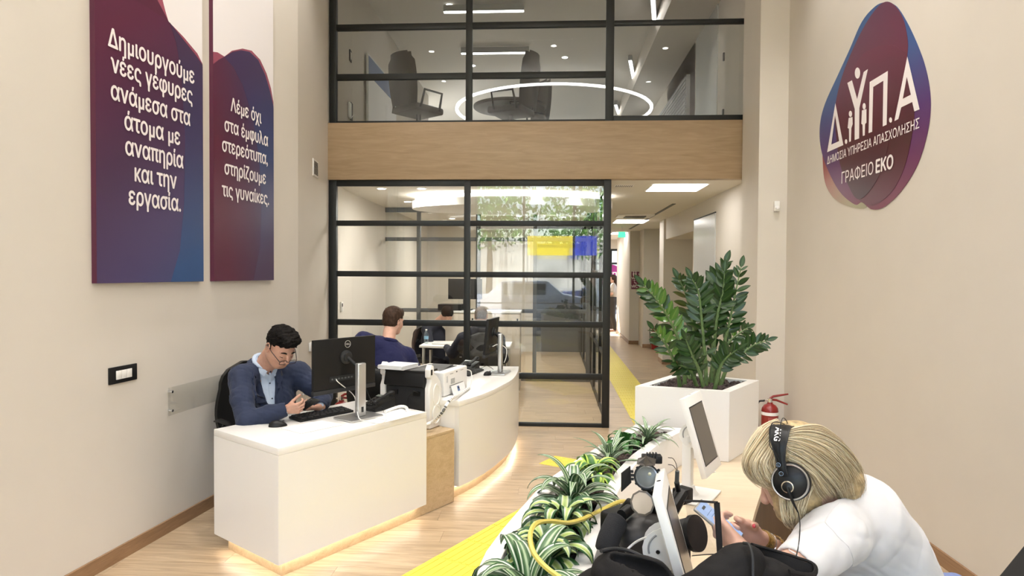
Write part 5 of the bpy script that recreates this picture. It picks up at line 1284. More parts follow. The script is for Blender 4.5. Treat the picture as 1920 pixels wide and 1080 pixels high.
# jacket
jk = Body().group(.06, .03).ell(chest+Vector((0, 0, .02)), (.145, .20, .20), TF).ell(chest+TF.col[0]*.02+Vector((0, 0, -.08)), (.15, .175, .17), TF).cap(belly-Vector((0, 0, .05)), pel, .155, .17)
jk.cap(rs+TF.col[1]*-.02+Vector((0, 0, .0)), nb+TF.col[0]*-.03+TF.col[1]*.03+Vector((0, 0, -.025)), .070, .060).cap(ls+TF.col[1]*.02, nb+TF.col[0]*-.03-TF.col[1]*.03+Vector((0, 0, -.025)), .070, .060)
jk.group(.03, .05).path([rs, rs.lerp(re_, .5)+TF.col[1]*.01, re_, re_.lerp(rw, .55), rw-(rw-re_).normalized()*.012], [.078, .068, .060, .054, .043])
jk.group(.03, .05).path([ls, ls.lerp(le_, .5), le_, le_.lerp(lw, .55), lw-(lw-le_).normalized()*.012], [.078, .068, .058, .052, .042])
w1, w2 = wrinkle(.0075, 22, 3, sharp=2), wrinkle(.0035, 60, 9, sharp=2); jk.disp = lambda P: w1(P)+w2(P)
Ti = npv([list(q) for q in TF]); nbn = npv(nb)
vdep = .36
def vcut(P):
    L = (P-nbn) @ Ti; f, r, u = L[:, 0], np.abs(L[:, 1]+.0), L[:, 2]
    w = .060+(u+.02)*.155; w = np.where(u < -vdep, -.02, w)
    w = np.maximum(.004, .066+u*.145)
    return np.maximum(np.maximum(r-w, .0-f), -(u+vdep+.02))
jk.sub('fn', vcut, k=.004)
jk.sub('c', nb+Vector((0, 0, .10))+TF.col[0]*.02, nb+TF.col[0]*.015+Vector((0, 0, -.03)), .072, .068, k=.01)
for w_, e_ in ((rw, re_), (lw, le_)):
    d_ = (w_-e_).normalized(); jk.sub('c', w_-d_*.01, w_+d_*.15, .034, .06, k=.004)
mesh_body(jk, 'jacket', SUIT, man, .0048)
sh = Body().group(.05, .03).ell(chest+Vector((0, 0, .02)), (.128, .185, .20), TF).ell(chest+TF.col[0]*.01+Vector((0, 0, -.10)), (.140, .165, .17), TF).cap(belly, pel, .13, .15).cap(nb-Vector((0, 0, .03)), nb+Vector((0, 0, .02)), .07, .062)
sh.group(.02, .02)
for w_, e_ in ((rw, re_), (lw, le_)): d_ = (w_-e_).normalized(); sh.cap(w_-d_*.06, w_-d_*.006, .030, .030)
w3 = wrinkle(.005, 38, 21, sharp=2); sh.disp = lambda P: w3(P)
sh.sub('c', nb+TF.col[0]*.045+Vector((0, 0, -.035)), nb+TF.col[0]*.07+Vector((0, 0, .15)), .030, .065, k=.004)
sh.sub('c', nb+Vector((0, 0, .02)), T(-.035, 0, -.06), .055, .10, k=.002)
mesh_body(sh, 'shirt', SHIRT, man, .0048)
def shp(f, par, m, name, pts, th=.003, label=None):
    """thin cloth patch pushed onto the outside of a body; pts rows of points"""
    eps = .002; Pn = np.array([[list(q) for q in r] for r in pts], np.float32); sh_ = Pn.shape; Q = Pn.reshape(-1, 3)
    for _ in range(6):
        d = f(Q); G_ = np.stack([f(Q+np.eye(3, dtype=np.float32)[i]*eps)-f(Q-np.eye(3, dtype=np.float32)[i]*eps) for i in range(3)], 1)/(2*eps); G_ /= np.linalg.norm(G_, axis=1)[:, None]+1e-6
        Q = Q-G_*(d-th)[:, None]*.8
    A = Q.reshape(sh_); Bk = (Q-G_*(th+.004)).reshape(sh_); mb = MB(); a = [[Vector(q) for q in r] for r in A]; bb = [[Vector(q) for q in r][::-1] for r in Bk]
    mb.grid(a); mb.grid(bb); R_, C__ = len(a), len(a[0]); n0 = R_*C__
    e = [(0, j) for j in range(C__)]+[(i, C__-1) for i in range(1, R_)]+[(R_-1, j) for j in range(C__-2, -1, -1)]+[(i, 0) for i in range(R_-2, 0, -1)]
    for k in range(len(e)):
        (i, j), (i2, j2) = e[k], e[(k+1) % len(e)]; mb.f.append([i*C__+j, i2*C__+j2, n0+i2*C__+(C__-1-j2), n0+i*C__+(C__-1-j)]); mb.m.append(0)
    return part(mb, name, m, par, label, smooth=True)
X_, Y_, Z_ = TF.col[0], TF.col[1], Vector((0, 0, 1))
N_T = lambda f, r, u: nb+X_*f+Y_*r+Z_*u
for s in (1, -1):
    rows = []
    for i in range(15):
        u = .0-i/14*(vdep-.02); w = max(.004, .066+u*.145); wid = .058*math.sin(PI*min(1, (i+2.5)/16))**.8
        if i in (4,): wid *= .62
        rows.append([N_T(.17, s*(w+wid*j/4), u) for j in range(5)])
    shp(jk, man, SUIT, 'lapel', rows, .011)
for s in (1, -1):
    rows = [[N_T(.05+.05*i/4, s*(.066-.042*i/4+.012*j), .012-.012*i-.014*j) for j in range(4)] for i in range(5)]
    shp(sh, man, SHIRT, 'collar', rows, .008)
rows = [[N_T(.16, r, -.06-i*.022) for r in (-.012, 0, .012)] for i in range(13)]
shp(sh, man, SHIRT, 'button_placket', rows, .003)
BT = mat('navy_button', (.01, .012, .03), .4)
for i in range(4):
    q = npv(N_T(.16, 0, -.055-i*.072))[None]
    for _ in range(6):
        d = sh(q); G_ = np.stack([sh(q+np.eye(3, dtype=np.float32)[k]*.002)-sh(q-np.eye(3, dtype=np.float32)[k]*.002) for k in range(3)], 1); G_ /= np.linalg.norm(G_)+1e-6; q = q-G_*(d-.008)[:, None]*.8
    part(MB().cyl(Vector(q[0]), Vector(q[0])+X_*.003, .0055, 10), 'button', BT, man)
cb = Body().group(.01, .01).path([N_T(.068*math.cos(a), .072*math.sin(a), .024-.040*math.cos(a)) for a in [i*PI/10+PI*.22 for i in range(18)]], [.0115]*18); mesh_body(cb, 'collar_band', SHIRT, man, .0042)
jc = Body().group(.01, .01).path([N_T(-.012+.088*math.cos(a), .092*math.sin(a), -.006-.030*math.cos(a)) for a in [i*PI/10+PI*.42 for i in range(13)]], [.021]*13); mesh_body(jc, 'jacket_collar', SUIT, man, .0048)
part(MB().tube([T(.0890, -.020, -.0690), T(.0945, 0, -.0700), T(.0890, .020, -.0690)], [.0012, .002, .0012], 6), 'mouth_line', mat('lip_line', (.16, .05, .04), .6), man, smooth=True)
# trousers and shoes under the desk
ft_r, ft_l = Vector((knee_r.x, knee_r.y, .09)), Vector((knee_l.x, knee_l.y, .09))
tro = Body().group(.04, .03).ell(pel, (.16, .19, .13), TF).path([pel+Y_*.10, knee_r, ft_r], [.10, .075, .05]).path([pel-Y_*.10, knee_l, ft_l], [.10, .075, .05]); mesh_body(tro, 'trousers', SUIT, man, .009)
shoe = Body().group(.02, .02)
for f0_ in (ft_r, ft_l): shoe.cap(f0_-Z_*.045, f0_-Z_*.048+X_*.15, .045, .038)
mesh_body(shoe, 'shoes', BPLAST, man, .008)
part(MB().tube([rw+Vector((.075, .0, .018))+Vector((0, .010*math.cos(a), .010*math.sin(a))) for a in [i*PI/6 for i in range(13)]], .0012, 6, cap=False), 'ring', CHROME, man)
ph = thing('mobile_phone', 'dark smartphone held in both hands by the suited man', 'phone', phone_c); PHM = fr((.78, -.30, .48), (-.3, .6, 1))
part(MB().box(phone_c, (.145, .072, .009), PHM), 'case', mat('phone_case', (.02, .018, .017), .4), ph, bevel=.003)
part(MB().box(phone_c+PHM.col[2]*.0052, (.135, .064, .0012), PHM), 'screen', mat('phone_glass', (.02, .02, .022), .25), ph)
for k in range(2): part(MB().cyl(phone_c-PHM.col[2]*.0045+PHM.col[0]*(.05-k*.02)+PHM.col[1]*.02, phone_c-PHM.col[2]*.0062+PHM.col[0]*(.05-k*.02)+PHM.col[1]*.02, .007, 12), 'lens', mat('phone_glass', (.04, .04, .045), .08), ph)
# his office chair
def office_chair(c, F, label, top, w=.46, m=BPLAST, arms=True, h0=.50):
    """c: seat centre on the floor; F: direction the sitter faces"""
    M = fr(F); c = Vector((c[0], c[1], 0)); Q = lambda f, r, u: c+M @ Vector((f, r, u)); t = thing('office_chair', label, 'chair', c)
    P = []
    for i in range(13):
        u = h0+(top-h0)*i/12; hw = w/2*(.86+.14*math.sin(PI*min(i/8, 1)))*(1 if i < 9 else math.sqrt(max(0.02, 1-((i-8.2)/3.9)**2)))
        P.append([Q(-.26-.05*i/12+.05*(abs(k)/4)**2, hw*k/4, u) for k in range(-4, 5)])
    mb = MB(); mb.grid(P); n0 = len(mb.v); mb.grid([[q-M.col[0]*.045 for q in r][::-1] for r in P]); R_, C__ = 13, 9
    e = [(0, j) for j in range(C__)]+[(i, C__-1) for i in range(1, R_)]+[(R_-1, j) for j in range(C__-2, -1, -1)]+[(i, 0) for i in range(R_-2, 0, -1)]
    for k in range(len(e)):
        (i, j), (i2, j2) = e[k], e[(k+1) % len(e)]; mb.f.append([i*C__+j, n0+i*C__+(C__-1-j), n0+i2*C__+(C__-1-j2), i2*C__+j2]); mb.m.append(0)
    part(mb, 'backrest', m, t, smooth=True)
    part(MB().box(Q(0, 0, .425), (.46, .46, .07), M), 'seat', m, t, bevel=.02, seg=3)
    part(MB().tube([Q(-.20, 0, .40), Q(-.33, 0, .42), Q(-.35, 0, .62)], .02, 8), 'back_bar', BPLAST, t, smooth=True)
    part(MB().cyl(Q(0, 0, .10), Q(0, 0, .39), .028, 14), 'column', BPLAST, t, smooth=True)
    for k in range(5):
        a = k*2*PI/5+.3; L = part(MB().tube([Q(0, 0, .11), Q(.24*math.cos(a), .24*math.sin(a), .075)], [.022, .014], 8), 'leg', BPLAST, t, smooth=True)
        part(MB().cyl(Q(.25*math.cos(a), .25*math.sin(a)-.015, .03), Q(.25*math.cos(a), .25*math.sin(a)+.015, .03), .029, 14), 'castor', BPLAST, L)
    if arms:
        for s in (-1, 1):
            part(MB().tube(smooth_path([Q(-.02, s*.25, .42), Q(-.02, s*.30, .48), Q(.02, s*.30, .64), Q(.05, s*.30, .675)], 4), .014, 8), 'arm_post', BPLAST, t, smooth=True)
            part(MB().tube([Q(-.10, s*.30, .675), Q(-.04, s*.30, .69), Q(.10, s*.30, .69), Q(.17, s*.30, .665)], [.018, .026, .026, .018], 10, flat=.45), 'armrest', BPLAST, t, smooth=True)
    return t
office_chair((pel.x+.10, pel.y-.06), TF.col[0], 'black office chair under the man in the navy suit', 1.04, w=.48)
# ------------------------------------------------------------------ man in the blue polo, seen from behind
pm = thing('person', 'young man in a deep blue polo shirt seen from behind at the counter', 'person', atD(725, 800, 5.95))
hF2 = Vector((.45, .87, -.18)); HM2 = fr(hF2, (.06, .03, 1)); TF2 = fr((.30, .95, 0))
hc2 = atD(738, 601, 5.95); nb2 = atD(728, 641, 5.86); cs2 = atD(722, 690, 5.85)
rs2, ls2 = atD(762, 668, 5.92), atD(682, 640, 5.80)
re2, le2 = atD(781, 706, 5.98), atD(650, 668, 5.95); rw2, lw2 = atD(815, 694, 6.25), atD(672, 700, 6.3)
b = Body(); T2 = head(b, hc2, HM2, .98); ears(b, T2, HM2, .98)
b.group(.03, .03).cap(T2(-.03, 0, -.05), nb2, .054, .06)
b.group(.05, .03).ell(cs2, (.10, .17, .2), TF2).cap(rs2, ls2, .06)
b.group(.02, .02).path([rs2, re2, rw2], [.05, .045, .03]).path([ls2, le2, lw2], [.05, .045, .03])
hand(b, rw2, (.1, 1, -.15), (0, 0, -1), 1, .95, (.35, .35, .4, .45))
hand(b, lw2, (.2, 1, -.15), (0, 0, -1), -1, .95, (.35, .35, .4, .45))
mesh_body(b, 'body', SKINF, pm, .006)
h2_ = Body().group(.02, .02).ell(T2(-.014, 0, .040), (.104, .087, .092), HM2).ell(T2(-.045, 0, -.02), (.062, .072, .06), HM2).cap(T2(.05, -.02, .09), T2(.06, .02, .09), .028)
wv3 = wrinkle(.004, 130, 14); h2_.disp = wv3
H2i = npv([list(q) for q in HM2]); hc2n = npv(hc2)
def fc2(P):
    L = (P-hc2n) @ H2i; f, r, u = L[:, 0], np.abs(L[:, 1]), L[:, 2]
    return np.minimum(np.minimum(np.maximum(.030-f, u-(.074-.35*r)), np.maximum(-.012-f, u-.024)), u+.060)
h2_.sub('fn', fc2, k=.006); mesh_body(h2_, 'hair', HAIRB, pm, .005)
po = Body().group(.07, .03).ell(cs2, (.135, .205, .23), TF2).cap(cs2-Z_*.05, cs2-Z_*.28, .15, .16).cap(rs2, nb2-Z_*.035, .072, .062).cap(ls2, nb2-Z_*.035, .072, .062)
po.group(.03, .04).path([rs2, rs2.lerp(re2, .85)], [.075, .072]).path([ls2, ls2.lerp(le2, .8)], [.078, .075])
w1a, w2a = wrinkle(.006, 20, 31, sharp=2), wrinkle(.003, 55, 33, sharp=2); po.disp = lambda P: w1a(P)+w2a(P)
po.sub('c', nb2-Z_*.0, T2(-.03, 0, -.04), .054, .075, k=.006)
for a_, e_ in ((rs2, re2), (ls2, le2)):
    d_ = (e_-a_).normalized(); po.sub('c', a_.lerp(e_, .85)+d_*.03, e_+d_*.1, .058, .08, k=.004)
mesh_body(po, 'polo_shirt', POLO, pm, .006)
cl = Body().group(.01, .01).path([nb2+TF2 @ Vector((.062*math.cos(a), .070*math.sin(a), .008-.02*math.cos(a))) for a in [i*PI/8+.5 for i in range(15)]], [.017]*15)
mesh_body(cl, 'collar', POLO, pm, .005)
tr2 = Body().group(.04, .03); pv = cs2-Z_*.30; tr2.ell(pv, (.16, .19, .12), TF2).path([pv+TF2.col[1]*.1, pv+TF2.col[0]*.42+TF2.col[1]*.12, Vector((pv+TF2.col[0]*.44+TF2.col[1]*.12).to_tuple()[:2]+(.06,))], [.1, .07, .05]).path([pv-TF2.col[1]*.1, pv+TF2.col[0]*.42-TF2.col[1]*.12, Vector((pv+TF2.col[0]*.44-TF2.col[1]*.12).to_tuple()[:2]+(.06,))], [.1, .07, .05])
mesh_body(tr2, 'trousers', DSUIT, pm, .012)
office_chair((pv.x, pv.y), TF2.col[0], 'black office chair of the man in the blue polo behind the counter', .93, w=.42, arms=False)

# ------------------------------------------------------------------ grey haired man inside the office
gm = thing('person', 'grey haired man in a dark suit seen from behind inside the glass office', 'person', atD(905, 760, 8.4))
hM3 = fr((.05, 1, -.2), (0, .1, 1)); T3F = fr((-.15, 1, 0)); hc3 = atD(902, 592, 8.35); nb3 = atD(901, 612, 8.30); cs3 = atD(900, 655, 8.35)
rs3, ls3 = atD(934, 636, 8.35), atD(868, 636, 8.30); re3, le3 = atD(943, 672, 8.45), atD(848, 662, 8.40); rw3, lw3 = atD(925, 655, 8.65), atD(838, 652, 8.68)
b = Body(); T3 = head(b, hc3, hM3, .98); ears(b, T3, hM3, .98); b.group(.03, .03).cap(T3(-.03, 0, -.05), nb3, .06, .065)
b.group(.05, .03).ell(cs3, (.1, .16, .2), T3F).cap(rs3, ls3, .05).group(.02, .02).path([rs3, re3, rw3], [.045, .035, .025]).path([ls3, le3, lw3], [.045, .035, .025])
hand(b, rw3, (-.4, 1, 0), (0, 0, -1), -1, .95); hand(b, lw3, (.3, 1, 0), (0, 0, -1), 1, .95)
mesh_body(b, 'body', SKIN, gm, .007)
h3_ = Body().group(.02, .02).ell(T3(-.014, 0, .030), (.099, .081, .086), hM3).ell(T3(-.045, 0, -.02), (.058, .070, .05), hM3); H3i = npv([list(q) for q in hM3]); hc3n = npv(hc3)
def fc3(P):
    L = (P-hc3n) @ H3i; f, u = L[:, 0], L[:, 2]; return np.minimum(np.maximum(.0-f, u-.05), u+.055)
h3_.sub('fn', fc3, k=.006); mesh_body(h3_, 'hair', HAIRG, gm, .006)
jk3 = Body().group(.07, .03).ell(cs3, (.14, .21, .24), T3F).cap(cs3-Z_*.05, cs3-Z_*.3, .16, .17).cap(rs3, nb3-Z_*.02, .07, .065).cap(ls3, nb3-Z_*.02, .07, .065)
jk3.group(.03, .04).path([rs3, re3, rw3], [.08, .065, .045]).path([ls3, le3, lw3], [.08, .065, .045]); w3a = wrinkle(.007, 24, 51, sharp=2); jk3.disp = lambda P: w3a(P)
jk3.sub('c', nb3+Z_*.02, T3(-.03, 0, -.04), .06, .075); mesh_body(jk3, 'jacket', DSUIT, gm, .008)
pv3 = cs3-Z_*.32; tr3 = Body().group(.04, .03).ell(pv3, (.16, .19, .12), T3F)
for s in (-1, 1): k_ = pv3+T3F.col[0]*.42+T3F.col[1]*.11*s; tr3.path([pv3+T3F.col[1]*.1*s, k_, Vector((k_.x, k_.y+.03, .06))], [.1, .07, .05])
mesh_body(tr3, 'trousers', DSUIT, gm, .012)
office_chair((pv3.x+.02, pv3.y-.02), T3F.col[0], 'dark grey office chair of the grey haired man inside the glass office', .98, w=.50, arms=False, m=mat('dark_grey_fabric', (.03, .03, .03), .8))
# added figure standing in for the polo man's reflection in the glass
vs = thing('person', 'dark clothed figure behind glass standing in for the mirrored man in the blue polo', 'person', atD(820, 760, 9.6))
hMv = fr((.5, -.6, -.6)); hcv = atD(838, 590, 9.55); nbv = atD(822, 603, 9.62); csv = atD(815, 638, 9.7); b = Body(); Tv = head(b, hcv, hMv, .98)
b.group(.03, .03).cap(Tv(-.03, 0, -.05), nbv, .055, .06).group(.05, .03).ell(csv, (.1, .16, .2), fr((.7, -.7, 0)))
a1_, a2_, a3_ = atD(800, 618, 9.5), atD(806, 648, 9.3), atD(832, 648, 9.15); b.group(.02, .02).path([a1_, a2_, a3_], [.04, .035, .03]); hand(b, a3_, (.8, -.3, 0), (0, 0, -1), 1, .95); mesh_body(b, 'body', SKIN, vs, .009)
jv = Body().group(.07, .03).ell(csv, (.15, .21, .24), fr((.7, -.7, 0))).cap(csv, csv-Z_*.3, .16, .17).cap(a1_, nbv-Z_*.03, .07, .06).group(.03, .04).path([a1_, a2_], [.07, .06]); jv.sub('c', nbv, Tv(0, 0, 0), .05, .09); mesh_body(jv, 'shirt', DSUIT, vs, .010)
hv = Body().group(.02, .02).ell(Tv(-.016, 0, .035), (.10, .085, .09), hMv); mesh_body(hv, 'hair', HAIRD, vs, .008)
pvv = csv-Z_*.3; tv = Body().group(.04, .03).ell(pvv, (.15, .18, .12), fr((.7, -.7, 0)))
for s in (-1, 1): k_ = pvv+Vector((.25+.1*s, -.25+.1*s, 0)); tv.path([pvv+Vector((.07*s, .07*s, 0)), k_, Vector((k_.x, k_.y, .06))], [.1, .07, .05])
mesh_body(tv, 'trousers', DSUIT, vs, .012)
office_chair((pvv.x, pvv.y), Vector((.7, -.7, 0)), 'dark office chair under the reflection stand-in inside the office', .9, w=.44, arms=False)

# ------------------------------------------------------------------ person at the corridor end
cp = thing('person', 'woman with brown hair, beige top and dark trousers at the corridor end', 'person', atD(1157, 620, 19.6))
fc_ = Vector((1.93, 19.75, 0)); fc_ = atH(1152, 622, 0); c0_ = Vector((fc_.x-.03, fc_.y+.12, 0)); FMc = fr((-1, .15, 0)); Qc = lambda f, r, u: c0_+FMc @ Vector((f, r, u))
b = Body(); Tc = head(b, Qc(.02, 0, 1.55), fr((-1, .1, -.2)), .95); b.group(.03, .03).cap(Qc(0, 0, 1.5), Qc(0, 0, 1.38), .05).group(.05, .04).ell(Qc(0, 0, 1.2), (.09, .15, .22), FMc).cap(Qc(0, 0, 1.1), Qc(0, 0, .95), .12, .14)
for s in (-1, 1):
    b.group(.02, .03).path([Qc(0, s*.16, 1.36), Qc(.03, s*.19, 1.12), Qc(.22, s*.17, .98)], [.045, .035, .025]); hand(b, Qc(.22, s*.17, .98), tuple(FMc.col[0]), (0, 0, -1), s, .9)
    b.group(.03, .03).path([Qc(0, s*.09, .92), Qc(.02, s*.10, .5), Qc(-.02+s*.05, s*.10, .09)], [.08, .055, .035]).cap(Qc(-.02+s*.05, s*.1, .045), Qc(.12+s*.05, s*.1, .035), .035)
mesh_body(b, 'body', SKIN, cp, .011)
q = Body().group(.05, .04).ell(Qc(0, 0, 1.22), (.11, .17, .23), FMc).cap(Qc(0, 0, 1.2), Qc(0, 0, 1.02), .13, .14)
for s in (-1, 1): q.group(.02, .03).path([Qc(0, s*.16, 1.36), Qc(.02, s*.185, 1.2)], [.062, .062])
mesh_body(q, 'top', mat('beige_top', (.42, .36, .30), .8), cp, .011)
q = Body().group(.04, .04).cap(Qc(0, 0, .98), Qc(0, 0, .9), .145, .15)
for s in (-1, 1): q.path([Qc(0, s*.09, .92), Qc(.02, s*.10, .5), Qc(-.02+s*.05, s*.10, .10)], [.10, .08, .07])
mesh_body(q, 'trousers', mat('brown_trousers', (.035, .028, .022), .85), cp, .011)
q = Body().group(.03, .03).ell(Tc(-.02, 0, .035), (.105, .09, .095), fr((-1, .1, -.2))).cap(Tc(-.05, 0, 0), Qc(-.08, 0, 1.32), .075, .05); Hc = npv([list(r) for r in fr((-1, .1, -.2))]); hcc = npv(Qc(.02, 0, 1.55))
q.sub('fn', lambda P: np.maximum(.03-((P-hcc) @ Hc)[:, 0], ((P-hcc) @ Hc)[:, 2]-.06)); mesh_body(q, 'hair', HAIRB, cp, .011)

# ================================================================== OFFICE FURNITURE BEHIND THE GLASS
def simple_desk(x0, y0, x1, y1, label, h=.735, m=WHITE2):
    t = thing('office_desk', label, 'desk', (x0, y0, 0))
    n = 12; pts = [(x0, y1), (x1, y1)]+[(x1-(x1-x0)*i/n, y0+.0+.10*math.sin(PI*i/n)*-1) for i in range(n+1)]
    part(MB().prism(pts, h-.028, h), 'desktop', m, t, bevel=.002)
    for x, y in ((x0+.05, y0+.06), (x1-.05, y0+.06), (x0+.05, y1-.05), (x1-.05, y1-.05)): part(MB().cyl((x, y, 0), (x, y, h-.028), .022, 12), 'leg', ALU, t)
    return t
dk = simple_desk(-1.75, 8.72, -.55, 9.35, 'white office desk with a curved edge behind the glass partition')
pd_ = thing('drawer_pedestal', 'dark drawer pedestal under the white office desk', 'cabinet', (-1.1, 8.9, 0))
part(MB().box((-1.15, 9.05, .34), (.42, .5, .64)), 'body', mat('dark_cabinet', (.03, .028, .026), .5), pd_, bevel=.004)
for k in range(3): dr_ = part(MB().box((-1.15, 8.793, .14+k*.205), (.40, .012, .195)), 'drawer', MATS['dark_cabinet'], pd_); part(MB().box((-1.15, 8.782, .17+k*.205), (.14, .01, .012)), 'handle', ALU, dr_)
bt = thing('water_bottle', 'small clear water bottle with a blue and white label on the office desk', 'bottle', atD(795, 645, 8.9))
c = Vector((atD(795, 645, 8.9).x, 8.95, .736)); part(MB().lathe([(.001, 0), (.03, .002), (.031, .03), (.028, .06), (.031, .09), (.031, .13), (.012, .165), (.012, .18)], c, 20), 'bottle_body', glassmat('bottle_plastic', (.85, .92, .95), .08), bt, smooth=True)
part(MB().lathe([(.0315, .06), (.0318, .10)], c, 20), 'label', mat('blue_label', (.25, .45, .6), .5), bt); part(MB().lathe([(.014, .178), (.014, .195), (.001, .196)], c, 14), 'cap', WHITE2, bt)
spiral([Vector((-1.6, 8.85, .75)), Vector((-1.35, 8.80, .75)), Vector((-1.05, 8.80, .75)), Vector((-.88, 8.86, .77)), Vector((-.86, 8.95, .86)), Vector((-.98, 9.0, .95))], .011, 'white spiral cable sleeve lying on the office desk behind the glass', 14, dark=False)
solo(MB().box((-1.02, 8.93, .745), (.10, .06, .018)).box((-.93, 8.97, .748), (.06, .05, .024)), 'desk_tray', BPLAST, 'small black tray with odds and ends on the office desk', 'tray')
solo(MB().box((-.955, 8.88, .743), (.05, .03, .012)), 'note_pad', mat('lime_pad', (.5, .6, .1), .6), 'small lime yellow note pad on the office desk', 'note pad')
# long sideboard
sb0, sb1 = atD(842, 590, 9.3), atD(973, 590, 9.3); xs0, xs1 = sb0.x, sb1.x; ys = 9.55; hz = atY(900, 583, ys).z
sd = thing('sideboard', 'cream office sideboard with doors standing behind the grey haired man', 'cabinet', (xs0, ys, 0)); CRM = mat('cream_laminate', (.56, .49, .40), .5)
xs1 = atY(975, 600, ys).x; xs0 = atY(835, 600, ys).x
part(MB().b2((xs0, ys, .02), (xs1, ys+.42, hz-.03)), 'carcass', CRM, sd); part(MB().b2((xs0-.01, ys-.02, hz-.03), (xs1+.01, ys+.43, hz)), 'top', WHITE2, sd, bevel=.002)
w_ = (xs1-xs0)/3
for k in range(3):
    d_ = part(MB().b2((xs0+k*w_+.004, ys-.016, .06), (xs0+(k+1)*w_-.004, ys, hz-.045)), 'door', CRM, sd, bevel=.002)
    part(MB().box((xs0+(k+(.9 if k % 2 == 0 else .1))*w_, ys-.022, hz-.13), (.02, .012, .05)), 'handle', BPLAST, d_)
def pc(x, y, h0, F, label, w=.5, h=.3):
    M = fr(F); c = Vector((x, y, h0)); t = thing('computer_monitor', label, 'monitor', c); Q = lambda f, r, u: c+M @ Vector((f, r, u))
    part(MB().box(Q(0, 0, .006), (.18, .22, .012), M), 'base', BPLAST2, t); part(MB().box(Q(-.02, 0, .12), (.03, .05, .22), M), 'stand_column', BPLAST2, t)
    part(MB().box(Q(0, 0, .16+h/2), (.03, w, h), M), 'panel', BPLAST, t, bevel=.004); part(MB().box(Q(.0158, 0, .16+h/2), (.002, w-.02, h-.02), M), 'screen', MATS['dark_screen'], t); return t
pc(xs0+.26, ys+.2, hz, (0, 1, 0), 'black monitor on the office sideboard standing in for the mirrored front monitor')  # added in place of the front desk monitor's reflection in the glass
solo(MB().box((xs0+.06, ys+.15, hz+.045), (.34, .30, .09)), 'printer_box', BPLAST, 'flat black device on the left end of the office sideboard', 'printer')
# wall fittings in the office
def onrear(x, y):
    a, b = Vector((*WL[3], 0)), Vector((*WL[4], 0)); d = (b-a).normalized(); n = Vector((d.y, -d.x, 0)); r = ray(x, y); t = (a-CAM).dot(n)/r.dot(n); return CAM+r*t, Matrix((d, Z_, n)).transposed(), n
q_, M_, n_ = onrear(639, 575); tm = thing('thermostat', 'small white room thermostat on the office wall behind the partition', 'thermostat', q_)
part(MB().box(q_+n_*.01, (.09, .12, .018), M_), 'body', WHITE2, tm, bevel=.003); part(MB().box(q_+n_*.020+Z_*.02, (.05, .04, .002), M_), 'display', BPLAST2, tm)
for px, py, lab in ((762, 552, 'upper white switch on the rear office wall'), (763, 571, 'lower framed socket on the rear office wall')):
    q_ = atY(px, py, 14.38); o = thing('wall_switch', lab, 'switch', q_); part(MB().box(q_, (.08, .02, .12)), 'plate', WHITE2 if py < 560 else BPLAST2, o); part(MB().box(q_-Vector((0, .011, 0)), (.04, .004, .08)), 'rocker', WPAPER, o)
# gallery: high backed chairs, table, whiteboard
def tall_chair(px, D, F, label, topy):
    c = atD(px, 300, D); z1 = atD(px, topy, D).z; M = fr(F); O = Vector((c.x, c.y, ZB-.02)); Q = lambda f, r, u: O+M @ Vector((f, r, u)); t = thing('office_chair', label, 'chair', O, 'high backed chairs on the gallery'); H_ = z1-O.z
    P = [[Q(-.24-.07*i/12+.04*(k/3)**2, k/3*.24*(.85+.15*math.sin(PI*i/12))*(1 if i < 11 else .8), .5+(H_-.5)*i/12) for k in range(-3, 4)] for i in range(13)]
    mb = MB(); mb.grid(P); mb.grid([[q-M.col[0]*.06 for q in r][::-1] for r in P]); part(mb, 'backrest', mat('charcoal_leather', (.035, .033, .031), .5), t, smooth=True)
    part(MB().box(Q(0, 0, .47), (.48, .48, .09), M), 'seat', MATS['charcoal_leather'], t, bevel=.03, seg=3); part(MB().cyl(Q(0, 0, .1), Q(0, 0, .43), .03, 12), 'column', BPLAST, t)
    for s in (-1, 1): part(MB().tube([Q(-.2, s*.27, .45), Q(-.15, s*.29, .68), Q(.15, s*.29, .68), Q(.12, s*.27, .45)], .016, 8), 'armrest', BPLAST, t, smooth=True)
    for k in range(5): part(MB().tube([Q(0, 0, .12), Q(.29*math.cos(k*1.257), .29*math.sin(k*1.257), .035)], [.022, .03], 8), 'leg', BPLAST, t)
tall_chair(784, 8.75, (.6, .8, 0), 'high backed dark chair at the left of the gallery table', 112)
tall_chair(958, 8.75, (-.9, .35, 0), 'high backed dark chair seen side-on in the middle of the gallery', 108)
tall_chair(985, 9.9, (-.8, -.5, 0), 'second dark chair just right of the side-on one on the gallery', 146)
gt = thing('meeting_table', 'dark round meeting table on the gallery behind the glass', 'table', (-.6, 9.3, ZB-.02)); part(MB().lathe([(.50, .70), (.52, .715), (.52, .74), (.001, .74)], (-.62, 9.55, ZB-.02), 40), 'tabletop', mat('dark_table', (.05, .045, .04), .4), gt); part(MB().lathe([(.30, 0), (.30, .02), (.05, .04), (.05, .70), (.2, .705)], (-.62, 9.35, ZB-.02), 24), 'pedestal', BPLAST, gt)
q_, M_, n_ = onrear(750, 180); yw = 10.6; xw = -2.60
wb = thing('whiteboard', 'framed whiteboard with a blue top leaning on the gallery left wall', 'board', (xw, yw, 4.2)); part(MB().b2((-2.60, 9.2, 3.65), (-2.575, 10.9, 4.75)), 'frame', ALU, wb); part(MB().b2((-2.575, 9.23, 3.68), (-2.572, 10.87, 4.45)), 'surface', WPAPER, wb); part(MB().b2((-2.575, 9.23, 4.45), (-2.571, 10.87, 4.72)), 'header', mat('board_blue', (.08, .14, .30), .5), wb)
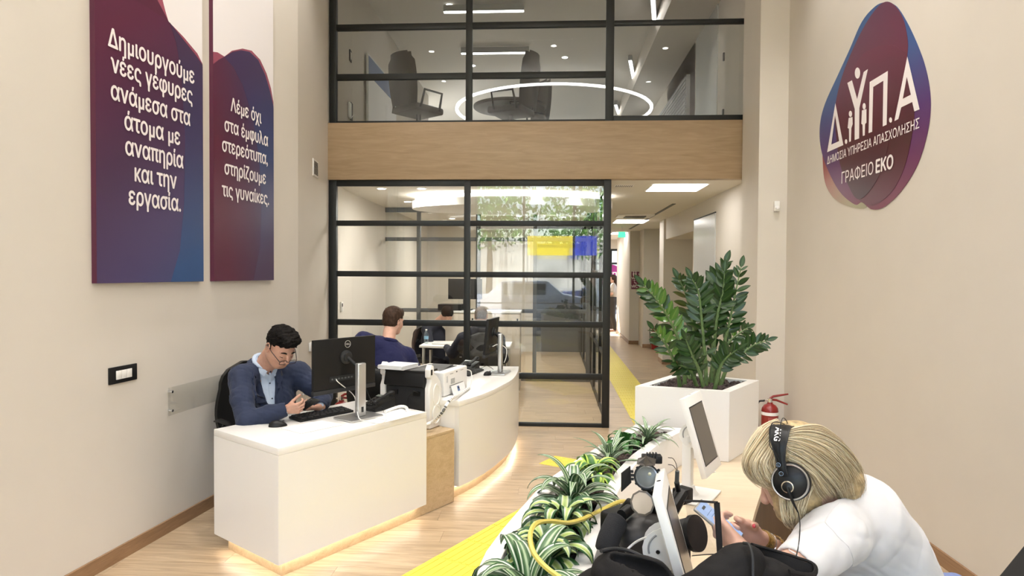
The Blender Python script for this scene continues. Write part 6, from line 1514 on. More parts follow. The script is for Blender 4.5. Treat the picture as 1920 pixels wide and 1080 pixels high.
q_, M_, n_ = onrear(656, 105); sp_ = thing('wall_switch', 'small black framed switch high on the gallery left wall', 'switch', q_); part(MB().box(q_+n_*.008, (.10, .14, .014), M_), 'frame', BPLAST, sp_); part(MB().box(q_+n_*.016, (.05, .09, .004), M_), 'rocker', WHITE2, sp_)
q_, M_, n_ = onrear(653, 207); sp_ = thing('wall_phone', 'white wall phone with loose wires low on the gallery left wall', 'telephone', q_)
part(MB().box(q_+n_*.02, (.09, .20, .03), M_), 'handset', WHITE2, sp_, bevel=.01); part(MB().box(q_+n_*.01+M_.col[0]*.14+Z_*.02, (.10, .22, .015), M_), 'back_box', BPLAST, sp_); part(MB().tube(smooth_path([q_+n_*.03+M_.col[0]*.05-Z_*.08, q_+n_*.05+M_.col[0]*.12-Z_*.03, q_+n_*.05+M_.col[0]*.2-Z_*.1, q_+n_*.04+M_.col[0]*.1-Z_*.13], 5), .004, 6), 'wire', WHITE2, sp_)
lv = thing('louvred_cupboard', 'grey louvred cupboard on the far right of the gallery', 'cabinet', (XC-.2, 12, ZB)); part(MB().b2((XC-.06, 10.6, ZB), (XC-.001, 15.5, ZB+1.45)), 'carcass', mat('grey_cupboard', (.35, .35, .36), .5), lv)
for k in range(22): part(MB().b2((XC-.075, 10.62, ZB+.05+k*.063), (XC-.06, 15.45, ZB+.095+k*.063)), 'slat', MATS['grey_cupboard'], lv)
# ------------------------------------------------------------------ blonde woman with headphones
wm = thing('person', 'blonde woman in a white t-shirt leaning over a phone at the table', 'person', atD(1745, 1160, 2.05))
IL, VD = Vector((-.91, .40, 0)), Vector((.40, .91, 0))
WHf = (IL*.84+VD*.10+Vector((0, 0, -.48))).normalized(); WH = fr(WHf, (-.25, .1, 1))
wc_ = atD(1487, 893, 1.905); nbw = atD(1562, 940, 1.96); up1 = atD(1598, 975, 1.97); mid = atD(1641, 1034, 2.0); low = atD(1667, 1120, 2.03); pelw = atD(1690, 1210, 2.06)
rsw, lsw = atD(1588, 975, 2.13), atD(1566, 1002, 1.80); rew, lew = atD(1535, 1075, 2.20), atD(1453, 1098, 1.62); rww, lww = atD(1421, 1008, 2.03), atD(1386, 1026, 1.85)
hemL0 = lsw.lerp(lew, .62); b = Body(); TW = head(b, wc_, WH, 1.0); ears(b, TW, WH)
b.group(.03, .03).cap(TW(-.035, 0, -.05), nbw, .052, .058)
b.group(.06, .04).cap(up1, mid, .08, .09).cap(mid, pelw, .09, .12).cap(rsw, lsw, .035)
b.group(.02, .03).path([rsw, rew, rww], [.045, .036, .0235]).path([lsw, hemL0, lew, lww], [.046, .047, .040, .025])
fL = (atD(1340, 982, 1.92)-lww).normalized(); fR = (atD(1362, 985, 2.00)-rww).normalized()
tipsL = hand(b, lww, fL, (.30, .80, .35), -1, .96, (.75, .8, .85, .9), .03, (.75, .35), .2)
tipsR = hand(b, rww, fR, (-.5, -.85, .35), -1, .96, (.55, .6, .65, .7), .04, (.25, .85), .35)
mesh_body(b, 'body', SKINF, wm, .0036)
NAIL = mat('coral_nails', (.70, .06, .07), .25, coat=.4)
for tp in (tipsR,):
    for p_, d_, r_ in tp[4:]:
        part(MB().lathe([(.0001, .0055), (.0045, .0035), (.0055, 0), (.003, -.003)], p_+d_*r_*.75, 10, fr(d_) @ rot('Y', 90), sx=1.2), 'nail', NAIL, wm, smooth=True)
te = Body().group(.09, .04).cap(up1, mid, .105, .118).cap(mid, low, .118, .14).cap(low, pelw, .14, .16).cap(up1, lsw.lerp(up1, .3), .09, .078).cap(up1, rsw.lerp(up1, .3), .09, .075).cap(nbw+Vector((.02, 0, -.02)), up1, .068, .10)
hemL, hemR = lsw.lerp(lew, .62), rsw.lerp(rew, .6)
te.group(.05, .05).path([lsw, hemL], [.078, .058]).path([rsw, hemR], [.075, .07])
wa, wb_ = wrinkle(.009, 13, 71, sharp=1.6), wrinkle(.006, 24, 73, sharp=3); te.disp = lambda P: wa(P)+wb_(P)
dl = (hemL-lsw).normalized(); dr_ = (hemR-rsw).normalized()
te.sub('c', hemL+dl*.045, hemL+dl*.13, .056, .09, k=.004).sub('c', hemR+dr_*.02, hemR+dr_*.12, .062, .09, k=.004)
te.sub('c', nbw+Vector((-.01, 0, .0)), TW(-.03, 0, -.03), .055, .085, k=.006)
mesh_body(te, 't_shirt', TEE, wm, .005)
Es = npv([[.0, .0, .0]])
def seam(pts, name):
    P = np.array([list(p) for p in smooth_path(pts, 5)], np.float32)
    for _ in range(6):
        d = te(P); G_ = np.stack([te(P+np.eye(3, dtype=np.float32)[i]*.003)-te(P-np.eye(3, dtype=np.float32)[i]*.003) for i in range(3)], 1); G_ /= np.linalg.norm(G_, axis=1)[:, None]+1e-6; P = P-G_*(d-.0006)[:, None]*.8
    part(MB().tube([Vector(q) for q in P], .0017, 6), name, TEE, wm, smooth=True)
seam([atD(1572, 945, 1.80), atD(1548, 975, 1.74), atD(1560, 1010, 1.72), atD(1582, 1045, 1.74), atD(1590, 1075, 1.78)], 'sleeve_seam')
seam([atD(1470, 1018, 1.66), atD(1490, 1040, 1.60), atD(1515, 1062, 1.60), atD(1530, 1082, 1.62)], 'hem_seam')
rb = Body().group(.01, .01)
Nn = (TW(-.03, 0, -.05)-nbw).normalized(); a1 = Nn.orthogonal().normalized(); a2 = Nn.cross(a1)
rb.path([nbw+Nn*-.004+(a1*math.cos(t)+a2*math.sin(t))*.066 for t in [i*PI/8 for i in range(17)]], [.009]*17); mesh_body(rb, 'neckband', TEE, wm, .004)
je = Body().group(.05, .04).ell(pelw+Vector((0, 0, -.02)), (.17, .18, .14), fr(IL)).path([pelw+VD*-.09, pelw+VD*-.10+Vector((-.30, .10, -.05)), atD(1560, 1500, 1.75)], [.12, .09, .06]).path([pelw+VD*.09, pelw+VD*.12+Vector((-.30, .12, -.05)), atD(1600, 1480, 2.15)], [.12, .09, .06]).cap(atD(1755, 1125, 2.10), atD(1790, 1108, 2.2), .075, .055)
wj = wrinkle(.006, 25, 81, sharp=2); je.disp = lambda P: wj(P)
mesh_body(je, 'jeans', JEANS, wm, .008)
# hair: soft volume plus combed locks lying on it
hv = Body().group(.05, .03)
hD = lambda x, y, D: atD(x, y, D)
hv.ell(TW(-.014, 0, .045), (.110, .092, .100), WH)
hv.cap(hD(1500, 850, 1.92), hD(1556, 893, 1.93), .080, .070).cap(hD(1545, 872, 1.90), hD(1585, 905, 1.88), .066, .046)
hv.cap(hD(1450, 845, 1.88), hD(1434, 872, 1.86), .052, .038).cap(hD(1434, 872, 1.86), hD(1440, 888, 1.85), .036, .022)
hv.group(.03, .02).path([hD(1470, 925, 1.87), hD(1478, 955, 1.86), hD(1498, 985, 1.87)], [.036, .030, .014])
hv.path([hD(1535, 905, 1.86), hD(1515, 935, 1.86), hD(1502, 960, 1.87)], [.038, .030, .016])
wh = wrinkle(.004, 60, 91, sharp=1.2); hv.disp = lambda P: wh(P)
HB = bpy.data.materials.new('blonde_hair'); t_, b_ = nodes(HB); at_ = t_.nodes.new('ShaderNodeAttribute'); at_.attribute_name = 'tone'; rp = t_.nodes.new('ShaderNodeValToRGB'); e_ = rp.color_ramp.elements
e_[0].color = (.15, .09, .04, 1); e_[1].color = (.92, .80, .56, 1); e_.new(.45).color = (.52, .385, .21, 1)
t_.links.new(at_.outputs['Fac'], rp.inputs[0]); t_.links.new(rp.outputs[0], b_.inputs['Base Color']); b_.inputs['Roughness'].default_value = .38; b_.inputs['Sheen Weight'].default_value = .1
HB2 = mat('blonde_hair_base', (.42, .30, .15), .55, var=.4, vscale=60)
mesh_body(hv, 'hair_base', HB2, wm, .0045)
def snap(f, P, off, it=5):
    P = np.array(P, np.float32); E = np.eye(3, dtype=np.float32)*.002
    for _ in range(it):
        d = f(P); G_ = np.stack([f(P+E[i])-f(P-E[i]) for i in range(3)], 1); G_ /= np.linalg.norm(G_, axis=1)[:, None]+1e-6; P = P-G_*(d-off)[:, None]*.85
    return P
guides = [[(1462, 799, 1.95), (1434, 812, 1.92), (1408, 838, 1.90), (1401, 868, 1.89), (1413, 892, 1.88), (1436, 904, 1.86)],  # (x, y, D) runs of combed hair, root to tip; neighbours are blended
 [(1462, 800, 1.86), (1432, 818, 1.82), (1414, 845, 1.81), (1408, 872, 1.82), (1422, 895, 1.83), (1446, 906, 1.82)],
 [(1470, 802, 1.84), (1446, 826, 1.80), (1432, 855, 1.79), (1432, 880, 1.80), (1445, 900, 1.80), (1460, 905, 1.80)],
 [(1474, 806, 1.82), (1462, 835, 1.78), (1452, 860, 1.77), (1450, 880, 1.78), (1458, 895, 1.79), (1466, 905, 1.79)]]
guides2 = [
 [(1478, 800, 1.84), (1510, 796, 1.86), (1545, 806, 1.90), (1575, 838, 1.93), (1597, 875, 1.93), (1611, 912, 1.92)],
 [(1478, 806, 1.81), (1508, 806, 1.82), (1542, 826, 1.84), (1570, 858, 1.86), (1592, 892, 1.87), (1604, 922, 1.88)],
 [(1478, 822, 1.79), (1505, 832, 1.79), (1535, 855, 1.80), (1562, 882, 1.82), (1582, 908, 1.83), (1590, 932, 1.85)],
 [(1478, 848, 1.79), (1504, 862, 1.79), (1528, 880, 1.79), (1548, 900, 1.80), (1564, 920, 1.82), (1572, 936, 1.84)],
 [(1486, 870, 1.79), (1508, 882, 1.79), (1524, 896, 1.79), (1532, 915, 1.80), (1540, 930, 1.82), (1552, 940, 1.84)]]
guides3 = [
 [(1454, 905, 1.82), (1456, 925, 1.82), (1460, 945, 1.82), (1468, 965, 1.83), (1482, 982, 1.85), (1496, 996, 1.86)],
 [(1490, 905, 1.82), (1490, 930, 1.82), (1488, 950, 1.82), (1488, 968, 1.83), (1492, 982, 1.85), (1498, 992, 1.86)],
 [(1528, 905, 1.82), (1518, 925, 1.82), (1508, 945, 1.82), (1500, 962, 1.83), (1496, 975, 1.85), (1500, 988, 1.86)]]
hr = random.Random(5); mbh = MB(); tone = []
for gs, n, offm in ((guides, 430, .012), (guides2, 640, .013), (guides3, 200, .008)):
    G_ = [[atD(*q) for q in g] for g in gs]
    SP, meta = [], []
    for _ in range(n):
        u = hr.random()*(len(G_)-1); i = min(int(u), len(G_)-2); f = u-i; j = hr.gauss(0, .006); jj = hr.gauss(0, .006); st = hr.uniform(0, .25) if hr.random() < .4 else 0
        pts = [G_[i][k].lerp(G_[i+1][k], f)+Vector((j*(.3+k*.25), jj*.3, jj*(.3+k*.25)-abs(j)*.2)) for k in range(6)]
        P = smooth_path(pts, 4); P = P[int(st*len(P)):int(len(P)*hr.uniform(.8, 1))+1]; SP.append(P)
    flat = np.array([list(p) for P in SP for p in P], np.float32); off = np.concatenate([np.full(len(P), hr.uniform(.0005, offm)*1.0) for P in SP]).astype(np.float32)
    flat2 = snap(hv, flat, off); q = 0
    for P in SP:
        k = len(P); Q = [Vector(x) for x in flat2[q:q+k]]; q0 = [Vector(x) for x in flat[q:q+k]]; q += k
        Q = [Q[i].lerp(q0[i], max(0, (i/(k-1)-.72))*1.6*hr.uniform(.3, 1)) for i in range(k)]
        for _ in range(2): Q = [Q[0]]+[(Q[i-1]+Q[i]*2+Q[i+1])/4 for i in range(1, k-1)]+[Q[-1]]
        r = hr.uniform(.0008, .0019); n0 = len(mbh.v); mbh.tube(Q, [r*(1-.75*(i/(k-1))**2) for i in range(k)], 4, flat=.5); tone += [min(1, max(0, hr.gauss(.60, .27)))]*(len(mbh.v)-n0)
ho = mbh.build('hair', HB, wm, smooth='all'); ho['kind'] = 'stuff'
a_ = ho.data.attributes.new('tone', 'FLOAT', 'POINT'); a_.data.foreach_set('value', tone)
# headphones
cc = atD(1481, 904, 1.775); cN = (CAM-cc).normalized(); cN = (cN+IL*.12+Vector((0, 0, -.12))).normalized(); cU = (Vector((0, 0, 1))-cN*cN.z).normalized(); cR = cU.cross(cN); CMx = Matrix((cR, cU, cN)).transposed()
hp = thing('headphones', 'black headphones with silver ringed ear cup on the blonde woman', 'headphones', cc)
part(MB().lathe([(.001, -.030), (.046, -.030), (.051, -.022), (.050, -.010), (.047, -.006), (.001, -.006)], cc, 40, CMx), 'ear_cushion', BPLAST, hp, smooth=True)
part(MB().lathe([(.0475, -.008), (.0475, .000), (.0455, .0035), (.043, .002), (.043, -.006)], cc, 44, CMx, cap=False), 'silver_ring', ALU, hp, smooth=True)
part(MB().lathe([(.0432, .000), (.040, .0025), (.030, .0065), (.020, .010), (.013, .011), (.001, .011)], cc, 40, CMx), 'cup_shell', mat('gloss_black', (.006, .006, .006), .42, spec=.35), hp, smooth=True)
q_ = cc+CMx @ Vector((-.004, -.012, .009)); part(MB().lathe([(.0155, 0), (.0155, .005), (.0132, .006), (.0128, .004)], q_, 28, CMx, cap=False), 'centre_ring', mat('champagne_ring', (.55, .47, .36), .3, metal=.8), hp, smooth=True)
part(MB().lathe([(.0128, .000), (.0128, .006), (.001, .010)], q_, 24, CMx), 'centre_cap', MATS['gloss_black'], hp, smooth=True)
def B2(x, y, D): return atD(x, y, D)
band = [(1470, 893, 1.762), (1466, 878, 1.762), (1463, 860, 1.767), (1461, 840, 1.772), (1460, 822, 1.785), (1461, 808, 1.805), (1464, 801, 1.835), (1470, 798, 1.88), (1478, 801, 1.93), (1486, 812, 1.98), (1492, 832, 2.01), (1496, 870, 2.025), (1498, 900, 2.02)]
wdt = [.010, .010, .011, .016, .022, .025, .025, .025, .024, .022, .018, .012, .010]
P = [B2(*q) for q in band]; wv_ = (IL*-1)
def ribbon(P, wd, side, th, nrm=None, arch=0):
    rows = []
    for i, p in enumerate(P):
        t = (P[min(i+1, len(P)-1)]-P[max(i-1, 0)]).normalized(); s = (side-t*side.dot(t)).normalized(); n = s.cross(t).normalized()
        if n.dot(p-wc_) < 0: n = -n
        rows.append([p+s*wd[i]*c+n*(th*z+arch*wd[i]*(1-c*c)) for c, z in ((-1, 0), (-.5, 1), (0, 1.1), (.5, 1), (1, 0), (.5, -.6), (0, -.6), (-.5, -.6))])
    return MB().grid(rows, closed=True)
Ps = smooth_path(P, 3); wd_s = [p.x for p in smooth_path([Vector((w, 0, 0)) for w in wdt], 3)]
part(ribbon(Ps, wd_s, wv_, .003), 'headband', BPLAST, hp, smooth=True)
for s in (-1, 1):
    rows = [Ps[i]+((wv_-(Ps[min(i+1, len(Ps)-1)]-Ps[max(i-1, 0)]).normalized()*wv_.dot((Ps[min(i+1, len(Ps)-1)]-Ps[max(i-1, 0)]).normalized())).normalized()*wd_s[i]*.97*s) for i in range(len(Ps))]
    part(MB().tube(rows, .0022, 6), 'band_piping', BPLAST2, hp, smooth=True)
for (x0, y0, d0), (x1, y1, d1), (x2, y2, d2) in (((1443, 832, 1.78), (1447, 795, 1.80), (1477, 800, 1.92)), ((1461, 812, 1.78), (1467, 785, 1.81), (1478, 803, 1.94))):
    part(MB().tube(smooth_path([B2(1466, 875, 1.757), B2((x0+1464)/2, 850, 1.763), B2(x0, y0, d0), B2(x1, y1, d1), B2((x1+x2)/2+2, (y1+y2)/2-5, (d1+d2)/2), B2(x2, y2, d2)], 6), .0013, 6), 'tension_wire', BPLAST, hp, smooth=True)
part(MB().box(cc+CMx @ Vector((-.019, .030, .004)), (.022, .05, .006), CMx @ rot('Z', 8)), 'yoke', BPLAST, hp, bevel=.002)
BL_ = mat('blue_grey_print', (.25, .36, .50), .4)
for x, y, ch in ((1459.5, 871.5, 'L'), (1465, 888, '')):
    c = B2(x, y, 1.752); part(MB().cyl(c, c+cN*.003, .0062, 20), 'pivot_badge', BPLAST, hp, smooth=True); part(MB().tube([c+cN*.0032+(cR*math.cos(a)+cU*math.sin(a))*.0052 for a in [i*PI/10 for i in range(21)]], .0005, 5, cap=False), 'badge_ring', BL_, hp)
    if ch: text('lettering', ch, .0075, CMx, c+cN*.0034-cU*.0027, BL_, hp, extrude=.0002)
tM = Matrix((-cU, cR, cN)).transposed(); c = B2(1459, 816, 1.787)
nb_ = (cN*.75+Vector((0, 0, .6))).normalized(); r_ = -(cU-nb_*cU.dot(nb_)).normalized(); tM = Matrix((r_, nb_.cross(r_), nb_)).transposed(); text('lettering', 'AKG', .021, tM, c-tM.col[1]*.008+nb_*.004+r_*.0, LETTER, hp, bold=.0007, extrude=.0003)
part(MB().tube([q_+cN*.006, B2(1482, 930, 1.755), B2(1488, 944, 1.76), B2(1497, 962, 1.77)], [.0055, .0045, .0035, .0016], 8), 'cable_boot', BPLAST, hp, smooth=True)
part(MB().tube(smooth_path([B2(1497, 962, 1.77), B2(1500, 985, 1.74), B2(1496, 1030, 1.66), B2(1480, 1080, 1.6)], 5), .0014, 6), 'headphone_lead', BPLAST, hp, smooth=True)
# her phone, bracelets
pc_ = atD(1347, 979, 1.95); px_ = (atD(1381, 1009, 1.93)-atD(1317, 955, 1.975)).normalized(); pn = (Vector((.45, -.35, .75))); pn = (pn-px_*pn.dot(px_)).normalized(); PHW = Matrix((px_, pn.cross(px_), pn)).transposed()
pw = thing('mobile_phone', 'phone with a pale blue lit screen in the hands of the blonde woman', 'phone', pc_)
part(MB().box(pc_, (.150, .074, .009), PHW), 'clear_case', mat('clear_case', (.35, .32, .28), .2), pw, bevel=.004, seg=3); part(MB().box(pc_+pn*.0050, (.141, .066, .0012), PHW), 'screen', emit('phone_screen', (.33, .50, .85), .85), pw); part(MB().box(pc_+pn*.0058+px_*-.055, (.008, .022, .0006), PHW), 'camera_notch', BPLAST, pw, bevel=.0002)
for k in range(5): part(MB().box(pc_+pn*.0058+px_*(-.035+k*.012)+PHW.col[1]*(.006*(k % 2)), (.0018, .045-.012*(k % 3), .0003), PHW), 'text_line', mat('screen_text', (.12, .2, .4), .5), pw)
GOLD = mat('aged_gold', (.50, .33, .11), .28, metal=1, var=.35, vscale=150, bump=.5, bscale=220)
def bangle(name, label, ctr, ax, r, w, m, n=1, th=.002):
    Mx = fr(ax) @ rot('Y', 90); t = thing(name, label, 'bracelet', ctr)
    part(MB().lathe([(r, -w/2), (r+th, -w/2), (r+th*2.2, 0), (r+th, w/2), (r, w/2), (r-.0005, 0), (r, -w/2)], ctr, 40, Mx, cap=False), 'band', m, t, smooth=True); return t
dfw = (rew-rww).normalized()
bangle('bracelet', 'wide hammered gold cuff nearest to the hand of the blonde woman', rww+dfw*.030, dfw, .0285, .032, GOLD)
bangle('bracelet', 'thin silver bangle between the two gold bracelets', rww+dfw*.052, dfw, .0300, .0035, CHROME, th=.0012)
g2_ = bangle('bracelet', 'openwork gold bracelet close to the white sleeve', rww+dfw*.088, dfw, .0335, .020, GOLD, th=.001)
Mx = fr(dfw) @ rot('Y', 90)
for k in range(18):
    a = k*PI/9; part(MB().tube([rww+dfw*.088+Mx @ Vector(((.0350)*math.cos(a+t*.22), .0350*math.sin(a+t*.22), t*.008)) for t in (-1, -.3, .3, 1)], .0016, 5), 'filigree', GOLD, g2_)
# stool under her
so = thing('stool', 'white stool under the blonde woman', 'stool', (pelw.x, pelw.y, 0)); zst = pelw.z-.16
part(MB().lathe([(.17, zst-.04), (.18, zst-.02), (.17, zst), (.001, zst+.005)], (pelw.x, pelw.y, 0), 32), 'seat', WHITE2, so, smooth=True)
for k in range(4): a = k*PI/2+.6; part(MB().tube([(pelw.x+.11*math.cos(a), pelw.y+.11*math.sin(a), zst-.03), (pelw.x+.20*math.cos(a), pelw.y+.20*math.sin(a), 0)], .013, 8), 'leg', ALU, so)
# black chair at the right edge
bc0 = atD(1850, 1103, 1.9); bc1 = atD(2010, 888, 1.9); bx = thing('lounge_chair', 'black reclined chair back cut by the lower right picture corner', 'chair', (bc0.x, bc0.y, 0))
d_ = (bc1-bc0); nn_ = Vector((d_.z, 0, -d_.x)).normalized()
mb = MB(); y0_, y1_ = bc0.y-.42, bc0.y
A1 = [bc0, bc1, bc1+nn_*.06, bc0+nn_*.06]; mb.add([(p.x, y0_, p.z) for p in A1]+[(p.x, y1_, p.z) for p in A1], [(0, 1, 2, 3), (7, 6, 5, 4)]+[(i, 4+i, 4+(i+1) % 4, (i+1) % 4) for i in range(4)])
part(mb, 'backrest', mat('black_fabric', (.012, .011, .010), .8), bx, bevel=.012, seg=3)
part(MB().b2((bc0.x-.42, y0_, bc0.z-.13), (bc0.x+.05, y1_, bc0.z-.03)), 'seat', MATS['black_fabric'], bx, bevel=.02)
for x in (bc0.x-.38, bc0.x+.02):
    for y in (y0_+.03, y1_-.03): part(MB().cyl((x, y, 0), (x, y, bc0.z-.12), .014, 10), 'leg', ALU, bx)

# ================================================================== TABLETS ON STANDS
def tablet(cD, wdir, lean, label, base, W_=.235, H_=.335, th=.024, zt=ZT):
    """cD centre of slab; wdir horizontal width direction; leans away from its screen"""
    w = Vector((*wdir, 0)).normalized(); n0 = Vector((w.y, -w.x, 0)); u = (Vector((0, 0, math.cos(lean)))-n0*math.sin(lean)).normalized(); n = w.cross(u); n = n if n.dot(n0) > 0 else -n
    M = Matrix((w, u, n)).transposed(); C = Vector(cD); t = thing('tablet_stand', label, 'tablet', (base.x, base.y, zt)); Q = lambda a, b_, c: C+M @ Vector((a, b_, c))
    part(MB().box(C, (W_, H_, th), M), 'enclosure', WHITE2, t, bevel=.003)
    part(MB().box(Q(0, 0, th/2+.0004), (W_-.046, H_-.085, .0012), M), 'screen_rim', BPLAST, t); part(MB().box(Q(0, 0, th/2+.0013), (W_-.054, H_-.094, .001), M), 'screen', mat('tablet_screen', (.10, .088, .075), .25), t)
    part(MB().cyl(Q(0, H_/2-.0005, 0), Q(0, H_/2+.0012, 0), .006, 14), 'key_lock', CHROME, t)
    part(MB().box(Q(0, 0, -th/2-.006), (.09, .09, .012), M), 'rear_plate', WHITE2, t, bevel=.002)
    for s in (-1, 1):                                         # slotted quarter-round tilt bracket
        arc = [(0, -.055), (0, .055)]+[(-.055*math.sin(a)*1.15, .055*math.cos(a)) for a in [k*PI/10 for k in range(1, 10)]]
        mb = MB(); pts = [Q(s*.026, y, -th/2-.012+x) for x, y in arc]; k = len(pts); p2_ = [p+M.col[0]*.003 for p in pts]
        mb.add(pts+p2_, [list(range(k)), list(range(k, 2*k))[::-1]]+[(i, k+i, k+(i+1) % k, (i+1) % k) for i in range(k)]); part(mb, 'tilt_bracket', WHITE2, t)
        part(MB().tube([Q(s*.026+.0016+s*.002, .043*math.cos(a), -th/2-.012-.047*math.sin(a)) for a in [.35+k*.16 for k in range(9)]], .0028, 6), 'bracket_slot', mat('mid_grey', (.30, .30, .30), .5), t)
        for yy in (-.03, .0): part(MB().cyl(Q(s*.026, yy, -th/2-.035), Q(s*.034, yy, -th/2-.035), .0055, 12), 'screw', CHROME, t)
    top = Q(0, -.01, -th/2-.04); b0 = Vector((base.x, base.y, zt))
    top2 = Vector((base.x, base.y, top.z))
    part(MB().box((b0+top2)/2, (.046, .04, (top2-b0).z), frameM(wdir)), 'post', WHITE2, t, bevel=.004)
    part(MB().box(b0+Vector((0, 0, .5*(top2-b0).z))-n0*.0205, (.012, .002, (top2-b0).z*.9), frameM(wdir)), 'post_groove', mat('soft_grey', (.6, .59, .57), .6), t)
    part(MB().box(b0+Vector((0, 0, .004))+n0*.02, (.24, .19, .008), frameM(wdir)), 'base', WHITE2, t, bevel=.003)
    part(MB().lathe([(.05, .008), (.036, .020), (.030, .045)], b0, 24), 'base_collar', WHITE2, t, smooth=True)
    part(MB().tube(smooth_path([top+n0*.02, b0+Vector((0, 0, .22))+n0*.045, b0+Vector((0, 0, .10))+n0*.05+w*.02, b0+Vector((0, 0, .12))+n0*.12], 6), .0028, 6), 'cord', WHITE2, t, smooth=True)
    return t
n01 = Vector((.88, -.47, 0)); tc1 = atD(1314, 812, 2.86); tablet(tc1, (.47, .88), math.radians(17), 'far white tablet stand in front of the square planter', Vector((tc1.x, tc1.y, 0))-n01*.055+Vector((.0, 0, 0)))
tc2 = atD(1268, 1020, 1.74); n02 = Vector((.97, -.22, 0)); tablet(tc2, (.20, .98), math.radians(16), 'near white tablet stand beside the video camera', Vector((tc2.x, tc2.y, 0))-n02*.055)

# ================================================================== VIDEO CAMERA AND BAG
vc = thing('video_camera', 'black professional video camera with two-piece lamp on the table edge', 'camera', atD(1210, 1110, 1.95))
FAB = mat('black_nylon', (.007, .006, .006), .75, spec=.25, bump=.3, bscale=500); FOAM = mat('grey_foam', (.016, .0155, .017), .95, bump=1, bscale=500); GREYF = mat('smoke_cover', (.035, .031, .029), .45)
vx = (VD*-.35+IL*-.9).normalized()       # lens axis to the right
VM = fr(vx)
o_ = atD(1218, 1015, 1.97); Vq = lambda f, r, u: o_+VM @ Vector((f, r, u))
part(MB().box(Vq(-.02, 0, -.02), (.26, .11, .17), VM), 'camera_body', BPLAST, vc, bevel=.012, seg=3)
part(MB().box(Vq(.0, .0, -.165), (.20, .10, .12), VM), 'battery_base', BPLAST, vc, bevel=.006)
part(MB().tube([Vq(-.10, 0, .065), Vq(-.08, 0, .095), Vq(.07, 0, .10), Vq(.09, 0, .07)], .013, 10), 'carry_handle', BPLAST, vc, smooth=True)
lens0 = atD(1262, 1002, 1.93); lens1 = atD(1302, 1000, 1.88); part(MB().cyl(lens0-(lens1-lens0)*.8, lens0, .034, 24), 'lens_barrel', BPLAST, vc, smooth=True)
part(MB().tube([lens0, lens0.lerp(lens1, .5), lens1], [.036, .041, .046], 28), 'lens_hood', mat('rubber_hood', (.028, .026, .025), .7), vc, smooth=True)
ldir = (lens1-lens0).normalized(); part(MB().tube([lens1-ldir*.004, lens1+ldir*.010], [.050, .050], 28), 'hood_rim', BPLAST, vc, smooth=True)
part(MB().tube(smooth_path([atD(1160, 972, 1.86), atD(1150, 990, 1.84), atD(1140, 1015, 1.82), atD(1136, 1034, 1.81)], 4), [.022]+[.031]*11+[.026], 18), 'microphone_foam', FOAM, vc, smooth=True)
part(MB().cyl(atD(1166, 966, 1.87), atD(1180, 955, 1.90), .016, 14), 'microphone_clip', BPLAST, vc, smooth=True)
cvb = Body().group(.04, .03).ell(atD(1212, 1000, 1.90), (.062, .07, .055)).cap(atD(1190, 1010, 1.88), atD(1235, 1015, 1.93), .045, .05); wcv = wrinkle(.005, 45, 5, sharp=2); cvb.disp = lambda P: wcv(P); mesh_body(cvb, 'rain_cover', GREYF, vc, .005)
lc = atD(1213, 894, 1.84); ln = (CAM-lc).normalized(); ln = (ln+IL*.18).normalized(); lu = (Vector((0, 0, 1))-ln*ln.z).normalized(); LMx = Matrix((lu.cross(ln), lu, ln)).transposed()
vl = thing('camera_lamp', 'black round camera lamp with open barn doors on top of the video camera', 'lamp', lc)
part(MB().lathe([(.001, -.055), (.024, -.055), (.030, -.035), (.034, .0), (.035, .008), (.031, .008), (.030, .0)], lc, 32, LMx), 'lamp_body', BPLAST, vl, smooth=True)
part(MB().lathe([(.030, .001), (.0302, .003), (.027, .004), (.0268, .001)], lc, 32, LMx, cap=False), 'glass_rim', ALU, vl, smooth=True)
part(MB().lathe([(.0268, .0015), (.018, .004), (.001, .005)], lc, 28, LMx), 'front_glass', mat('lamp_front_glass', (.16, .17, .165), .3), vl, smooth=True)
part(MB().lathe([(.005, .0055), (.001, .008)], lc+LMx @ Vector((.008, .008, 0)), 12, LMx), 'bulb_glint', mat('bulb_glass', (.6, .58, .4), .2), vl)
for k in range(10): a = k*PI/5; part(MB().box(lc+LMx @ Vector((.036*math.cos(a), .036*math.sin(a), -.012)), (.006, .006, .02), LMx @ rot('Z', math.degrees(a))), 'cooling_fin', BPLAST, vl)
def flap(pts, name, m=BPLAST, th=.0022):
    P = [Vector(p) for p in pts]; n = (P[1]-P[0]).cross(P[2]-P[0]).normalized()*th; k = len(P); mb = MB(); mb.add(P+[p+n for p in P], [list(range(k)), list(range(k, 2*k))[::-1]]+[(i, k+i, k+(i+1) % k, (i+1) % k) for i in range(k)]); return part(mb, name, m, vl)
flap([atD(1182, 874, 1.80), atD(1184, 905, 1.80), atD(1166, 922, 1.74), atD(1166, 887, 1.74)], 'barn_door')
flap([atD(1196, 861, 1.82), atD(1212, 856, 1.80), atD(1230, 862, 1.82), atD(1228, 873, 1.80), atD(1210, 875, 1.78), atD(1194, 870, 1.79)], 'barn_door', mat('brown_flap', (.06, .05, .04), .35))
part(MB().box(atD(1222, 860, 1.88), (.055, .03, .022)), 'mount_block', BPLAST, vl, bevel=.003)
for k in range(4): part(MB().box(atD(1214+k*5.5, 854, 1.86), (.004, .02, .014)), 'mount_rib', BPLAST2, vl)
for k in range(3): part(MB().box(atD(1184+k*.4, 884+k*7, 1.80), (.010, .008, .006)), 'hinge', BPLAST2, vl)
dc = atD(1205, 943, 1.80); dn = (CAM-dc).normalized(); dn = (dn+IL*.25+Vector((0, 0, -.15))).normalized(); du = (Vector((0, 0, 1))-dn*dn.z).normalized(); DM = Matrix((du.cross(dn), du, dn)).transposed()
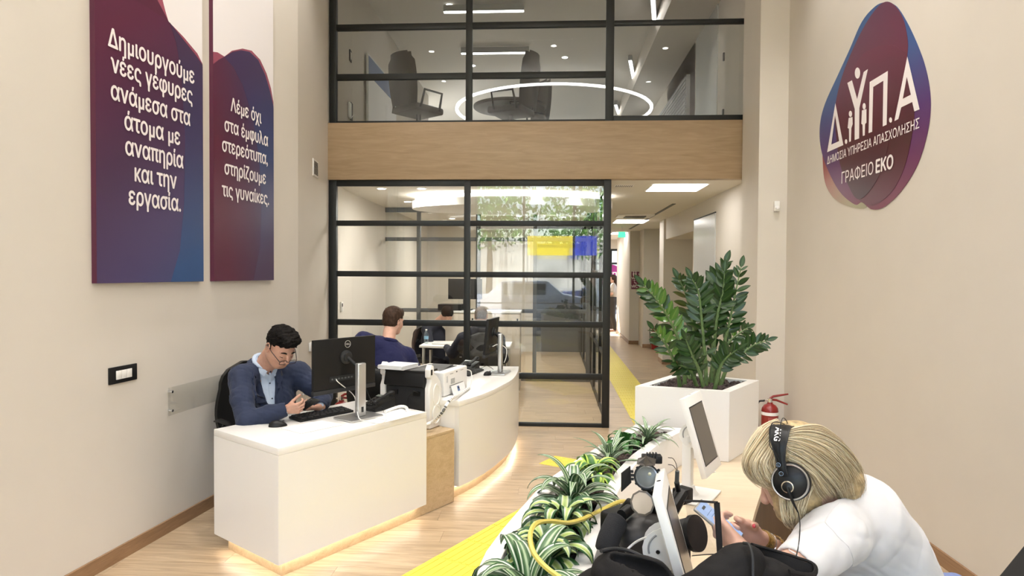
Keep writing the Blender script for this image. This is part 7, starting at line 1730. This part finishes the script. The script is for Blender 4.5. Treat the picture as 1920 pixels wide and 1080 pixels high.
part(MB().lathe([(.029, 0), (.033, .0), (.034, .004), (.029, .005), (.029, 0)], dc, 10, DM, cap=False), 'diffuser_frame', mat('smoky_plastic', (.14, .12, .10), .3), vl); part(MB().lathe([(.0292, .001), (.0292, .004), (.001, .006)], dc, 28, DM), 'diffuser_disc', mat('cream_diffuser', (.62, .52, .42), .5), vl, smooth=True)
part(MB().cyl(atD(1210, 918, 1.83), atD(1211, 928, 1.83), .008, 10), 'diffuser_hinge', BPLAST, vl); part(MB().tube([lc-ln*.03, atD(1222, 930, 1.90), atD(1226, 965, 1.93)], [.014, .014, .02], 10), 'lamp_arm', BPLAST, vl, smooth=True)
part(MB().box(atD(1280, 928, 2.05), (.045, .05, .045), VM), 'battery_pack', BPLAST, vc, bevel=.005); part(MB().cyl(atD(1270, 883, 1.98), atD(1269, 905, 1.99), .0065, 12), 'plug', GREYM, vc, smooth=True); part(MB().cyl(atD(1269, 905, 1.99), atD(1272, 922, 2.02), .008, 12), 'plug_sleeve', BPLAST, vc, smooth=True)
part(MB().tube([atD(1278, 925, 2.03), atD(1262, 950, 1.98), atD(1245, 985, 1.96)], [.02, .024, .02], 8), 'side_arm', BPLAST, vc, smooth=True)
for a_, b_ in ((858, 868), (871, 878)): cable([atD(1253, a_, 1.86), atD(1262, a_+2, 1.88), atD(1268, b_+3, 1.93), atD(1270, 884, 1.98)], .0011, BPLAST, 'thin black lamp wire arching %s behind the near tablet' % ('above' if a_ < 860 else 'lower'))
cable([atD(1172, 1034, 1.8), atD(1190, 1018, 1.8), atD(1208, 1009, 1.78), atD(1226, 1007, 1.76)], .0032, WHITE2, 'short white cable running to the near tablet bracket')
# clear map window of the bag
fw = thing('clear_window_flap', 'clear plastic window flap with a black fabric border in front of the hands', 'bag flap', atD(1318, 990, 1.70))
cs_ = [atD(1284, 939, 1.76), atD(1344, 942, 1.70), atD(1350, 1039, 1.64), atD(1298, 1042, 1.70)]
for (a, b__), w_ in zip(((0, 1), (1, 2), (2, 3)), (.0075, .0075, .0035)): part(MB().tube([cs_[a], cs_[a].lerp(cs_[b__], .5)+Vector((0, 0, .001)), cs_[b__]], w_, 8, flat=.3), 'fabric_border', FAB, fw, smooth=True)
part(MB().add(cs_+[p+Vector((.001, .002, 0)) for p in cs_], [(0, 1, 2, 3), (7, 6, 5, 4)]), 'clear_sheet', VINYL, fw)
# the bag itself: two soft black shells
bg_ = thing('camera_bag', 'open black nylon camera bag along the bottom edge of the picture', 'bag', atD(1260, 1300, 1.5))
def soft(name, pts, rs, cut=None, seed=1, amp=.006, parent=bg_, h=.005, mm=FAB, kk=.05):
    q = Body().group(kk, .03); q.path(pts, rs); w = wrinkle(amp, 26, seed, sharp=2); q.disp = lambda P: w(P)
    for c in (cut or []): q.sub('c', *c, k=.008)
    return mesh_body(q, name, mm, parent, h)
soft('left_pouch', [atD(1150, 1080, 1.50), atD(1210, 1108, 1.47), atD(1250, 1135, 1.46)], [.050, .058, .045], [(atD(1160, 1052, 1.49), atD(1235, 1090, 1.44), .020, .034)], 3)
soft('lower_pouch', [atD(1140, 1150, 1.52), atD(1250, 1190, 1.5)], [.10, .12], None, 6, h=.008)
rim = smooth_path([atD(1127, 1033, 1.50), atD(1150, 1029, 1.54), atD(1180, 1033, 1.55), atD(1215, 1050, 1.53), atD(1252, 1076, 1.48)], 5)
part(MB().tube(rim, .0045, 8), 'piping', BPLAST2, bg_, smooth=True)
soft('shoulder_flap', [atD(1295, 1108, 1.52), atD(1345, 1096, 1.52), atD(1385, 1066, 1.54), atD(1400, 1056, 1.55)], [.033, .040, .040, .036], None, 9)
soft('main_pocket', [atD(1415, 1072, 1.55), atD(1450, 1090, 1.56), atD(1500, 1102, 1.56)], [.040, .036, .028], [(atD(1450, 1050, 1.53), atD(1510, 1072, 1.50), .018, .016)], 12)
soft('bag_body', [atD(1290, 1225, 1.52), atD(1400, 1215, 1.54), atD(1480, 1215, 1.56)], [.12, .13, .11], None, 14, h=.008)
P = smooth_path([atD(1394, 1018, 1.53), atD(1405, 1022, 1.51), atD(1411, 1045, 1.49), atD(1412, 1085, 1.47)], 5); part(MB().tube(P, .0035, 8), 'piping', BPLAST2, bg_, smooth=True)
P = smooth_path([atD(1410, 1021, 1.58), atD(1450, 1032, 1.60), atD(1490, 1044, 1.60), atD(1526, 1058, 1.58), atD(1524, 1078, 1.55), atD(1480, 1072, 1.52)], 5); part(MB().tube(P, .006, 8, flat=.6), 'rim_binding', FAB, bg_, smooth=True)
rows = [[a.lerp(b_, k/4) for k in range(5)] for a, b_ in zip(smooth_path([atD(1410, 1022, 1.58), atD(1450, 1033, 1.60), atD(1526, 1059, 1.58)], 5), smooth_path([atD(1412, 1075, 1.56), atD(1450, 1095, 1.57), atD(1524, 1100, 1.56)], 5))]
mb = MB(); mb.grid(rows); mb.grid([[p+Vector((0, .004, -.002)) for p in r][::-1] for r in rows]); part(mb, 'rear_panel', FAB, bg_, smooth=True)

# ================================================================== STREET OUTSIDE, SEEN ONLY AS REFLECTION
LEAFG = mat('street_leaves', (.16, .36, .06), .6, var=.5, vscale=3); BARK = mat('bark', (.12, .08, .05), .9)
def tree(x, y, h, r, seed, label, n=2600):
    rr = random.Random(seed); t = thing('street_tree', label, 'tree', (x, y, -.02), 'street trees')
    part(MB().tube([(x, y, -.02), (x+.05, y, h*.4), (x, y+.05, h*.75)], [.16, .12, .05], 10), 'trunk', BARK, t, smooth=True); mb = MB()
    for _ in range(n):
        a, b__, c = rr.gauss(0, 1), rr.gauss(0, 1), rr.gauss(0, 1); L = math.sqrt(a*a+b__*b__+c*c); q = r*rr.random()**.4; p = Vector((x+a/L*q, y+b__/L*q, h*.78+c/L*q*.8)); E = Euler((rr.random()*6, rr.random()*6, rr.random()*6)).to_matrix(); s = rr.uniform(.06, .14)
        mb.add([p+E @ Vector(v)*s for v in ((-1, 0, 0), (0, -.5, .1), (1, 0, 0), (0, .5, .1))], [(0, 1, 2, 3)])
    o = part(mb, 'foliage', LEAFG, t); o['kind'] = 'stuff'
tree(1.6, -11.5, 5.2, 2.3, 1, 'leafy street tree right of the car in the street')
tree(-2.6, -12.5, 5.6, 2.2, 2, 'leafy street tree left of the car in the street')
def car(x, y, label, m):
    t = thing('car', label, 'car', (x, y, -.02)); prof = [(-2.1, .25), (-2.1, .75), (-1.95, .95), (-1.2, 1.0), (-.75, 1.42), (.75, 1.45), (1.25, 1.02), (2.0, .88), (2.15, .6), (2.15, .25)]
    part(MB().prism([(x+a, z) for a, z in prof], -y-.85, -y+.85, axis='y'), 'body', m, t, bevel=.03)
    for s in (-1, 1):
        for a, b__ in ((-.68, -.05), (.03, .70)): part(MB().b2((x+a, y+s*.855, 1.0), (x+b__, y+s*.86, 1.36)), 'side_window', mat('phone_glass', (.04, .04, .045), .08), t)
        for wx in (-1.35, 1.35): part(MB().cyl((x+wx, y+s*.70, .30), (x+wx, y+s*.87, .30), .32, 24), 'wheel', BPLAST, t, smooth=True); part(MB().cyl((x+wx, y+s*.86, .30), (x+wx, y+s*.88, .30), .2, 20), 'hubcap', ALU, t, smooth=True)
        part(MB().b2((x-2.0, y+s*.856, .72), (x+2.05, y+s*.864, .75)), 'side_trim', CHROME, t)
car(-.9, -7.6, 'white car parked in the street mirrored in the glass', mat('car_white', (.75, .76, .8), .25, coat=.6)); car(2.4, -13.6, 'dark blue car passing farther out in the street', mat('car_blue', (.05, .07, .2), .25, coat=.6))
bn = thing('street_banner', 'yellow and blue street banner mirrored in the glass partition', 'banner', (0, -9.4, 0)); X0, X1 = -.9, 1.6
part(MB().b2((X0, -9.42, 2.35), (.75, -9.4, 3.05)), 'yellow_panel', mat('banner_yellow', (.95, .75, .05), .5), bn); part(MB().b2((.751, -9.42, 2.35), (X1, -9.4, 3.05)), 'blue_panel', mat('banner_blue', (.05, .08, .55), .5), bn)
for x in (X0, X1): part(MB().cyl((x, -9.44, -.02), (x, -9.44, 3.1), .035, 10), 'pole', ALU, bn)
struct(MB().b2((-20, -24, 0), (20, -23, 3.6)), 'wall_street', MATS['street_facade'])
